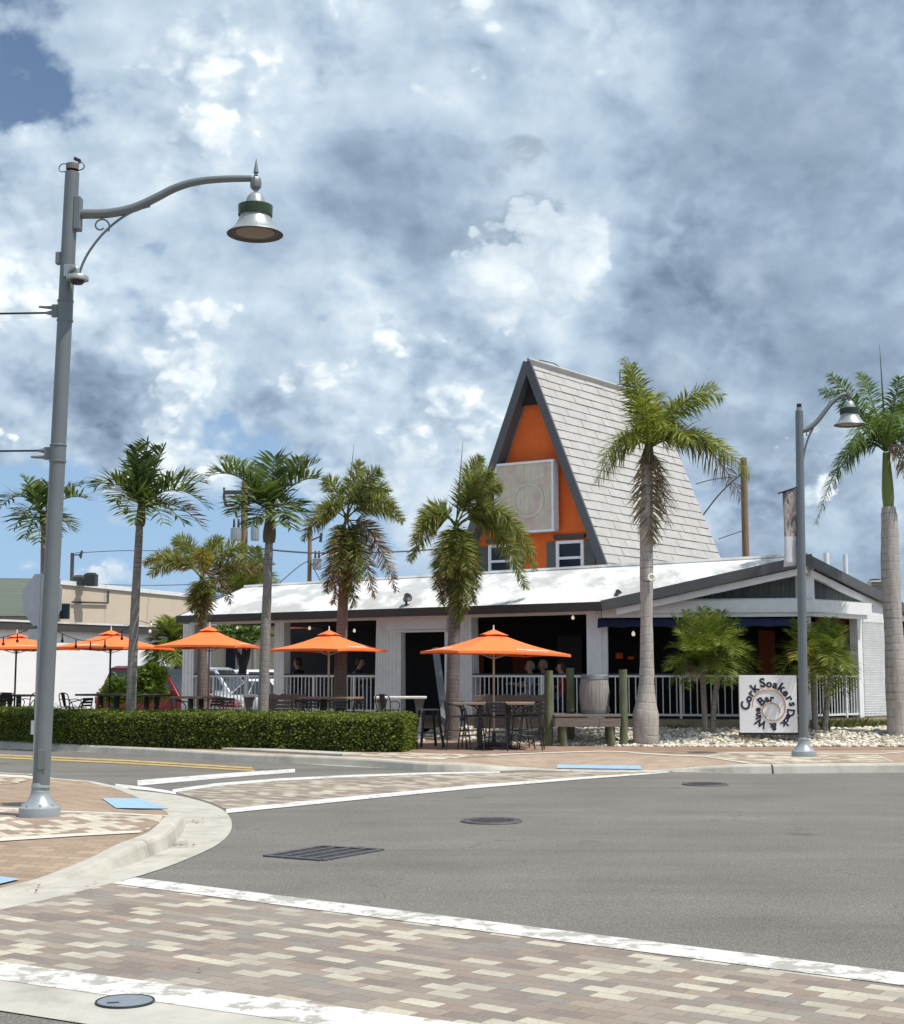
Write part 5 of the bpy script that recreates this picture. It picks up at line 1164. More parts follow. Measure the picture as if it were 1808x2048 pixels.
small_palm('pair of short bushy palms half hidden by the far lamp pole', 30.4, [[(1631, 1462), (1628, 1400), (1626, 1330)], [(1648, 1458), (1655, 1400), (1662, 1350), (1658, 1315)]],
    [(1546, 1322, .2, .20, 0), (1556, 1352, -.4, .26, 0), (1572, 1262, .3, .12, 0), (1592, 1240, -.4, .08, 0), (1575, 1372, .3, .32, 0), (1610, 1384, -.8, .24, 0), (1560, 1295, .8, .2, 0), (1612, 1250, .9, .08, 0), (1590, 1320, -1.1, .24, 0, 'leaf_foxy'),
     (1660, 1238, .3, .05, 1), (1686, 1256, -.4, .10, 1), (1702, 1300, .2, .2, 1), (1706, 1350, -.4, .28, 1), (1692, 1392, .2, .34, 1), (1660, 1392, -.8, .26, 1), (1640, 1248, .6, .07, 1), (1705, 1375, .7, .34, 1), (1676, 1290, -1.1, .2, 1), (1690, 1340, -1.0, .26, 1), (1640, 1360, -1.1, .2, 1, 'leaf_foxy'), (1655, 1330, -1.3, .2, 1)])
# background palms behind the deck
def bgpalm(label, hub_px, Y, z0, fl, leaf='leaf_small', r=.12):
    h = P(*hub_px, Y); b_ = V((h.x, h.y, 0)); t = thing('background_palm', label, 'palm tree', b_, group='palms behind the deck')
    MB().tube([b_ - UP * .05, b_.lerp(h, .5), h], [r, r * .9, r * .8], 10).build('trunk', 'trunk_grey', t, smooth=True)
    for (u, v, dy, arch) in fl: frond(h.copy(), P(u, v, Y + dy), arch, 'small', 0, None, .8, .06, .75, .02).build('frond', leaf, t, recalc=False)
bgpalm('green palm showing above the left end of the white roof', (478, 1205), 60, 0, [(400, 1195, 0, .2), (420, 1160, 1, .12), (445, 1130, -1, .08), (478, 1125, 1, .05), (515, 1132, 0, .1), (548, 1152, -1, .14), (560, 1175, 1, .2), (430, 1215, -1, .25), (540, 1200, 1, .25), (500, 1150, -1.5, .1), (460, 1165, -1.5, .15)])
bgpalm('drooping olive palm behind the slender palm in front of the roof end', (510, 1180), 66, 0, [(450, 1150, 0, .3), (475, 1110, 1, .1), (510, 1095, -1, .06), (545, 1130, 0, .2), (548, 1165, -1, .3), (520, 1175, 1, .4), (480, 1185, 1, .4)], 'leaf_fox')
bgpalm('green palm beside the white wall behind the end column', (352, 1285), 44, 0, [(302, 1282, 0, .22), (305, 1330, .5, .3), (322, 1330, -.5, .3), (345, 1240, .3, .1), (330, 1250, -.5, .1), (372, 1245, .4, .1), (366, 1330, -.4, .3), (315, 1262, .4, .18), (390, 1275, 0, .2), (352, 1330, -.8, .25)], 'leaf_small', .09)
# ------------------------------------------------------------------ hedge and bushes
def leafcloud(n, posf, size, mb):
    for _ in range(n):
        p, nrm = posf(); a = ru(0, 6.28); t1 = V((math.cos(a), math.sin(a), ru(-.6, .6))).normalized(); t2 = t1.cross((nrm + V((ru(-.8, .8), ru(-.8, .8), ru(-.3, .9)))).normalized())
        if t2.length < .1: continue
        t2.normalize(); l = size * ru(.7, 1.4); wd = l * .34
        mb.add([p, p + t1 * l * .5 + t2 * wd, p + t1 * l, p + t1 * l * .5 - t2 * wd], [(0, 1, 2, 3)])
hp = smooth_line([V((p.x, p.y, 0)) for p in (W(-260, 1469), W(0, 1482.5), W(200, 1491), (W(420, 1499)), W(640, 1503), W(800, 1504.5))], 2)
hl = resample(hp, 90); HD, HH = 1.25, .68
hd_ = [((hl[min(i + 1, 89)] - hl[max(i - 1, 0)]).normalized()) for i in range(90)]
from mathutils import noise as mn
def hedge_pos():
    i = rnd() * 88.99; k = int(i); p = hl[k].lerp(hl[k + 1], i - k); d = hd_[k]; n_ = V((-d.y, d.x, 0))
    q = rnd(); nz = mn.noise(V((p.x * 1.3, p.y, 3))) * .05
    bp = mn.noise(V((i * .35, q * 3, 7))) * .06
    if q < .42: h = rnd() ** .9 * HH; return p + n_ * (-.02 + ru(-.04, .12) + bp) + UP * (KH + h + nz), -n_ + UP * .3
    if q < .88: return p + n_ * ru(0, HD) + UP * (KH + HH + nz + bp * .6 + ru(-.10, .03) + (ru(.02, .11) if rnd() < .07 else 0)), UP
    return hl[89] + hd_[89] * (.02 + ru(-.1, .05) + bp) + V((-hd_[89].y, hd_[89].x, 0)) * ru(0, HD) + UP * (KH + rnd() * HH), hd_[89]
t = thing('hedge', 'long clipped green hedge along the far kerb', 'hedge', (hl[45].x, hl[45].y, KH))
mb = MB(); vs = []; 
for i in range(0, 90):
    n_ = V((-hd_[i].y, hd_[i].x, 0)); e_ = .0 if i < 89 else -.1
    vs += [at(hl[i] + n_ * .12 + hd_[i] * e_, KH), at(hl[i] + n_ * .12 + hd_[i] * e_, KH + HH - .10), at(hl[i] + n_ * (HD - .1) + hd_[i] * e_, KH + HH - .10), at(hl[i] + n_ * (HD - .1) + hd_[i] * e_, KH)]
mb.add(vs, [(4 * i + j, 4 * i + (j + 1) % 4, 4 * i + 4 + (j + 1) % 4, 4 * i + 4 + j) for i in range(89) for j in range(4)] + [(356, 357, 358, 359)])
mb.build('branches', plain('dark hedge core', (.028, .032, .015), .9, var=.4, scale=20), t)  # solid dark box core that blocks gaps between the leaves
mb = MB(); leafcloud(52000, hedge_pos, .048, mb); mb.build('foliage', 'leaf_hedge', t, recalc=False)
def bush(label, parts, n, size, leaf='leaf_bush', name='bush'):
    c0 = parts[0][0]; t = thing(name, label, 'bush', at(c0, KH)); mb = MB()
    for c, r in parts: mb.tube([at(c0, KH), c], [.03, .012], 5)
    mb.build('branches', 'trunk_brown', t)
    def pf():
        c, r = random.choice(parts); d = V((random.gauss(0, 1), random.gauss(0, 1), random.gauss(0, 1))).normalized(); return c + V((d.x * r[0], d.y * r[0], d.z * r[1])) * (rnd() ** .33) * ru(.75, 1.1), d
    mb = MB(); leafcloud(n, pf, size, mb); mb.build('foliage', leaf, t, recalc=False)
Yb = 36.5; bush('bright green bush in front of the red car beside the slender palm', [(P(238, 1372, Yb), (.38, .30)), (P(290, 1355, Yb), (.42, .34)), (P(312, 1350, Yb + .2), (.30, .28)), (P(262, 1385, Yb), (.5, .28)), (P(305, 1385, Yb), (.45, .30)), (P(225, 1392, Yb), (.35, .25)), (P(300, 1338, Yb), (.2, .16))], 5200, .10)
# grass tufts by the plinth, right
mb = MB()
for (u0, u1, n, h) in ((1640, 1730, 420, .22), (1730, 1815, 420, .16), (1335, 1375, 60, .12), (1560, 1600, 30, .1)):
    for _ in range(n):
        u = ru(u0, u1); p = isect(u, (PC if u > 1614 else PB) - nB * ru(.1, .55), dC if u > 1614 else dB); p.z = zg(p.x, p.y); a = ru(0, 6.28); hh = h * ru(.4, 1.3); d = V((math.cos(a) * .5, math.sin(a) * .5, 1)); s_ = V((-math.sin(a), math.cos(a), 0)) * .012
        mb.add([p - s_, p + s_, p + d * hh * .6 + s_ * .7, p + d * hh + V((math.cos(a), math.sin(a), 0)) * hh * .25], [(0, 1, 2), (0, 2, 3)])
tag(mb.build('grass', 'grass', recalc=False), 'tufts of dry grass growing along the block plinth', 'grass', kind='stuff')
pa, pb = P(1470, 1472, 29.6), P(1552, 1489, 29.0); pa.z = zg(pa.x, pa.y) + .09; pb.z = zg(pb.x, pb.y) + .06
fo = frond(pa, pb, -.02, 'adon', .08, None, .14, .02, 1.2, .02).build('fallen_frond', 'brown_dead', recalc=False); tag(fo, 'dry brown frond lying on the white gravel below the sign', 'fallen frond')
# ------------------------------------------------------------------ umbrellas
def umbrella(label, px, Y, rim_v, peak_v, corners, base_v, polemat, texts, tilt=(0, 0)):
    """corners: offsets (dx metres) of two neighbouring corners (front, side) of the square canopy"""
    b = P(px, base_v, Y); b.z = KH; top = P(px, peak_v, Y); rim = P(px, rim_v, Y).z
    t = thing('patio_umbrella', label, 'umbrella', b, group='orange patio umbrellas'); ctr = at(b, 0)
    fx, fy = corners; c1 = V((fx, fy, 0)); c2 = V((-fy, fx, 0)); cs = [c1, c2, -c1, -c2]
    def tl_(p): q = p - ctr; return p + UP * (q.x * tilt[0] + q.y * tilt[1])
    ap = at(ctr, top.z); m = MB(); th = .004; n = 10
    for i in range(4):
        a, c = cs[i], cs[(i + 1) % 4]; g = []
        for r_ in range(n + 1):
            f = r_ / n
            for s_ in range(n + 1):
                q = a.lerp(c, s_ / n); edge = 4 * (s_ / n) * (1 - s_ / n)
                z = lerp(top.z, rim, f) - .05 * math.sin(math.pi * f) + .022 * f * f * edge
                g.append(tl_(at(ctr + q * f, z)))
        o = len(m.v); m.add(g, [(r_ * (n + 1) + s_, r_ * (n + 1) + s_ + 1, (r_ + 1) * (n + 1) + s_ + 1, (r_ + 1) * (n + 1) + s_) for r_ in range(n) for s_ in range(n)])
        e = [g[n * (n + 1) + s_] for s_ in range(n + 1)]; m.add(e + [p - UP * .05 for p in e], [(s_, s_ + 1, n + 2 + s_, n + 1 + s_) for s_ in range(n)])
    can = m.build('canopy', 'orange_cloth', t, smooth=True, sharp=20, recalc=False)
    m = MB()
    for i in range(4):
        a, c = cs[i], cs[(i + 1) % 4]; z0 = top.z + .045; z1 = lerp(top.z, rim, .20) + .01
        q = [at(ctr, z0), at(ctr + a * .2, z1), at(ctr + a.lerp(c, .5) * .2, z1 + .02), at(ctr + c * .2, z1)]; m.add([tl_(p) for p in q], [(0, 1, 2), (0, 2, 3)])
    m.build('vent_cap', 'orange_cloth', t)
    MB().tube([b, at(b, top.z + .02)], .022, 10).build('pole', polemat, t, smooth=True); MB().tube([at(b, top.z), at(b, top.z + .13)], [.018, .012], 8).build('finial', 'white_metal', t)
    MB().lathe([(.25, 0), (.25, .05), (.2, .09), (.04, .10), (.035, .3)], 18, b).build('base', 'dark', t, smooth=True, sharp=30)
    m = MB()
    for i in range(4):
        m.bar(at(ctr, top.z - .12), tl_(at(ctr + cs[i] * .97, rim - .03)), .016, .02); m.bar(at(ctr, rim - .12), tl_(at(ctr + cs[i] * .5, lerp(top.z, rim, .5) - .07)), .014, .018)
    m.build('ribs', 'galv', t)
    for (i, pos, size, fr_) in texts:
        lg = MB()
        a, c = cs[i], cs[(i + 1) % 4]; e = (c - a); el = e.length; e.normalize(); mid = a.lerp(c, pos)
        if e.x < 0 and False: e = -e
        up_ = (at(ctr, top.z) - at(ctr + a.lerp(c, .5), rim)).normalized()
        def mp_(co, a=a, c=c, pos=pos, el=el, up_=up_, fr_=fr_):
            s_ = pos + co.x / el; f = fr_ - co.y / (a.lerp(c, .5).length * 1.05)
            q = (a.lerp(c, .5) + (c - a) * (s_ - .5)); edge = max(0, 4 * s_ * (1 - s_)); qq = (a.lerp(c, .5)) * f + (c - a) * (s_ - .5)
            # position on the flat panel: same height law as the canopy
            z = lerp(top.z, rim, f) - .05 * math.sin(math.pi * f) + .022 * f * f * max(0, 1 - (2 * (s_ - .5) / max(f, .01)) ** 2) + .012 + co.z * .3
            return tl_(at(ctr + qq, z))
        text_mesh('Hoegaarden', size, None, None, lg, .002, .004, .15, mp_)
        lg.build('lettering', 'logo', can, recalc=False)
umbrella('orange umbrella on the far left cut by the picture edge', 26, 34.0, 1297, 1270, (.05, -1.5), 1490, 'black', [(0, .42, .15, .86)])
umbrella('orange umbrella just right of the near lamp pole under the string lights', 216, 33.0, 1296, 1264, (.6, -1.35), 1490, 'black', [(3, .5, .13, .86)])
umbrella('orange umbrella in front of the end column of the deck', 415, 32.5, 1293, 1256, (.75, -1.1), 1480, 'wood_brown', [(0, .52, .13, .86)])
umbrella('orange umbrella in front of the bay left of the doorway', 656, 31.8, 1300, 1264, (.30, -1.3), 1480, 'umb_pole', [(0, .48, .14, .86)])
umbrella('largest orange umbrella over the bar table at the hedge end', 988, 28.9, 1306, 1263, (-.72, -1.50), 1493, 'umb_pole', [(0, .68, .135, .86), (3, .5, .135, .86)], (-.028, 0))
# ------------------------------------------------------------------ patio furniture
def stool_armed(label, loc, rz, group='black slat back bar stools'):
    t = thing('bar_stool', label, 'bar stool', loc, rz, group); L = MB
    r = .014
    def b(m, name, mat='black', **k): return m.build(name, mat, t, world=False, smooth=True, **k)
    # local +y is the front of the stool, the back is at -y
    for sx_ in (-1, 1):
        for sy_ in (-1, 1):
            m = MB(); m.tube([(sx_ * .19, sy_ * .18, .74), (sx_ * .205, sy_ * .205, .55), (sx_ * .26, sy_ * .27, 0)], [r, r, r * 1.1], 8); b(m, 'leg')
    m = MB(); m.box((0, 0, .75), (.42, .40, .022)); 
    for i in range(5): m.box((0, -.16 + i * .08, .765), (.40, .055, .012))
    m.build('seat', 'black', t, world=False, bevel=.004)
    m = MB()
    for z, k in ((.30, .235), (.42, .225)):
        for a, c in (((-k, -k), (k, -k)), ((-k, k), (k, k)), ((-k, -k), (-k, k)), ((k, -k), (k, k))): m.tube([(a[0], a[1], z), (c[0], c[1], z)], .009, 6)
    b(m, 'footrest')
    m = MB(); pts = smooth_line([V((-.21, .17, .76)), V((-.235, .16, .93)), V((-.24, .05, 1.0)), V((-.225, -.14, 1.03)), V((-.20, -.24, 1.08))], 2); m.tube(pts, r, 8)
    m.tube([(-.195, -.19, .76), (-.20, -.24, 1.08)], r, 8); b(m, 'arm_frame'); m = MB(); m.tube([(-p.x, p.y, p.z) for p in pts], r, 8); m.tube([(.195, -.19, .76), (.20, -.24, 1.08)], r, 8); b(m, 'arm_frame')
    m = MB()
    for z, w_ in ((1.055, .075), (.97, .055), (.89, .05)): m.box((0, -.235 + (1.08 - z) * .15, z), (.40, .014, w_))
    m.build('backrest', 'black', t, world=False); t.scale = (.9, .9, .84); return t
def chair_splat(label, loc, rz, group='black splat back metal chairs'):
    t = thing('metal_chair', label, 'chair', loc, rz, group)
    def b(m, name): return m.build(name, 'black', t, world=False, smooth=True)
    for sx_ in (-1, 1):
        for sy_ in (-1, 1):
            m = MB(); m.bar((sx_ * .17, sy_ * .17, .735), (sx_ * .23, sy_ * .23, 0), .035, .022); b(m, 'leg')
    m = MB(); m.box((0, 0, .745), (.36, .36, .02)); m.build('seat', 'black', t, world=False, bevel=.008)
    m = MB()
    for a, c in (((-.2, -.2), (.2, -.2)), ((-.2, .2), (.2, .2)), ((-.2, -.2), (-.2, .2)), ((.2, -.2), (.2, .2))): m.bar((a[0], a[1], .33), (c[0], c[1], .33), .018, .012)
    b(m, 'footrest')
    m = MB(); m.tube(smooth_line([V((-.17, -.17, .75)), V((-.20, -.22, .98)), V((-.15, -.25, 1.09)), V((.15, -.25, 1.09)), V((.20, -.22, .98)), V((.17, -.17, .75))], 2), .013, 8); b(m, 'back_frame')
    m = MB(); m.add([(-.055, -.175, .76), (.055, -.175, .76), (.075, -.255, 1.09), (-.075, -.255, 1.09)], [(0, 1, 2, 3)]); m.add([(-.055, -.181, .76), (.055, -.181, .76), (.075, -.262, 1.09), (-.075, -.262, 1.09)], [(0, 1, 2, 3)]); b(m, 'splat')
    m = MB(); m.tube(smooth_line([V((-.19, -.20, .93)), V((-.235, .0, .95)), V((-.22, .15, .88)), V((-.17, .17, .75))], 2), .011, 6); m.tube(smooth_line([V((.19, -.20, .93)), V((.235, .0, .95)), V((.22, .15, .88)), V((.17, .17, .75))], 2), .011, 6); b(m, 'arms')
    t.scale = (.95, .95, .94); return t
def bar_table(label, c, rz, lx, ly, top='wood_brown', h=.905, ped=(-.17, .17)):
    t = thing('bar_table', label, 'table', c, rz, 'bar height patio tables')
    m = MB(); m.box((0, 0, h - .02), (lx, ly, .045)); m.build('tabletop', top, t, world=False, bevel=.005)
    for x in ped:
        m = MB(); m.box((x * lx, 0, (h - .04) / 2), (.085, .085, h - .05)); m.lathe([(.26, 0), (.26, .02), (.10, .045), (.06, .06)], 20, (x * lx, 0, 0)); m.build('pedestal', 'black', t, world=False)
    return t
def ground(u, v): 
    p = W(u, v); p.z = zwalk(p.x, p.y); return p
cT = ground(988, 1499); cT.z = KH; bar_table('bar height table with brown top and two black pedestals under the largest umbrella', cT, R(-3), 1.56, .72)
s0 = stool_armed('black slat back stool at the hedge end of the front bar table, nearest the camera', cT + V((-.72, -.12, 0)), R(-80))
for dx, dy, rz, lab in ((-.42, .42, R(-100), 'black slat back stool on the far left side of the front bar table'), (.70, -.20, R(82), 'black slat back stool on the barrel side of the front bar table, nearest the camera'), (.52, .34, R(100), 'black slat back stool behind the front bar table on the barrel side'), (.06, -.42, R(-12), 'black slat back stool tucked under the front bar table in front of its right pedestal')):
    dup(s0, cT + V((dx, dy, 0)), rz, lab)
# backless stool
def backless():
    c = ground(857, 1494); t = thing('backless_stool', 'grey metal stool without back beside the hedge end', 'stool', c, R(20))
    m = MB(); m.box((0, 0, .74), (.34, .34, .03)); m.build('seat', 'grey_wood', t, world=False, bevel=.01)
    for sx_ in (-1, 1):
        for sy_ in (-1, 1): MB().bar((sx_ * .14, sy_ * .14, .73), (sx_ * .24, sy_ * .24, 0), .05, .02).build('leg', 'black', t, world=False)
    m = MB()
    for a, c_ in (((-.2, -.2), (.2, -.2)), ((-.2, .2), (.2, .2)), ((-.2, -.2), (-.2, .2)), ((.2, -.2), (.2, .2))): m.bar((a[0], a[1], .28), (c_[0], c_[1], .28), .018, .012)
    m.build('footrest', 'black', t, world=False)
backless()
def white_table(label, u0, u1, v, Y, legs=True):
    a, b = P(u0, v, Y), P(u1, v, Y); c = (a + b) / 2; zt = c.z; base = at(c, zg(c.x, c.y) if u0 > 700 else KH)
    t = thing('picnic_table', label, 'table', base, group='white topped tables'); L = (b - a).length
    MB().box(at(c, zt), (L, .75, .05)).build('tabletop', 'stone', t, bevel=.012)
    for x in (-.36, .36):
        m = MB(); x0 = c.x + x * L; z0 = base.z; prof = [(.10, 0), (.10, .08), (.065, .12), (.065, (zt - z0) * .62), (.10, (zt - z0) * .68), (.12, (zt - z0) * .82), (.17, (zt - z0) - .03)]
        m.lathe(prof, 4, (x0, c.y, z0), M.Rotation(R(45), 3, 'Z')); m.build('pedestal', 'grey_wood', t)
        MB().box((x0, c.y, z0 + .02), (.24, .55, .06)).build('foot', 'stone', t)
white_table('white topped table with grey pedestals in front of the doorway', 750, 853, 1395, 31.0)
white_table('white topped table behind the hedge in front of the end bay', 489, 556, 1392, 34.0)
# tables and chairs behind the hedge
def tbl(u, v, Y, lx, label, top='wood_brown'):
    p = P(u, v, Y); b = at(p, KH); return bar_table(label, b, R(-25), lx, .75, top, p.z - KH)
tbl(662, 1394, 31.8, 1.25, 'bar table with brown top under the umbrella left of the doorway')
tbl(392, 1393, 32.5, .85, 'bar table with brown top under the umbrella by the end column')
tbl(218, 1388, 33.0, 1.35, 'dark bar table under the umbrella beside the near lamp pole', 'wood_dark'); tbl(304, 1389, 33.4, .85, 'dark bar table between the bush and the slender palm', 'wood_dark'); tbl(20, 1389, 34, 1.6, 'dark bar table under the leftmost umbrella', 'wood_dark')
KA = 'black slat back bar stools'
for (u, Y, rz, lab) in ((605, 31.6, -70, 'slat back stool at the left end of the table left of the doorway'), (628, 31.2, -20, 'slat back stool on the street side of the table left of the doorway'), (672, 31.3, 15, 'slat back stool behind the hedge, second from the dark splat chair'), (706, 31.4, 50, 'slat back stool at the right end of the table left of the doorway'), (365, 32.1, -60, 'slat back stool against the end column'), (445, 32.4, 40, 'slat back stool between the end column and the white topped table'), (160, 32.6, 70, 'slat back stool facing the bush table just right of the near lamp pole'), (425, 33.2, 150, 'slat back stool behind the bushy palm at the end bay')):
    dup(s0, at(P(u, 1400, Y), KH), R(rz), lab)
c0 = chair_splat('black splat back chair alone between the hedge end and the white topped table', at(P(776, 1400, 30.2), KH), R(-30))
for (u, Y, rz, lab) in ((7, 33.4, 20, 'black splat back chair cut by the left picture edge'), (27, 33.0, -10, 'black splat back chair under the leftmost umbrella, facing the white wall'), (60, 33.6, 60, 'black splat back chair touching the stop sign post'), (143, 33.0, -40, 'black splat back chair just right of the near lamp pole')):
    dup(c0, at(P(u, 1400, Y), KH), R(rz), lab)
# wooden benches, barrel platform, pilings
def bench(label, u0, u1, vtop, vseat, Y, rz, z0, planks=4):
    a, b = P(u0, vtop, Y), P(u1, vtop, Y); L = (b - a).length; c = (a + b) / 2; base = at(c, z0); ht = a.z - z0; hs = P(u0, vseat, Y).z - z0
    t = thing('wooden_bench', label, 'bench', base, rz, 'weathered wooden benches')
    m = MB(); hgt = (ht - hs - .05); ph = hgt / (planks + .8)
    z = ht; m2 = []
    n = 14; w0 = ph * 1.7
    top = [(-L / 2 + L * i / n, .0, z - .03 * (1 + math.sin(i * 1.7)) * .6) for i in range(n + 1)]
    m.prism([V((-L / 2, 0, z - w0)), V((L / 2, 0, z - w0))] + [V(p) for p in top[::-1]], V((0, .035, 0)))
    z -= w0 + .018
    for i in range(planks - 1): m.box((0, .0175, z - ph / 2), (L - ru(0, .04), .03, ph - .016)); z -= ph
    m.build('backrest', 'wood_grey', t, world=False, bevel=.004)
    m = MB()
    for i in range(4): m.box((0, -.07 - i * .125, hs - .02), (L, .115, .035))
    m.build('seat', 'wood_grey', t, world=False, bevel=.004)
    MB().box((0, -.54, hs - .13), (L - .02, .035, .18)).build('apron', 'wood_grey', t, world=False, bevel=.004)
    for x in (-.42, .42):
        for y in (-.45, -.02): MB().box((x * L, y, (hs - .06) / 2), (.09, .09, hs - .06)).build('leg', 'wood_post', t, world=False)
        MB().box((x * L, .05, ht / 2), (.09, .06, ht - .06)).build('upright', 'wood_grey', t, world=False)
pz = P(1018, 1465, 30.5); bench('weathered wooden bench behind the front bar table beside the green piling', 946, 1092, 1388, 1434, 30.5, 0, zg(pz.x, pz.y) + .0)
bench('weathered wooden bench behind the hedge left of the fourth umbrella pole', 528, 612, 1387, 1428, 33.4, R(-10), KH)
def platform():
    a, b = P(1106, 1428, 29.35), P(1238, 1430, 29.35); c = (a + b) / 2; z0 = zg(c.x, c.y - .2); L = (b - a).length; ht = c.z - z0
    t = thing('wooden_platform', 'low weathered wooden platform that carries the barrel between green pilings', 'platform', at(c, z0))
    m = MB()
    for i in range(5): m.box((0, -.30 + i * .17, ht - .02 + ru(0, .006)), (L, .155, .045))
    m.build('top', 'wood_grey', t, world=False, bevel=.006); m = MB(); m.box((-.16 * L, -.35, ht - .145), (L * .66, .04, .185)); m.box((.335 * L, -.347, ht - .15), (L * .32, .04, .18)); m.build('apron', 'wood_grey', t, world=False, bevel=.006)
    for x in (-.36, .36):
        for y in (-.28, .30): MB().tube([(x * L, y, -.05), (x * L, y, ht - .05)], .075, 12).build('leg', 'wood_post', t, world=False)
    return t, at(c, z0 + ht)
pt_, ptop = platform()
def barrel():
    c = at(P(1189, 1425, 29.45), ptop.z + .006); t = thing('wine_barrel', 'grey weathered wooden barrel standing on the low platform', 'barrel', c); H = .80
    pr = [(.001, .01), (.25, .01), (.262, 0), (.285, .12), (.302, .27), (.308, .4), (.302, .54), (.285, .67), (.268, .79), (.262, .80), (.25, .80), (.248, .77), (.001, .77)]
    ns = 24; m = MB()
    for j in range(ns):
        a0, a1 = 2 * math.pi * j / ns + .006, 2 * math.pi * (j + 1) / ns - .006; vs = []
        for r_, z in pr:
            for a in (a0, (a0 + a1) / 2, a1): vs.append(c + V((r_ * math.cos(a), r_ * math.sin(a), z)))
        m.add(vs, [(3 * i + k, 3 * i + k + 1, 3 * i + k + 4, 3 * i + k + 3) for i in range(len(pr) - 1) for k in (0, 1)])
    m.build('staves', 'barrel', t, smooth=True, sharp=30)
    for z, r_ in ((.02, .275), (.71, .284)):
        MB().lathe([(r_ - .012, z), (r_ + .006, z), (r_ + .004 + (.012 if z < .3 else -.012), z + .07), (r_ - .012, z + .07)], 28, c).build('hoop', 'galv_dark', t, smooth=True, sharp=30)
    MB().tube([c + V((.23, -.19, .17)), c + V((.28, -.23, .12)), c + V((.285, -.235, .05))], .012, 6).build('tap', 'dark', t)
barrel()
def piling(u, v0, v1, Y, lab):
    a = P(u, v1, Y); z0 = zg(a.x, a.y) - .05; tp = P(u, v0, Y); m = MB(); pts = [V((a.x, a.y, lerp(z0, tp.z, i / 10))) + V((ru(-.004, .004), ru(-.004, .004), 0)) for i in range(11)]
    m.tube(pts, [.083 * ru(.97, 1.03) for _ in pts], 16); tag(m.build('piling', 'wood_post', smooth=True, sharp=50), lab, 'post', 'greenish wooden pilings')
piling(1098, 1341, 1482, 29.2, 'greenish piling at the left end of the barrel platform'); piling(1141, 1336, 1425, 29.95, 'greenish piling behind the platform left of the barrel'); piling(1248, 1339, 1486, 29.2, 'greenish piling between the barrel and the bulging palm trunk')
m = MB(); pa_, pb_ = P(871, 1296, 33.0), P(892, 1452, 32.0); m.bar(pa_, pb_, .16, .04, up=(0, -1, 0)); tag(m.build('leaning_board', 'grey_wood'), 'grey plank leaning across the dark doorway', 'board')
# ------------------------------------------------------------------ string lights
def string(label, pts_px, Y, drop, mat='black', bulbs=None):
    pts = [P(u, v, Y) for u, v in pts_px]; t = thing('string_lights', label, 'string lights', at(pts[0], pts[0].z), group='string lights over the patio')
    MB().tube(smooth_line(pts, 2), .008, 5).build('cable', 'black', t)
    for (u, v) in (bulbs or pts_px):
        p = P(u, v, Y); MB().tube([p, p - UP * drop], [.012, .018], 6).build('socket', 'black', t); MB().lathe([(.012, 0), (.034, -.04), (.03, -.075), (.001, -.09)], 10, p - UP * drop).build('bulb', mat, t, smooth=True)
string('string of dark bulbs hanging in a curve over the two left umbrellas', [(-30, 1280), (7, 1274), (35, 1268), (80, 1250), (117, 1262), (125, 1268), (152, 1279), (181, 1283), (210, 1279), (244, 1263), (264, 1247)], 31.0, .10, 'black', [(7, 1274), (35, 1268), (125, 1268), (152, 1279), (181, 1283), (210, 1279), (244, 1263)])
string('string of pale bulbs from the slender palm to the deck corner', [(268, 1236), (274, 1240), (302, 1248), (330, 1252), (366, 1252)], 32.5, .05, 'bulbw', [(274, 1243), (302, 1241), (300, 1254)])
def intbulbs():
    t = thing('string_lights', 'small lit bulbs hanging under the dark deck ceiling', 'string lights', at(isect(600, C0 + nA * 1.2, dA), 2.8), group='string lights over the patio')
    m = MB(); m.tube([at(isect(400, C0 + nA * 1.2, dA), 2.93), at(isect(1160, C0 + nA * 1.2, dA), 2.93)], .008, 5); m.build('cable', 'black', t)
    for (u, v) in ((473, 1256), (508, 1243), (618, 1257), (668, 1239), (708, 1262), (948, 1244), (1147, 1236)):
        q = isect(u, C0 + nA * 1.2, dA); z = HCAM + (1352 - v) * q.y / F_PX; MB().tube([at(q, 2.93), at(q, z + .05)], .006, 5).build('cord', 'black', t); MB().lathe([(.012, .05), (.04, .0), (.03, -.04), (.001, -.05)], 10, at(q, z)).build('bulb', 'bulb', t, smooth=True)
    q = isect(1268, PB + nB * 1.6, dB); z = HCAM + (1352 - 1268) * q.y / F_PX; MB().tube([at(q, 2.95), at(q, z + .05)], .006, 5).build('cord', 'black', t); MB().lathe([(.012, .06), (.045, .0), (.035, -.05), (.001, -.06)], 10, at(q, z)).build('bulb', 'bulb', t, smooth=True)
intbulbs()
# ring lamp on the royal palm
def ringlamp():
    p = P(1303, 1155, 29.1); t = thing('ring_lamp', 'small white ring lamp strapped to the bulging palm trunk', 'lamp', p)
    m = MB(); m.lathe([(.065 + .022 * math.cos(a), .022 * math.sin(a)) for a in (i * math.pi / 5 for i in range(11))], 20, p, M.Rotation(R(80), 3, 'X')); m.build('ring', 'stone', t, smooth=True); m = MB(); m.tube([p + V((-.02, .05, -.08)), p + V((-.10, .07, -.07)), p + V((-.2, .03, -.05))], .012, 6); m.build('strap', 'dark', t)
ringlamp()
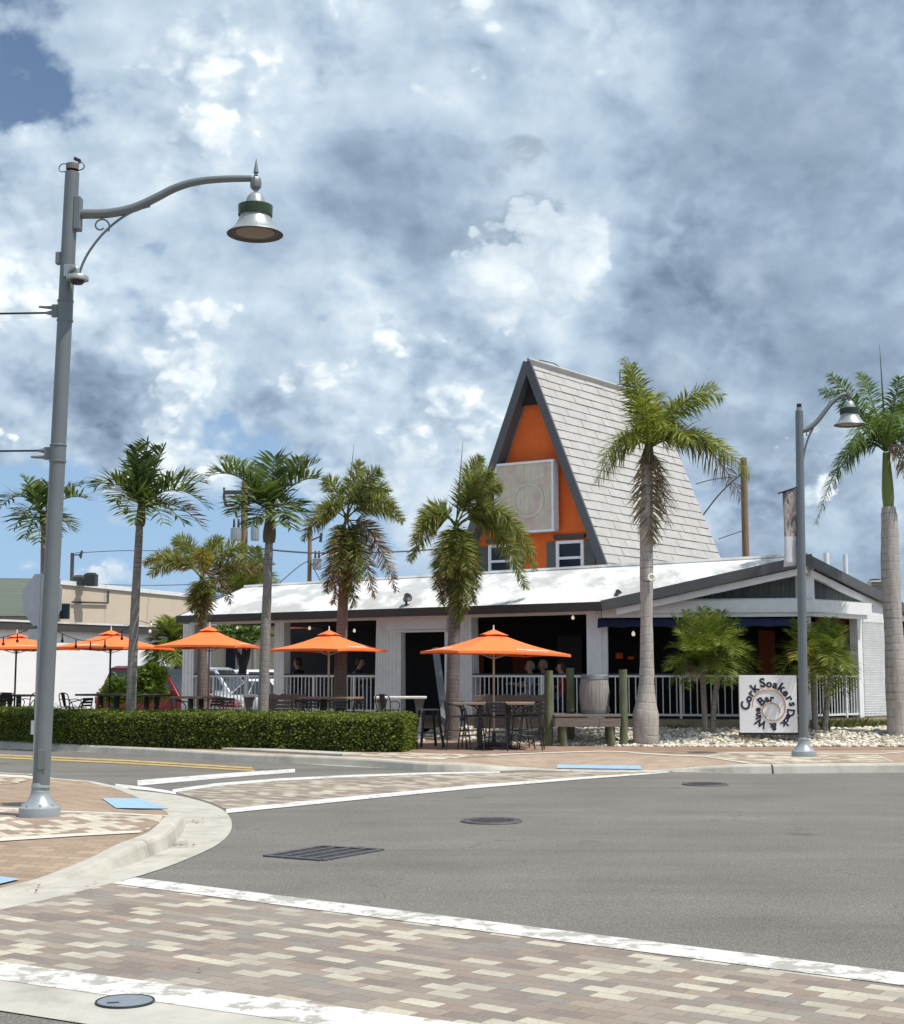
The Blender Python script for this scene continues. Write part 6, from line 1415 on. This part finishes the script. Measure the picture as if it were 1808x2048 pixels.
# ------------------------------------------------------------------ people at the rail
def person(label, hip, face, shirt, hair, lean=.15, pants='jeans', arm=(.25, .35)):
    """seated person: hip point, facing direction (plan), forearms reaching to the ledge"""
    f = V((math.cos(face), math.sin(face), 0)); s_ = V((-f.y, f.x, 0)); t = thing('person', label, 'person', hip)
    bm = bmesh.new(); ly = bm.verts.layers.skin.verify(); vs = {}
    def vt(n, p, r, par=None, root=False):
        v = bm.verts.new(p); v[ly].radius = (r[0], r[1]) if isinstance(r, tuple) else (r, r); v[ly].use_root = root; vs[n] = v
        if par: bm.edges.new((vs[par], v))
    O = V((0, 0, 0)); up_ = (UP + f * lean).normalized()
    vt('pel', O + UP * .06, (.15, .12), None, True); vt('wst', up_ * .24, (.13, .105), 'pel'); vt('cst', up_ * .42, (.16, .115), 'wst'); vt('nkb', up_ * .54, (.09, .08), 'cst'); vt('nk', up_ * .61 + f * .01, .052, 'nkb')
    vt('hd0', up_ * .68 + f * .03, (.075, .085), 'nk'); vt('hd1', up_ * .78 + f * .035, (.082, .095), 'hd0'); vt('hd2', up_ * .85 + f * .02, (.06, .07), 'hd1')
    for k, g in (('l', 1), ('r', -1)):
        vt('sh' + k, up_ * .50 + s_ * g * .17, .062, 'cst'); vt('el' + k, up_ * .28 + s_ * g * .22 + f * arm[0] * .5, .045, 'sh' + k); vt('wr' + k, up_ * arm[1] + s_ * g * .14 + f * (arm[0] + .22), .030, 'el' + k); vt('hn' + k, up_ * (arm[1] + .01) + s_ * g * .12 + f * (arm[0] + .31), (.038, .02), 'wr' + k)
        for fi in range(4): vt('f%s%d' % (k, fi), up_ * (arm[1] - .005) + s_ * (g * .12 + (fi - 1.5) * .018) + f * (arm[0] + .39 - abs(fi - 1.3) * .01), .009, 'hn' + k)
        vt('t' + k, up_ * (arm[1] + .015) + s_ * (g * .12 - g * .045) + f * (arm[0] + .33), .010, 'hn' + k)
        vt('kn' + k, s_ * g * .13 + f * .42 + UP * .05, .075, 'pel'); vt('an' + k, s_ * g * .12 + f * .44 - UP * .36, .048, 'kn' + k); vt('ft' + k, s_ * g * .12 + f * .60 - UP * .40, .04, 'an' + k)
    me = bpy.data.meshes.new('b'); bm.to_mesh(me); bm.free(); o = bpy.data.objects.new('b', me); col.objects.link(o); sk = o.modifiers.new('s', 'SKIN'); sk.use_smooth_shade = True; ss = o.modifiers.new('u', 'SUBSURF'); ss.levels = 1; ss.render_levels = 1
    me2 = bpy.data.meshes.new_from_object(o.evaluated_get(bpy.context.evaluated_depsgraph_get())); bpy.data.objects.remove(o); me2.name = 'body'
    for m_ in ('skin', shirt, pants): me2.materials.append(MT[m_])
    for p in me2.polygons:
        c = p.center; h = c.dot(up_); fw = c.dot(f)
        p.material_index = 0 if (h > .575 or fw > .33 and h > .2 or False) else (2 if h < .12 else 1)
        p.use_smooth = True
    bo = bpy.data.objects.new('body', me2); col.objects.link(bo); bo.parent = t
    hm = MB(); hc = up_ * .79 + f * .005
    for i in range(9):
        pass
    m3 = M((s_, f, up_)).transposed(); pr = [(.001, .115), (.05, .105), (.085, .07), (.100, .02), (.098, -.04), (.08, -.10)]; n = 16; vv = []
    for r_, z in pr:
        for j in range(n): a = 2 * math.pi * j / n; rr_ = r_ * (1.12 if math.sin(a) < .3 else (.55 if z < .03 else 1.0)); vv.append(hc + m3 @ V((rr_ * math.cos(a), rr_ * 1.1 * math.sin(a) - .015, z)))
    hm.add(vv, [(i * n + j, i * n + (j + 1) % n, (i + 1) * n + (j + 1) % n, (i + 1) * n + j) for i in range(len(pr) - 1) for j in range(n)]); hm.build('hair', hair, t, smooth=True, world=False)
    fm = MB()
    for g in (-1, 1): fm.lathe([(.001, .012), (.012, 0), (.001, -.012)], 8, up_ * .755 + f * .128 + s_ * g * .033)
    fm.build('eyes', 'hair', t, world=False); nm = MB(); nm.lathe([(.001, .03), (.012, 0), (.016, -.02), (.001, -.025)], 8, up_ * .735 + f * .135); nm.build('nose', 'skin', t, world=False, smooth=True)
    em = MB()
    for g in (-1, 1): em.lathe([(.001, .03), (.016, .01), (.014, -.02), (.001, -.03)], 8, up_ * .745 + s_ * g * .092 + f * .02)
    em.build('ears', 'skin', t, world=False, smooth=True)
    mm_ = MB(); mm_.box(up_ * .69 + f * .118, (.045, .045, .012), math.atan2(f.y, f.x)); mm_.build('mouth', 'pinkwall', t, world=False)
    return t
def seat_stool(p, label):
    t = thing('bar_stool', label, 'bar stool', at(p, DZ), group='bar stools inside the deck'); h = p.z - DZ - .08
    MB().lathe([(.17, h - .03), (.18, h), (.16, h + .02), (.001, h + .02)], 18, at(p, DZ)).build('seat', 'dark', t)
    MB().lathe([(.2, 0), (.2, .02), (.03, .05), (.03, h - .03)], 14, at(p, DZ)).build('pedestal', 'black', t)
def sit(u, off, p0, d, n_, z, face, label, shirt, hair, lean=.15, pants='jeans'):
    q = isect(u, p0 + n_ * off, d); h = at(q, z); person(label, h, face, shirt, hair, lean, pants); seat_stool(h, 'dark stool under the ' + label.split('person ')[1].split(' at ')[0])
sit(706, 1.2, C0, dA, nA, 1.18, R(-25), 'person in a grey shirt leaning on the ledge at the bay left of the doorway', 'shirt_grey', 'hair', .30)
sit(600, 1.5, C0, dA, nA, 1.15, R(150), 'person in dark clothes at the ledge behind the fourth umbrella', 'shirt_dark' if 'shirt_dark' in MT else 'dark', 'hair', .1)
sit(1066, 1.3, C0, dA, nA, 1.02, R(200), 'person in a lilac dress at the rail above the bench', 'shirt_pink', 'hair_grey', .1, 'shirt_pink')
sit(1092, 1.7, C0, dA, nA, 1.05, R(190), 'person in a blue shirt at the rail by the left piling', 'shirt_blue', 'hair_grey', .1)
sit(1130, 1.2, C0, dA, nA, 1.0, R(170), 'person in a red shirt at the rail between the two left pilings', 'shirt_red', 'hair', .1)
# ------------------------------------------------------------------ cars in the parking lot
def car(label, loc, rz, paint, L=4.6, Wd=1.85, H=1.72, suv=True):
    t = thing('parked_car', label, 'car', loc, rz, 'cars parked behind the deck')
    hx = L / 2; zb, zw = .28, .98 if suv else .88
    # lower body: cross sections along x with rounded nose and tail
    xs = [(-1, .80, .42, .82), (-.97, .90, .32, .95), (-.85, .97, .28, 1.0), (-.5, 1, .26, 1.0), (0, 1, .26, 1.0), (.45, 1, .26, .99), (.55, .99, .26, .96), (.85, .95, .28, .86), (.96, .87, .34, .76), (1, .74, .42, .66)]
    m = MB(); ring = []
    for fx, wy, z0, zt in xs:
        y = Wd / 2 * wy; zt_ = zw * zt; ring.append([(fx * hx, -y * .92, z0), (fx * hx, -y, z0 + .18), (fx * hx, -y, zt_ - .14), (fx * hx, -y * .90, zt_), (fx * hx, 0, zt_ + .02), (fx * hx, y * .90, zt_), (fx * hx, y, zt_ - .14), (fx * hx, y, z0 + .18), (fx * hx, y * .92, z0)])
    def loft(rg, m):
        n = len(rg[0]); m.add([p for r in rg for p in r], [(i * n + j, i * n + (j + 1) % n, (i + 1) * n + (j + 1) % n, (i + 1) * n + j) for i in range(len(rg) - 1) for j in range(n)] + [tuple(range(n))[::-1], tuple((len(rg) - 1) * n + j for j in range(n))])
    loft(ring, m); m.build('body', paint, t, world=False, smooth=True, sharp=40)
    # greenhouse: roof and pillars, then glass 8 mm proud
    zr = H; b = (-.93, .42) if suv else (-.72, .42); r_ = (-.78, .10) if suv else (-.42, .06); yb, yr = Wd / 2 * .90, Wd / 2 * .70
    def gh(s=0.):
        return [(b[0] * hx, -yb, zw - .02), (b[1] * hx, -yb, zw - .02), (b[1] * hx, yb, zw - .02), (b[0] * hx, yb, zw - .02), (r_[0] * hx, -yr, zr - .05), (r_[1] * hx, -yr, zr - .05), (r_[1] * hx, yr, zr - .05), (r_[0] * hx, yr, zr - .05)]
    g = [V(p) for p in gh()]; m = MB(); m.add(g, [(0, 1, 5, 4), (1, 2, 6, 5), (2, 3, 7, 6), (3, 0, 4, 7), (4, 5, 6, 7)])
    m.add([(r_[0] * hx - .03, -yr - .02, zr - .07), (r_[1] * hx + .03, -yr - .02, zr - .07), (r_[1] * hx + .03, yr + .02, zr - .07), (r_[0] * hx - .03, yr + .02, zr - .07), (r_[0] * hx + .1, -yr + .1, zr), (r_[1] * hx - .15, -yr + .1, zr), (r_[1] * hx - .15, yr - .1, zr), (r_[0] * hx + .1, yr - .1, zr)], [(0, 1, 5, 4), (1, 2, 6, 5), (2, 3, 7, 6), (3, 0, 4, 7), (4, 5, 6, 7)])
    m.build('cabin', paint, t, world=False, smooth=True, sharp=35, bevel=.02)
    def pane(a, b_, c, d, u0, u1, v0, v1, name, out):
        A = lambda u, v: (a.lerp(b_, u)).lerp(d.lerp(c, u), v)
        n = (b_ - a).cross(d - a).normalized(); n = n if n.dot(out) > 0 else -n; q = [A(u0, v0), A(u1, v0), A(u1, v1), A(u0, v1)]; mm = MB(); mm.prism([p + n * .002 for p in q], n * .008); mm.build(name, 'glass_car', t, world=False)
    pane(g[0], g[1], g[5], g[4], .04, .34, .10, .90, 'side_window', V((0, -1, 0))); pane(g[0], g[1], g[5], g[4], .37, .64, .10, .90, 'side_window', V((0, -1, 0))); pane(g[0], g[1], g[5], g[4], .67, .95, .10, .90, 'side_window', V((0, -1, 0)))
    pane(g[3], g[2], g[6], g[7], .04, .46, .10, .90, 'side_window', V((0, 1, 0))); pane(g[3], g[2], g[6], g[7], .50, .95, .10, .90, 'side_window', V((0, 1, 0)))
    pane(g[1], g[2], g[6], g[5], .06, .94, .06, .94, 'windscreen', V((1, 0, 0))); pane(g[3], g[0], g[4], g[7], .08, .92, .12, .9, 'rear_window', V((-1, 0, 0)))
    for sx_ in (-.62, .62):
        for sy_ in (-1, 1):
            rot = M.Rotation(R(90), 3, 'X'); c = (sx_ * hx, sy_ * (Wd / 2 - .10), .34); w_ = MB().lathe([(.20, -.11), (.31, -.11), (.34, -.08), (.34, .08), (.31, .11), (.20, .11)], 20, c, rot).build('wheel', 'tyre', t, world=False, smooth=True, sharp=40)
            MB().lathe([(.205, -.115), (.19, -.09), (.05, -.10), (.001, -.10)] if sy_ > 0 else [(.205, .115), (.19, .09), (.05, .10), (.001, .10)], 16, c, rot).build('rim', 'galv', w_, world=False)
    for sy_ in (-1, 1):
        m = MB(); m.box((.36 * hx, sy_ * (Wd / 2 + .09), zw + .10), (.10, .20, .15)); m.build('mirror', paint, t, world=False, bevel=.03)
        m = MB(); m.box((.955 * hx, sy_ * Wd * .36, zw * .66), (.12, .32, .12)); m.build('headlight', 'bulbw', t, world=False, bevel=.02)
        m = MB(); m.box((-.975 * hx, sy_ * Wd * .40, zw * .84), (.08, .16, .22)); m.build('tail_light', 'redwall', t, world=False, bevel=.02)
        for k in (.12, -.42): MB().box((k * hx, sy_ * (Wd / 2 + .004), zw - .16), (.17, .025, .03)).build('door_handle', paint, t, world=False)
    MB().box((.985 * hx, 0, .55), (.06, 1.0, .18)).build('grille', 'dark', t, world=False); return t
pc = P(340, 1380, 44.0); car('red car with dark windows parked behind the bush and the end column', at(pc, 0), R(-24), 'car_red', 4.4, 1.9, 1.86)
pc = P(436, 1380, 52.0); car('silver car with dark side glass parked behind the end bay railing', at(pc, 0), R(-20), 'car_silver', 4.7, 1.9, 1.86)
pc = P(520, 1380, 57); car('white car facing the camera parked behind the end bay', at(pc, 0), R(-62), 'car_white', 4.6, 1.9, 1.80)
pc = P(556, 1380, 50); car('white low car just visible beside the second deck column', at(pc, 0), R(-30), 'car_white', 4.4, 1.8, 1.45, False)
# ------------------------------------------------------------------ buildings behind, left
def ubox(name, label, cat, loc): return thing(name, label, cat, loc)
wa, wb = P(-260, 1240, 49.5), P(352, 1258, 62); zt = 3.62
t = ubox('white_building', 'long white block building with dark eave behind the left patio', 'building', at(wa, 0)); d = (at(wb, 0) - at(wa, 0)); Lw = d.length; d.normalize(); n_ = V((-d.y, d.x, 0)); A_, B_ = at(wa, 0), at(wb, 0)
MB().prism([A_ - UP * .05, B_ - UP * .05, at(B_, zt - .28), at(A_, zt - .28)], n_ * 8).build('wall', 'whitewall', t)
m = MB(); m.prism([at(A_, zt - .32) - n_ * .22, at(B_ + d * .5, zt - .32) - n_ * .22, at(B_ + d * .5, zt - .02) - n_ * .22, at(A_, zt - .02) - n_ * .22], n_ * .06); m.prism([at(A_, zt - .30) - n_ * .18, at(B_ + d * .5, zt - .30) - n_ * .18, at(B_ + d * .5, zt - .26) - n_ * .18, at(A_, zt - .26) - n_ * .18], n_ * .6); m.build('eave', 'fascia', t)
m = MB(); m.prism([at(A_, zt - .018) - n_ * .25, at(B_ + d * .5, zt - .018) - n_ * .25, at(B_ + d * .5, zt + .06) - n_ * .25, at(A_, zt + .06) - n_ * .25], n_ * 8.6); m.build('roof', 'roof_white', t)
q = isect(352, A_ - n_ * .05, d); z0, z1 = HCAM + (1352 - 1332) * q.y / F_PX, HCAM + (1352 - 1312) * q.y / F_PX; m = MB(); m.box(at(q, (z0 + z1) / 2) - n_ * .05, (.46, .12, z1 - z0), math.atan2(d.y, d.x)); tag(m.build('wall_panel', 'black', bevel=.01), 'square black panel hung on the white wall beside the end column', 'panel')
# beige building
a, b = P(118, 1171, 70), P(385, 1190, 82); zt2 = 6.02; A2, B2 = at(a, 0), at(b, 0); d2 = (B2 - A2).normalized(); n2_ = V((-d2.y, d2.x, 0))
t = ubox('beige_building', 'beige stucco building with a green tiled roof edge behind the white wall', 'building', A2)
MB().prism([A2 - UP * .05, B2 - UP * .05, at(B2, zt2), at(A2, zt2)], n2_ * 12).build('wall', 'beige', t)
m = MB(); m.prism([at(A2, zt2 + .004) - n2_ * .1, at(B2, zt2 + .004) - n2_ * .1, at(B2, zt2 + .22) - n2_ * .1, at(A2, zt2 + .22) - n2_ * .1], n2_ * 12.3); m.build('roof_edge', 'white', t)
m = MB(); A3 = A2 - d2 * .4 - n2_ * .2; fl = V((-.97, -.2, 0)); L3 = V((-22, -3, 0)) + A3
m.prism([at(A3, 4.4) + V((-.1, -1.1, 0)), at(L3, 4.4) + V((0, -1.1, 0)), at(L3, 6.3) + V((0, .3, 0)), at(A3, 6.3) + V((-.1, .3, 0))], V((0, 2, 0))); m.build('roof', 'greenroof', t)
m = MB(); m.prism([A3 + V((-.1, -.2, -.05)), L3 + V((0, -.2, -.05)), at(L3, 4.4) + V((0, -.2, 0)), at(A3, 4.4) + V((-.1, -.2, 0))], V((0, 3, 0))); m.build('front_wall', 'creamwall', t)
for (u0, u1, v0, v1, mt_) in ((12, 32, 1224, 1240, 'glass_dark'), (-8, 6, 1214, 1246, 'wood_pole'), (119, 140, 1207, 1238, 'glass_dark')):
    Yq = A3.y - .35 if u1 < 100 else A2.y - .05; p0, p1 = P(u0, v1, Yq), P(u1, v0, Yq); w_ = MB(); w_.box((p0 + p1) / 2, (p1.x - p0.x, .08, p1.z - p0.z)); fo = w_.build('window', 'creamwall' if u0 < 100 else 'fascia', t); MB().box((p0 + p1) / 2 - V((0, .05, 0)), (p1.x - p0.x - .12, .04, p1.z - p0.z - .12)).build('pane', mt_, fo)
q0, q1 = isect(140, A2 - n2_ * .1, d2), isect(212, A2 - n2_ * .1, d2); zz1 = HCAM + (1352 - 1207) * q1.y / F_PX; m = MB(); m.tube([at(q0, HCAM + (1352 - 1205) * q0.y / F_PX), at(q1, zz1), at(q1, zt2 - .1)], .05, 6); m.build('drain_pipe', 'fascia', t)
def acunit(u0, u1, v0, v1, Y, label, mat_='galv'):
    p0, p1 = P(u0, v1, Y), P(u1, v0, Y); c = (p0 + p1) / 2; sx_, sz_ = p1.x - p0.x, p1.z - p0.z; t = thing('air_conditioner', label, 'air conditioner', V((c.x, c.y, p0.z)), group='rooftop air conditioners')
    MB().box(c, (sx_, sx_, sz_)).build('cabinet', mat_, t, bevel=.02); m = MB()
    for i in range(7): m.box(c + V((0, -sx_ / 2 - .01, -sz_ * .38 + sz_ * .76 * i / 6)), (sx_ * .86, .02, sz_ * .05))
    m.build('louvres', 'dark', t); MB().lathe([(sx_ * .42, 0), (sx_ * .42, .05), (sx_ * .3, .06), (.001, .06)], 16, c + UP * sz_ / 2).build('fan_cover', 'dark', t)
acunit(146, 170, 1153, 1171, 71.5, 'green grey rooftop unit left of the brown one', 'greenroof'); acunit(170, 194, 1148, 1172, 71.2, 'brown rooftop unit on the beige building', 'dark'); acunit(1738, 1763, 1162, 1186, 44, 'pale rooftop unit showing beside the tall royal palm', 'creamwall')
for (u0, v0, v1, Y, r_, lab) in ((1690, 1109, 1135, 40, .07, 'white vent pipe on the roof right of the gable peak'), (1652, 1106, 1125, 42, .09, 'short white vent stub close to the gable peak')):
    p1 = P(u0, v0, Y); tag(MB().tube([V((p1.x, p1.y, 2.9)), p1], r_, 12).build('vent_pipe', 'white', smooth=True), lab, 'vent pipe')
m = MB(); p0, p1 = P(144, 1178, 74), P(145, 1106, 74); m.bar(V((p0.x, p0.y, 0)), p1, .16, .16); m.bar(p1 - UP * .1, p1 + V((.5, 0, -.1)), .06, .06); m.tube([p1 + V((.5, 0, .12)), p1 + V((.42, 0, -.15)), p1 + V((.45, 0, -.3))], [.06, .09, .03], 6); o = m.build('mast', 'fascia'); tag(o, 'dark mast with a short arm above the beige building', 'mast')
# far right low building behind the siding
p0 = P(1796, 1196, 46); t = ubox('low_building', 'low white building with dark eave at the right edge behind the tall palm', 'building', at(p0, 0)); MB().box((p0.x + 4, 50, 1.7), (8, 8, 3.5)).build('wall', 'creamwall', t); MB().box((p0.x + 3.9, 49.9, 3.6), (8.8, 8.8, .25)).build('roof', 'fascia', t)
# red and cream building far behind the end bay
t = ubox('red_building', 'distant red and cream building seen through the end bay', 'building', V((-13, 86, 0)))
MB().box((-12.2, 88, 2.2), (4.6, 4, 4.5)).build('wall', 'creamwall', t); MB().box((-7.9, 87.5, 2.6), (3.95, 4, 5.2)).build('red_wall', 'redwall', t); MB().box((-8.4, 85.4, 3.6), (3.2, .1, .7)).build('sign_band', 'pinkwall', t); MB().box((-13.2, 85.9, 2.4), (.7, .2, 2.2)).build('window', 'glass_dark', t); MB().box((-12.2, 86, 4.6), (4.9, 5, .2)).build('roof', 'white', t)
# dark forked tree between cars and the red building
def fork():
    b_ = at(P(486, 1380, 54), 0); t = thing('forked_tree', 'dark forked tree trunk seen through the end bay', 'tree', b_); m = MB(); m.tube([b_, b_ + V((-.05, 0, 1.5)), P(486, 1335, 54)], [.22, .17, .15], 10)
    for (u, v) in ((470, 1296), (500, 1292), (488, 1290)): m.tube([P(486, 1336, 54), P((486 + u) / 2 + 1, (1336 + v) / 2, 54), P(u, v, 54)], [.14, .11, .06], 8)
    m.build('trunk', 'inner', t, smooth=True); mb2 = MB()
    def pf():
        d = V((random.gauss(0, 1), random.gauss(0, 1), random.gauss(0, 1))).normalized(); return P(486, 1262, 54) + V((d.x * 1.1, d.y * 1., d.z * .5)) * rnd() ** .33, d
    leafcloud(1500, pf, .16, mb2); mb2.build('crown', 'leaf_royald', t, recalc=False)
fork()
# ------------------------------------------------------------------ utility poles and wires
def upole(label, u, v0, Y, r_, arms, trans, group='wooden utility poles'):
    tp = P(u, v0, Y); b_ = at(tp, 0); t = thing('utility_pole', label, 'utility pole', b_, group=group); MB().tube([b_ - UP * .1, b_.lerp(tp, .5), tp], [r_ * 1.2, r_ * 1.1, r_], 12).build('pole', 'wood_pole', t, smooth=True)
    for (u0, u1, v) in arms:
        MB().bar(P(u0, v, Y), P(u1, v - 1, Y), .14, .20).build('crossarm', 'fascia', t)
        for uu in (u0 + 1, u1 - 1): MB().lathe([(.03, 0), (.07, .05), (.04, .1), (.07, .15), (.03, .22)], 8, P(uu, v - 2, Y)).build('insulator', 'dark', t)
        if u0 < 460: MB().tube([P(u0 + 1, v, Y), P(u0 + 1, v + 10, Y), P(u0 + 5, v + 26, Y)], [.05, .07, .08], 8).build('fuse', 'dark', t); MB().bar(P(u0 + 20, v + 1, Y), P(u - 2, v + 20, Y), .06, .06).build('brace', 'fascia', t)
    for (uu, va, vb, hw_) in trans:
        rr = hw_ * Y / F_PX; c = P(uu, vb, Y - .2); hh = P(uu, va, Y).z - P(uu, vb, Y).z; tr_ = MB().lathe([(.001, 0), (rr * .95, .02), (rr, .06), (rr, hh * .92), (rr * 1.06, hh * .92), (rr * 1.06, hh * .96), (rr * .7, hh), (.001, hh)], 18, c).build('transformer', 'galv', t, smooth=True, sharp=30)
        m = MB(); m.tube([c + V((-rr * .4, 0, hh)), c + V((-rr * .4, 0, hh + .45))], [.07, .05], 8); m.tube([c + V((rr * .4, 0, hh)), c + V((rr * .4, 0, hh + .45))], [.07, .05], 8); m.build('bushing', 'dark', tr_)
        m = MB()
        for k in range(7): a_ = math.pi + .35 * (k - 3); m.bar(c + V((math.cos(a_ + 1.57) * rr * 1.02, math.sin(a_ + 1.57) * rr * 1.02, hh * .12)), c + V((math.cos(a_ + 1.57) * rr * 1.02, math.sin(a_ + 1.57) * rr * 1.02, hh * .85)), .03, .03)
        m.build('fins', 'galv', tr_)
    return t
upole('brown utility pole with a crossarm and two grey transformers behind the left roof end', 490, 962, 72, .17, [(447, 530, 985)], [(472, 1056, 1082, 11), (510, 1052, 1082, 8.5)])
upole('thin utility pole with one grey transformer behind the white roof', 620, 1052, 84, .12, [], [(634, 1117, 1140, 9)])
upole('bare brown utility pole to the right of the A-frame', 1487, 916, 64, .15, [], [])
m = MB(); m.tube([P(620, 1082, 84), P(642, 1072, 84)], .05, 6); m.tube([P(643, 1066, 84), P(641, 1084, 84)], [.08, .1], 6); tag(m.build('fuse_cutout', 'dark'), 'small dark fuse arm on the thin utility pole', 'fuse')
def wire(label, pts, r_=.022): tag(MB().tube(smooth_line([P(*p) for p in pts], 2), r_, 5).build('power_line', 'wire'), label, 'power line', 'overhead power lines')
wire('thick service cable between the two utility poles at the left', [(496, 1094, 72), (560, 1102, 78), (640, 1107, 84), (800, 1104, 88), (900, 1096, 90)], .05)
wire('thin wire sloping to the thin utility pole from the lower left', [(560, 1165, 70), (600, 1130, 78), (616, 1122, 84)], .03); wire('thin wire falling right from the thin utility pole', [(622, 1124, 84), (634, 1150, 80), (646, 1170, 78)], .03)
wire('faint wire crossing the left sky above the beige building', [(150, 1106, 74), (260, 1100, 73), (400, 1104, 72), (486, 1100, 72)], .02); wire('faint wire low over the beige building', [(190, 1168, 80), (300, 1172, 78), (486, 1165, 72)], .02)
wire('wire from the bare pole down behind the A-frame roof', [(1484, 946, 64), (1440, 985, 64), (1405, 1032, 64)], .035); wire('short wire from the bare pole to the A-frame edge', [(1484, 953, 64), (1430, 957, 60), (1392, 968, 56)], .025); wire('thin low wire from the bare pole to the A-frame foot', [(1484, 1062, 64), (1460, 1070, 60), (1438, 1078, 58)], .025)
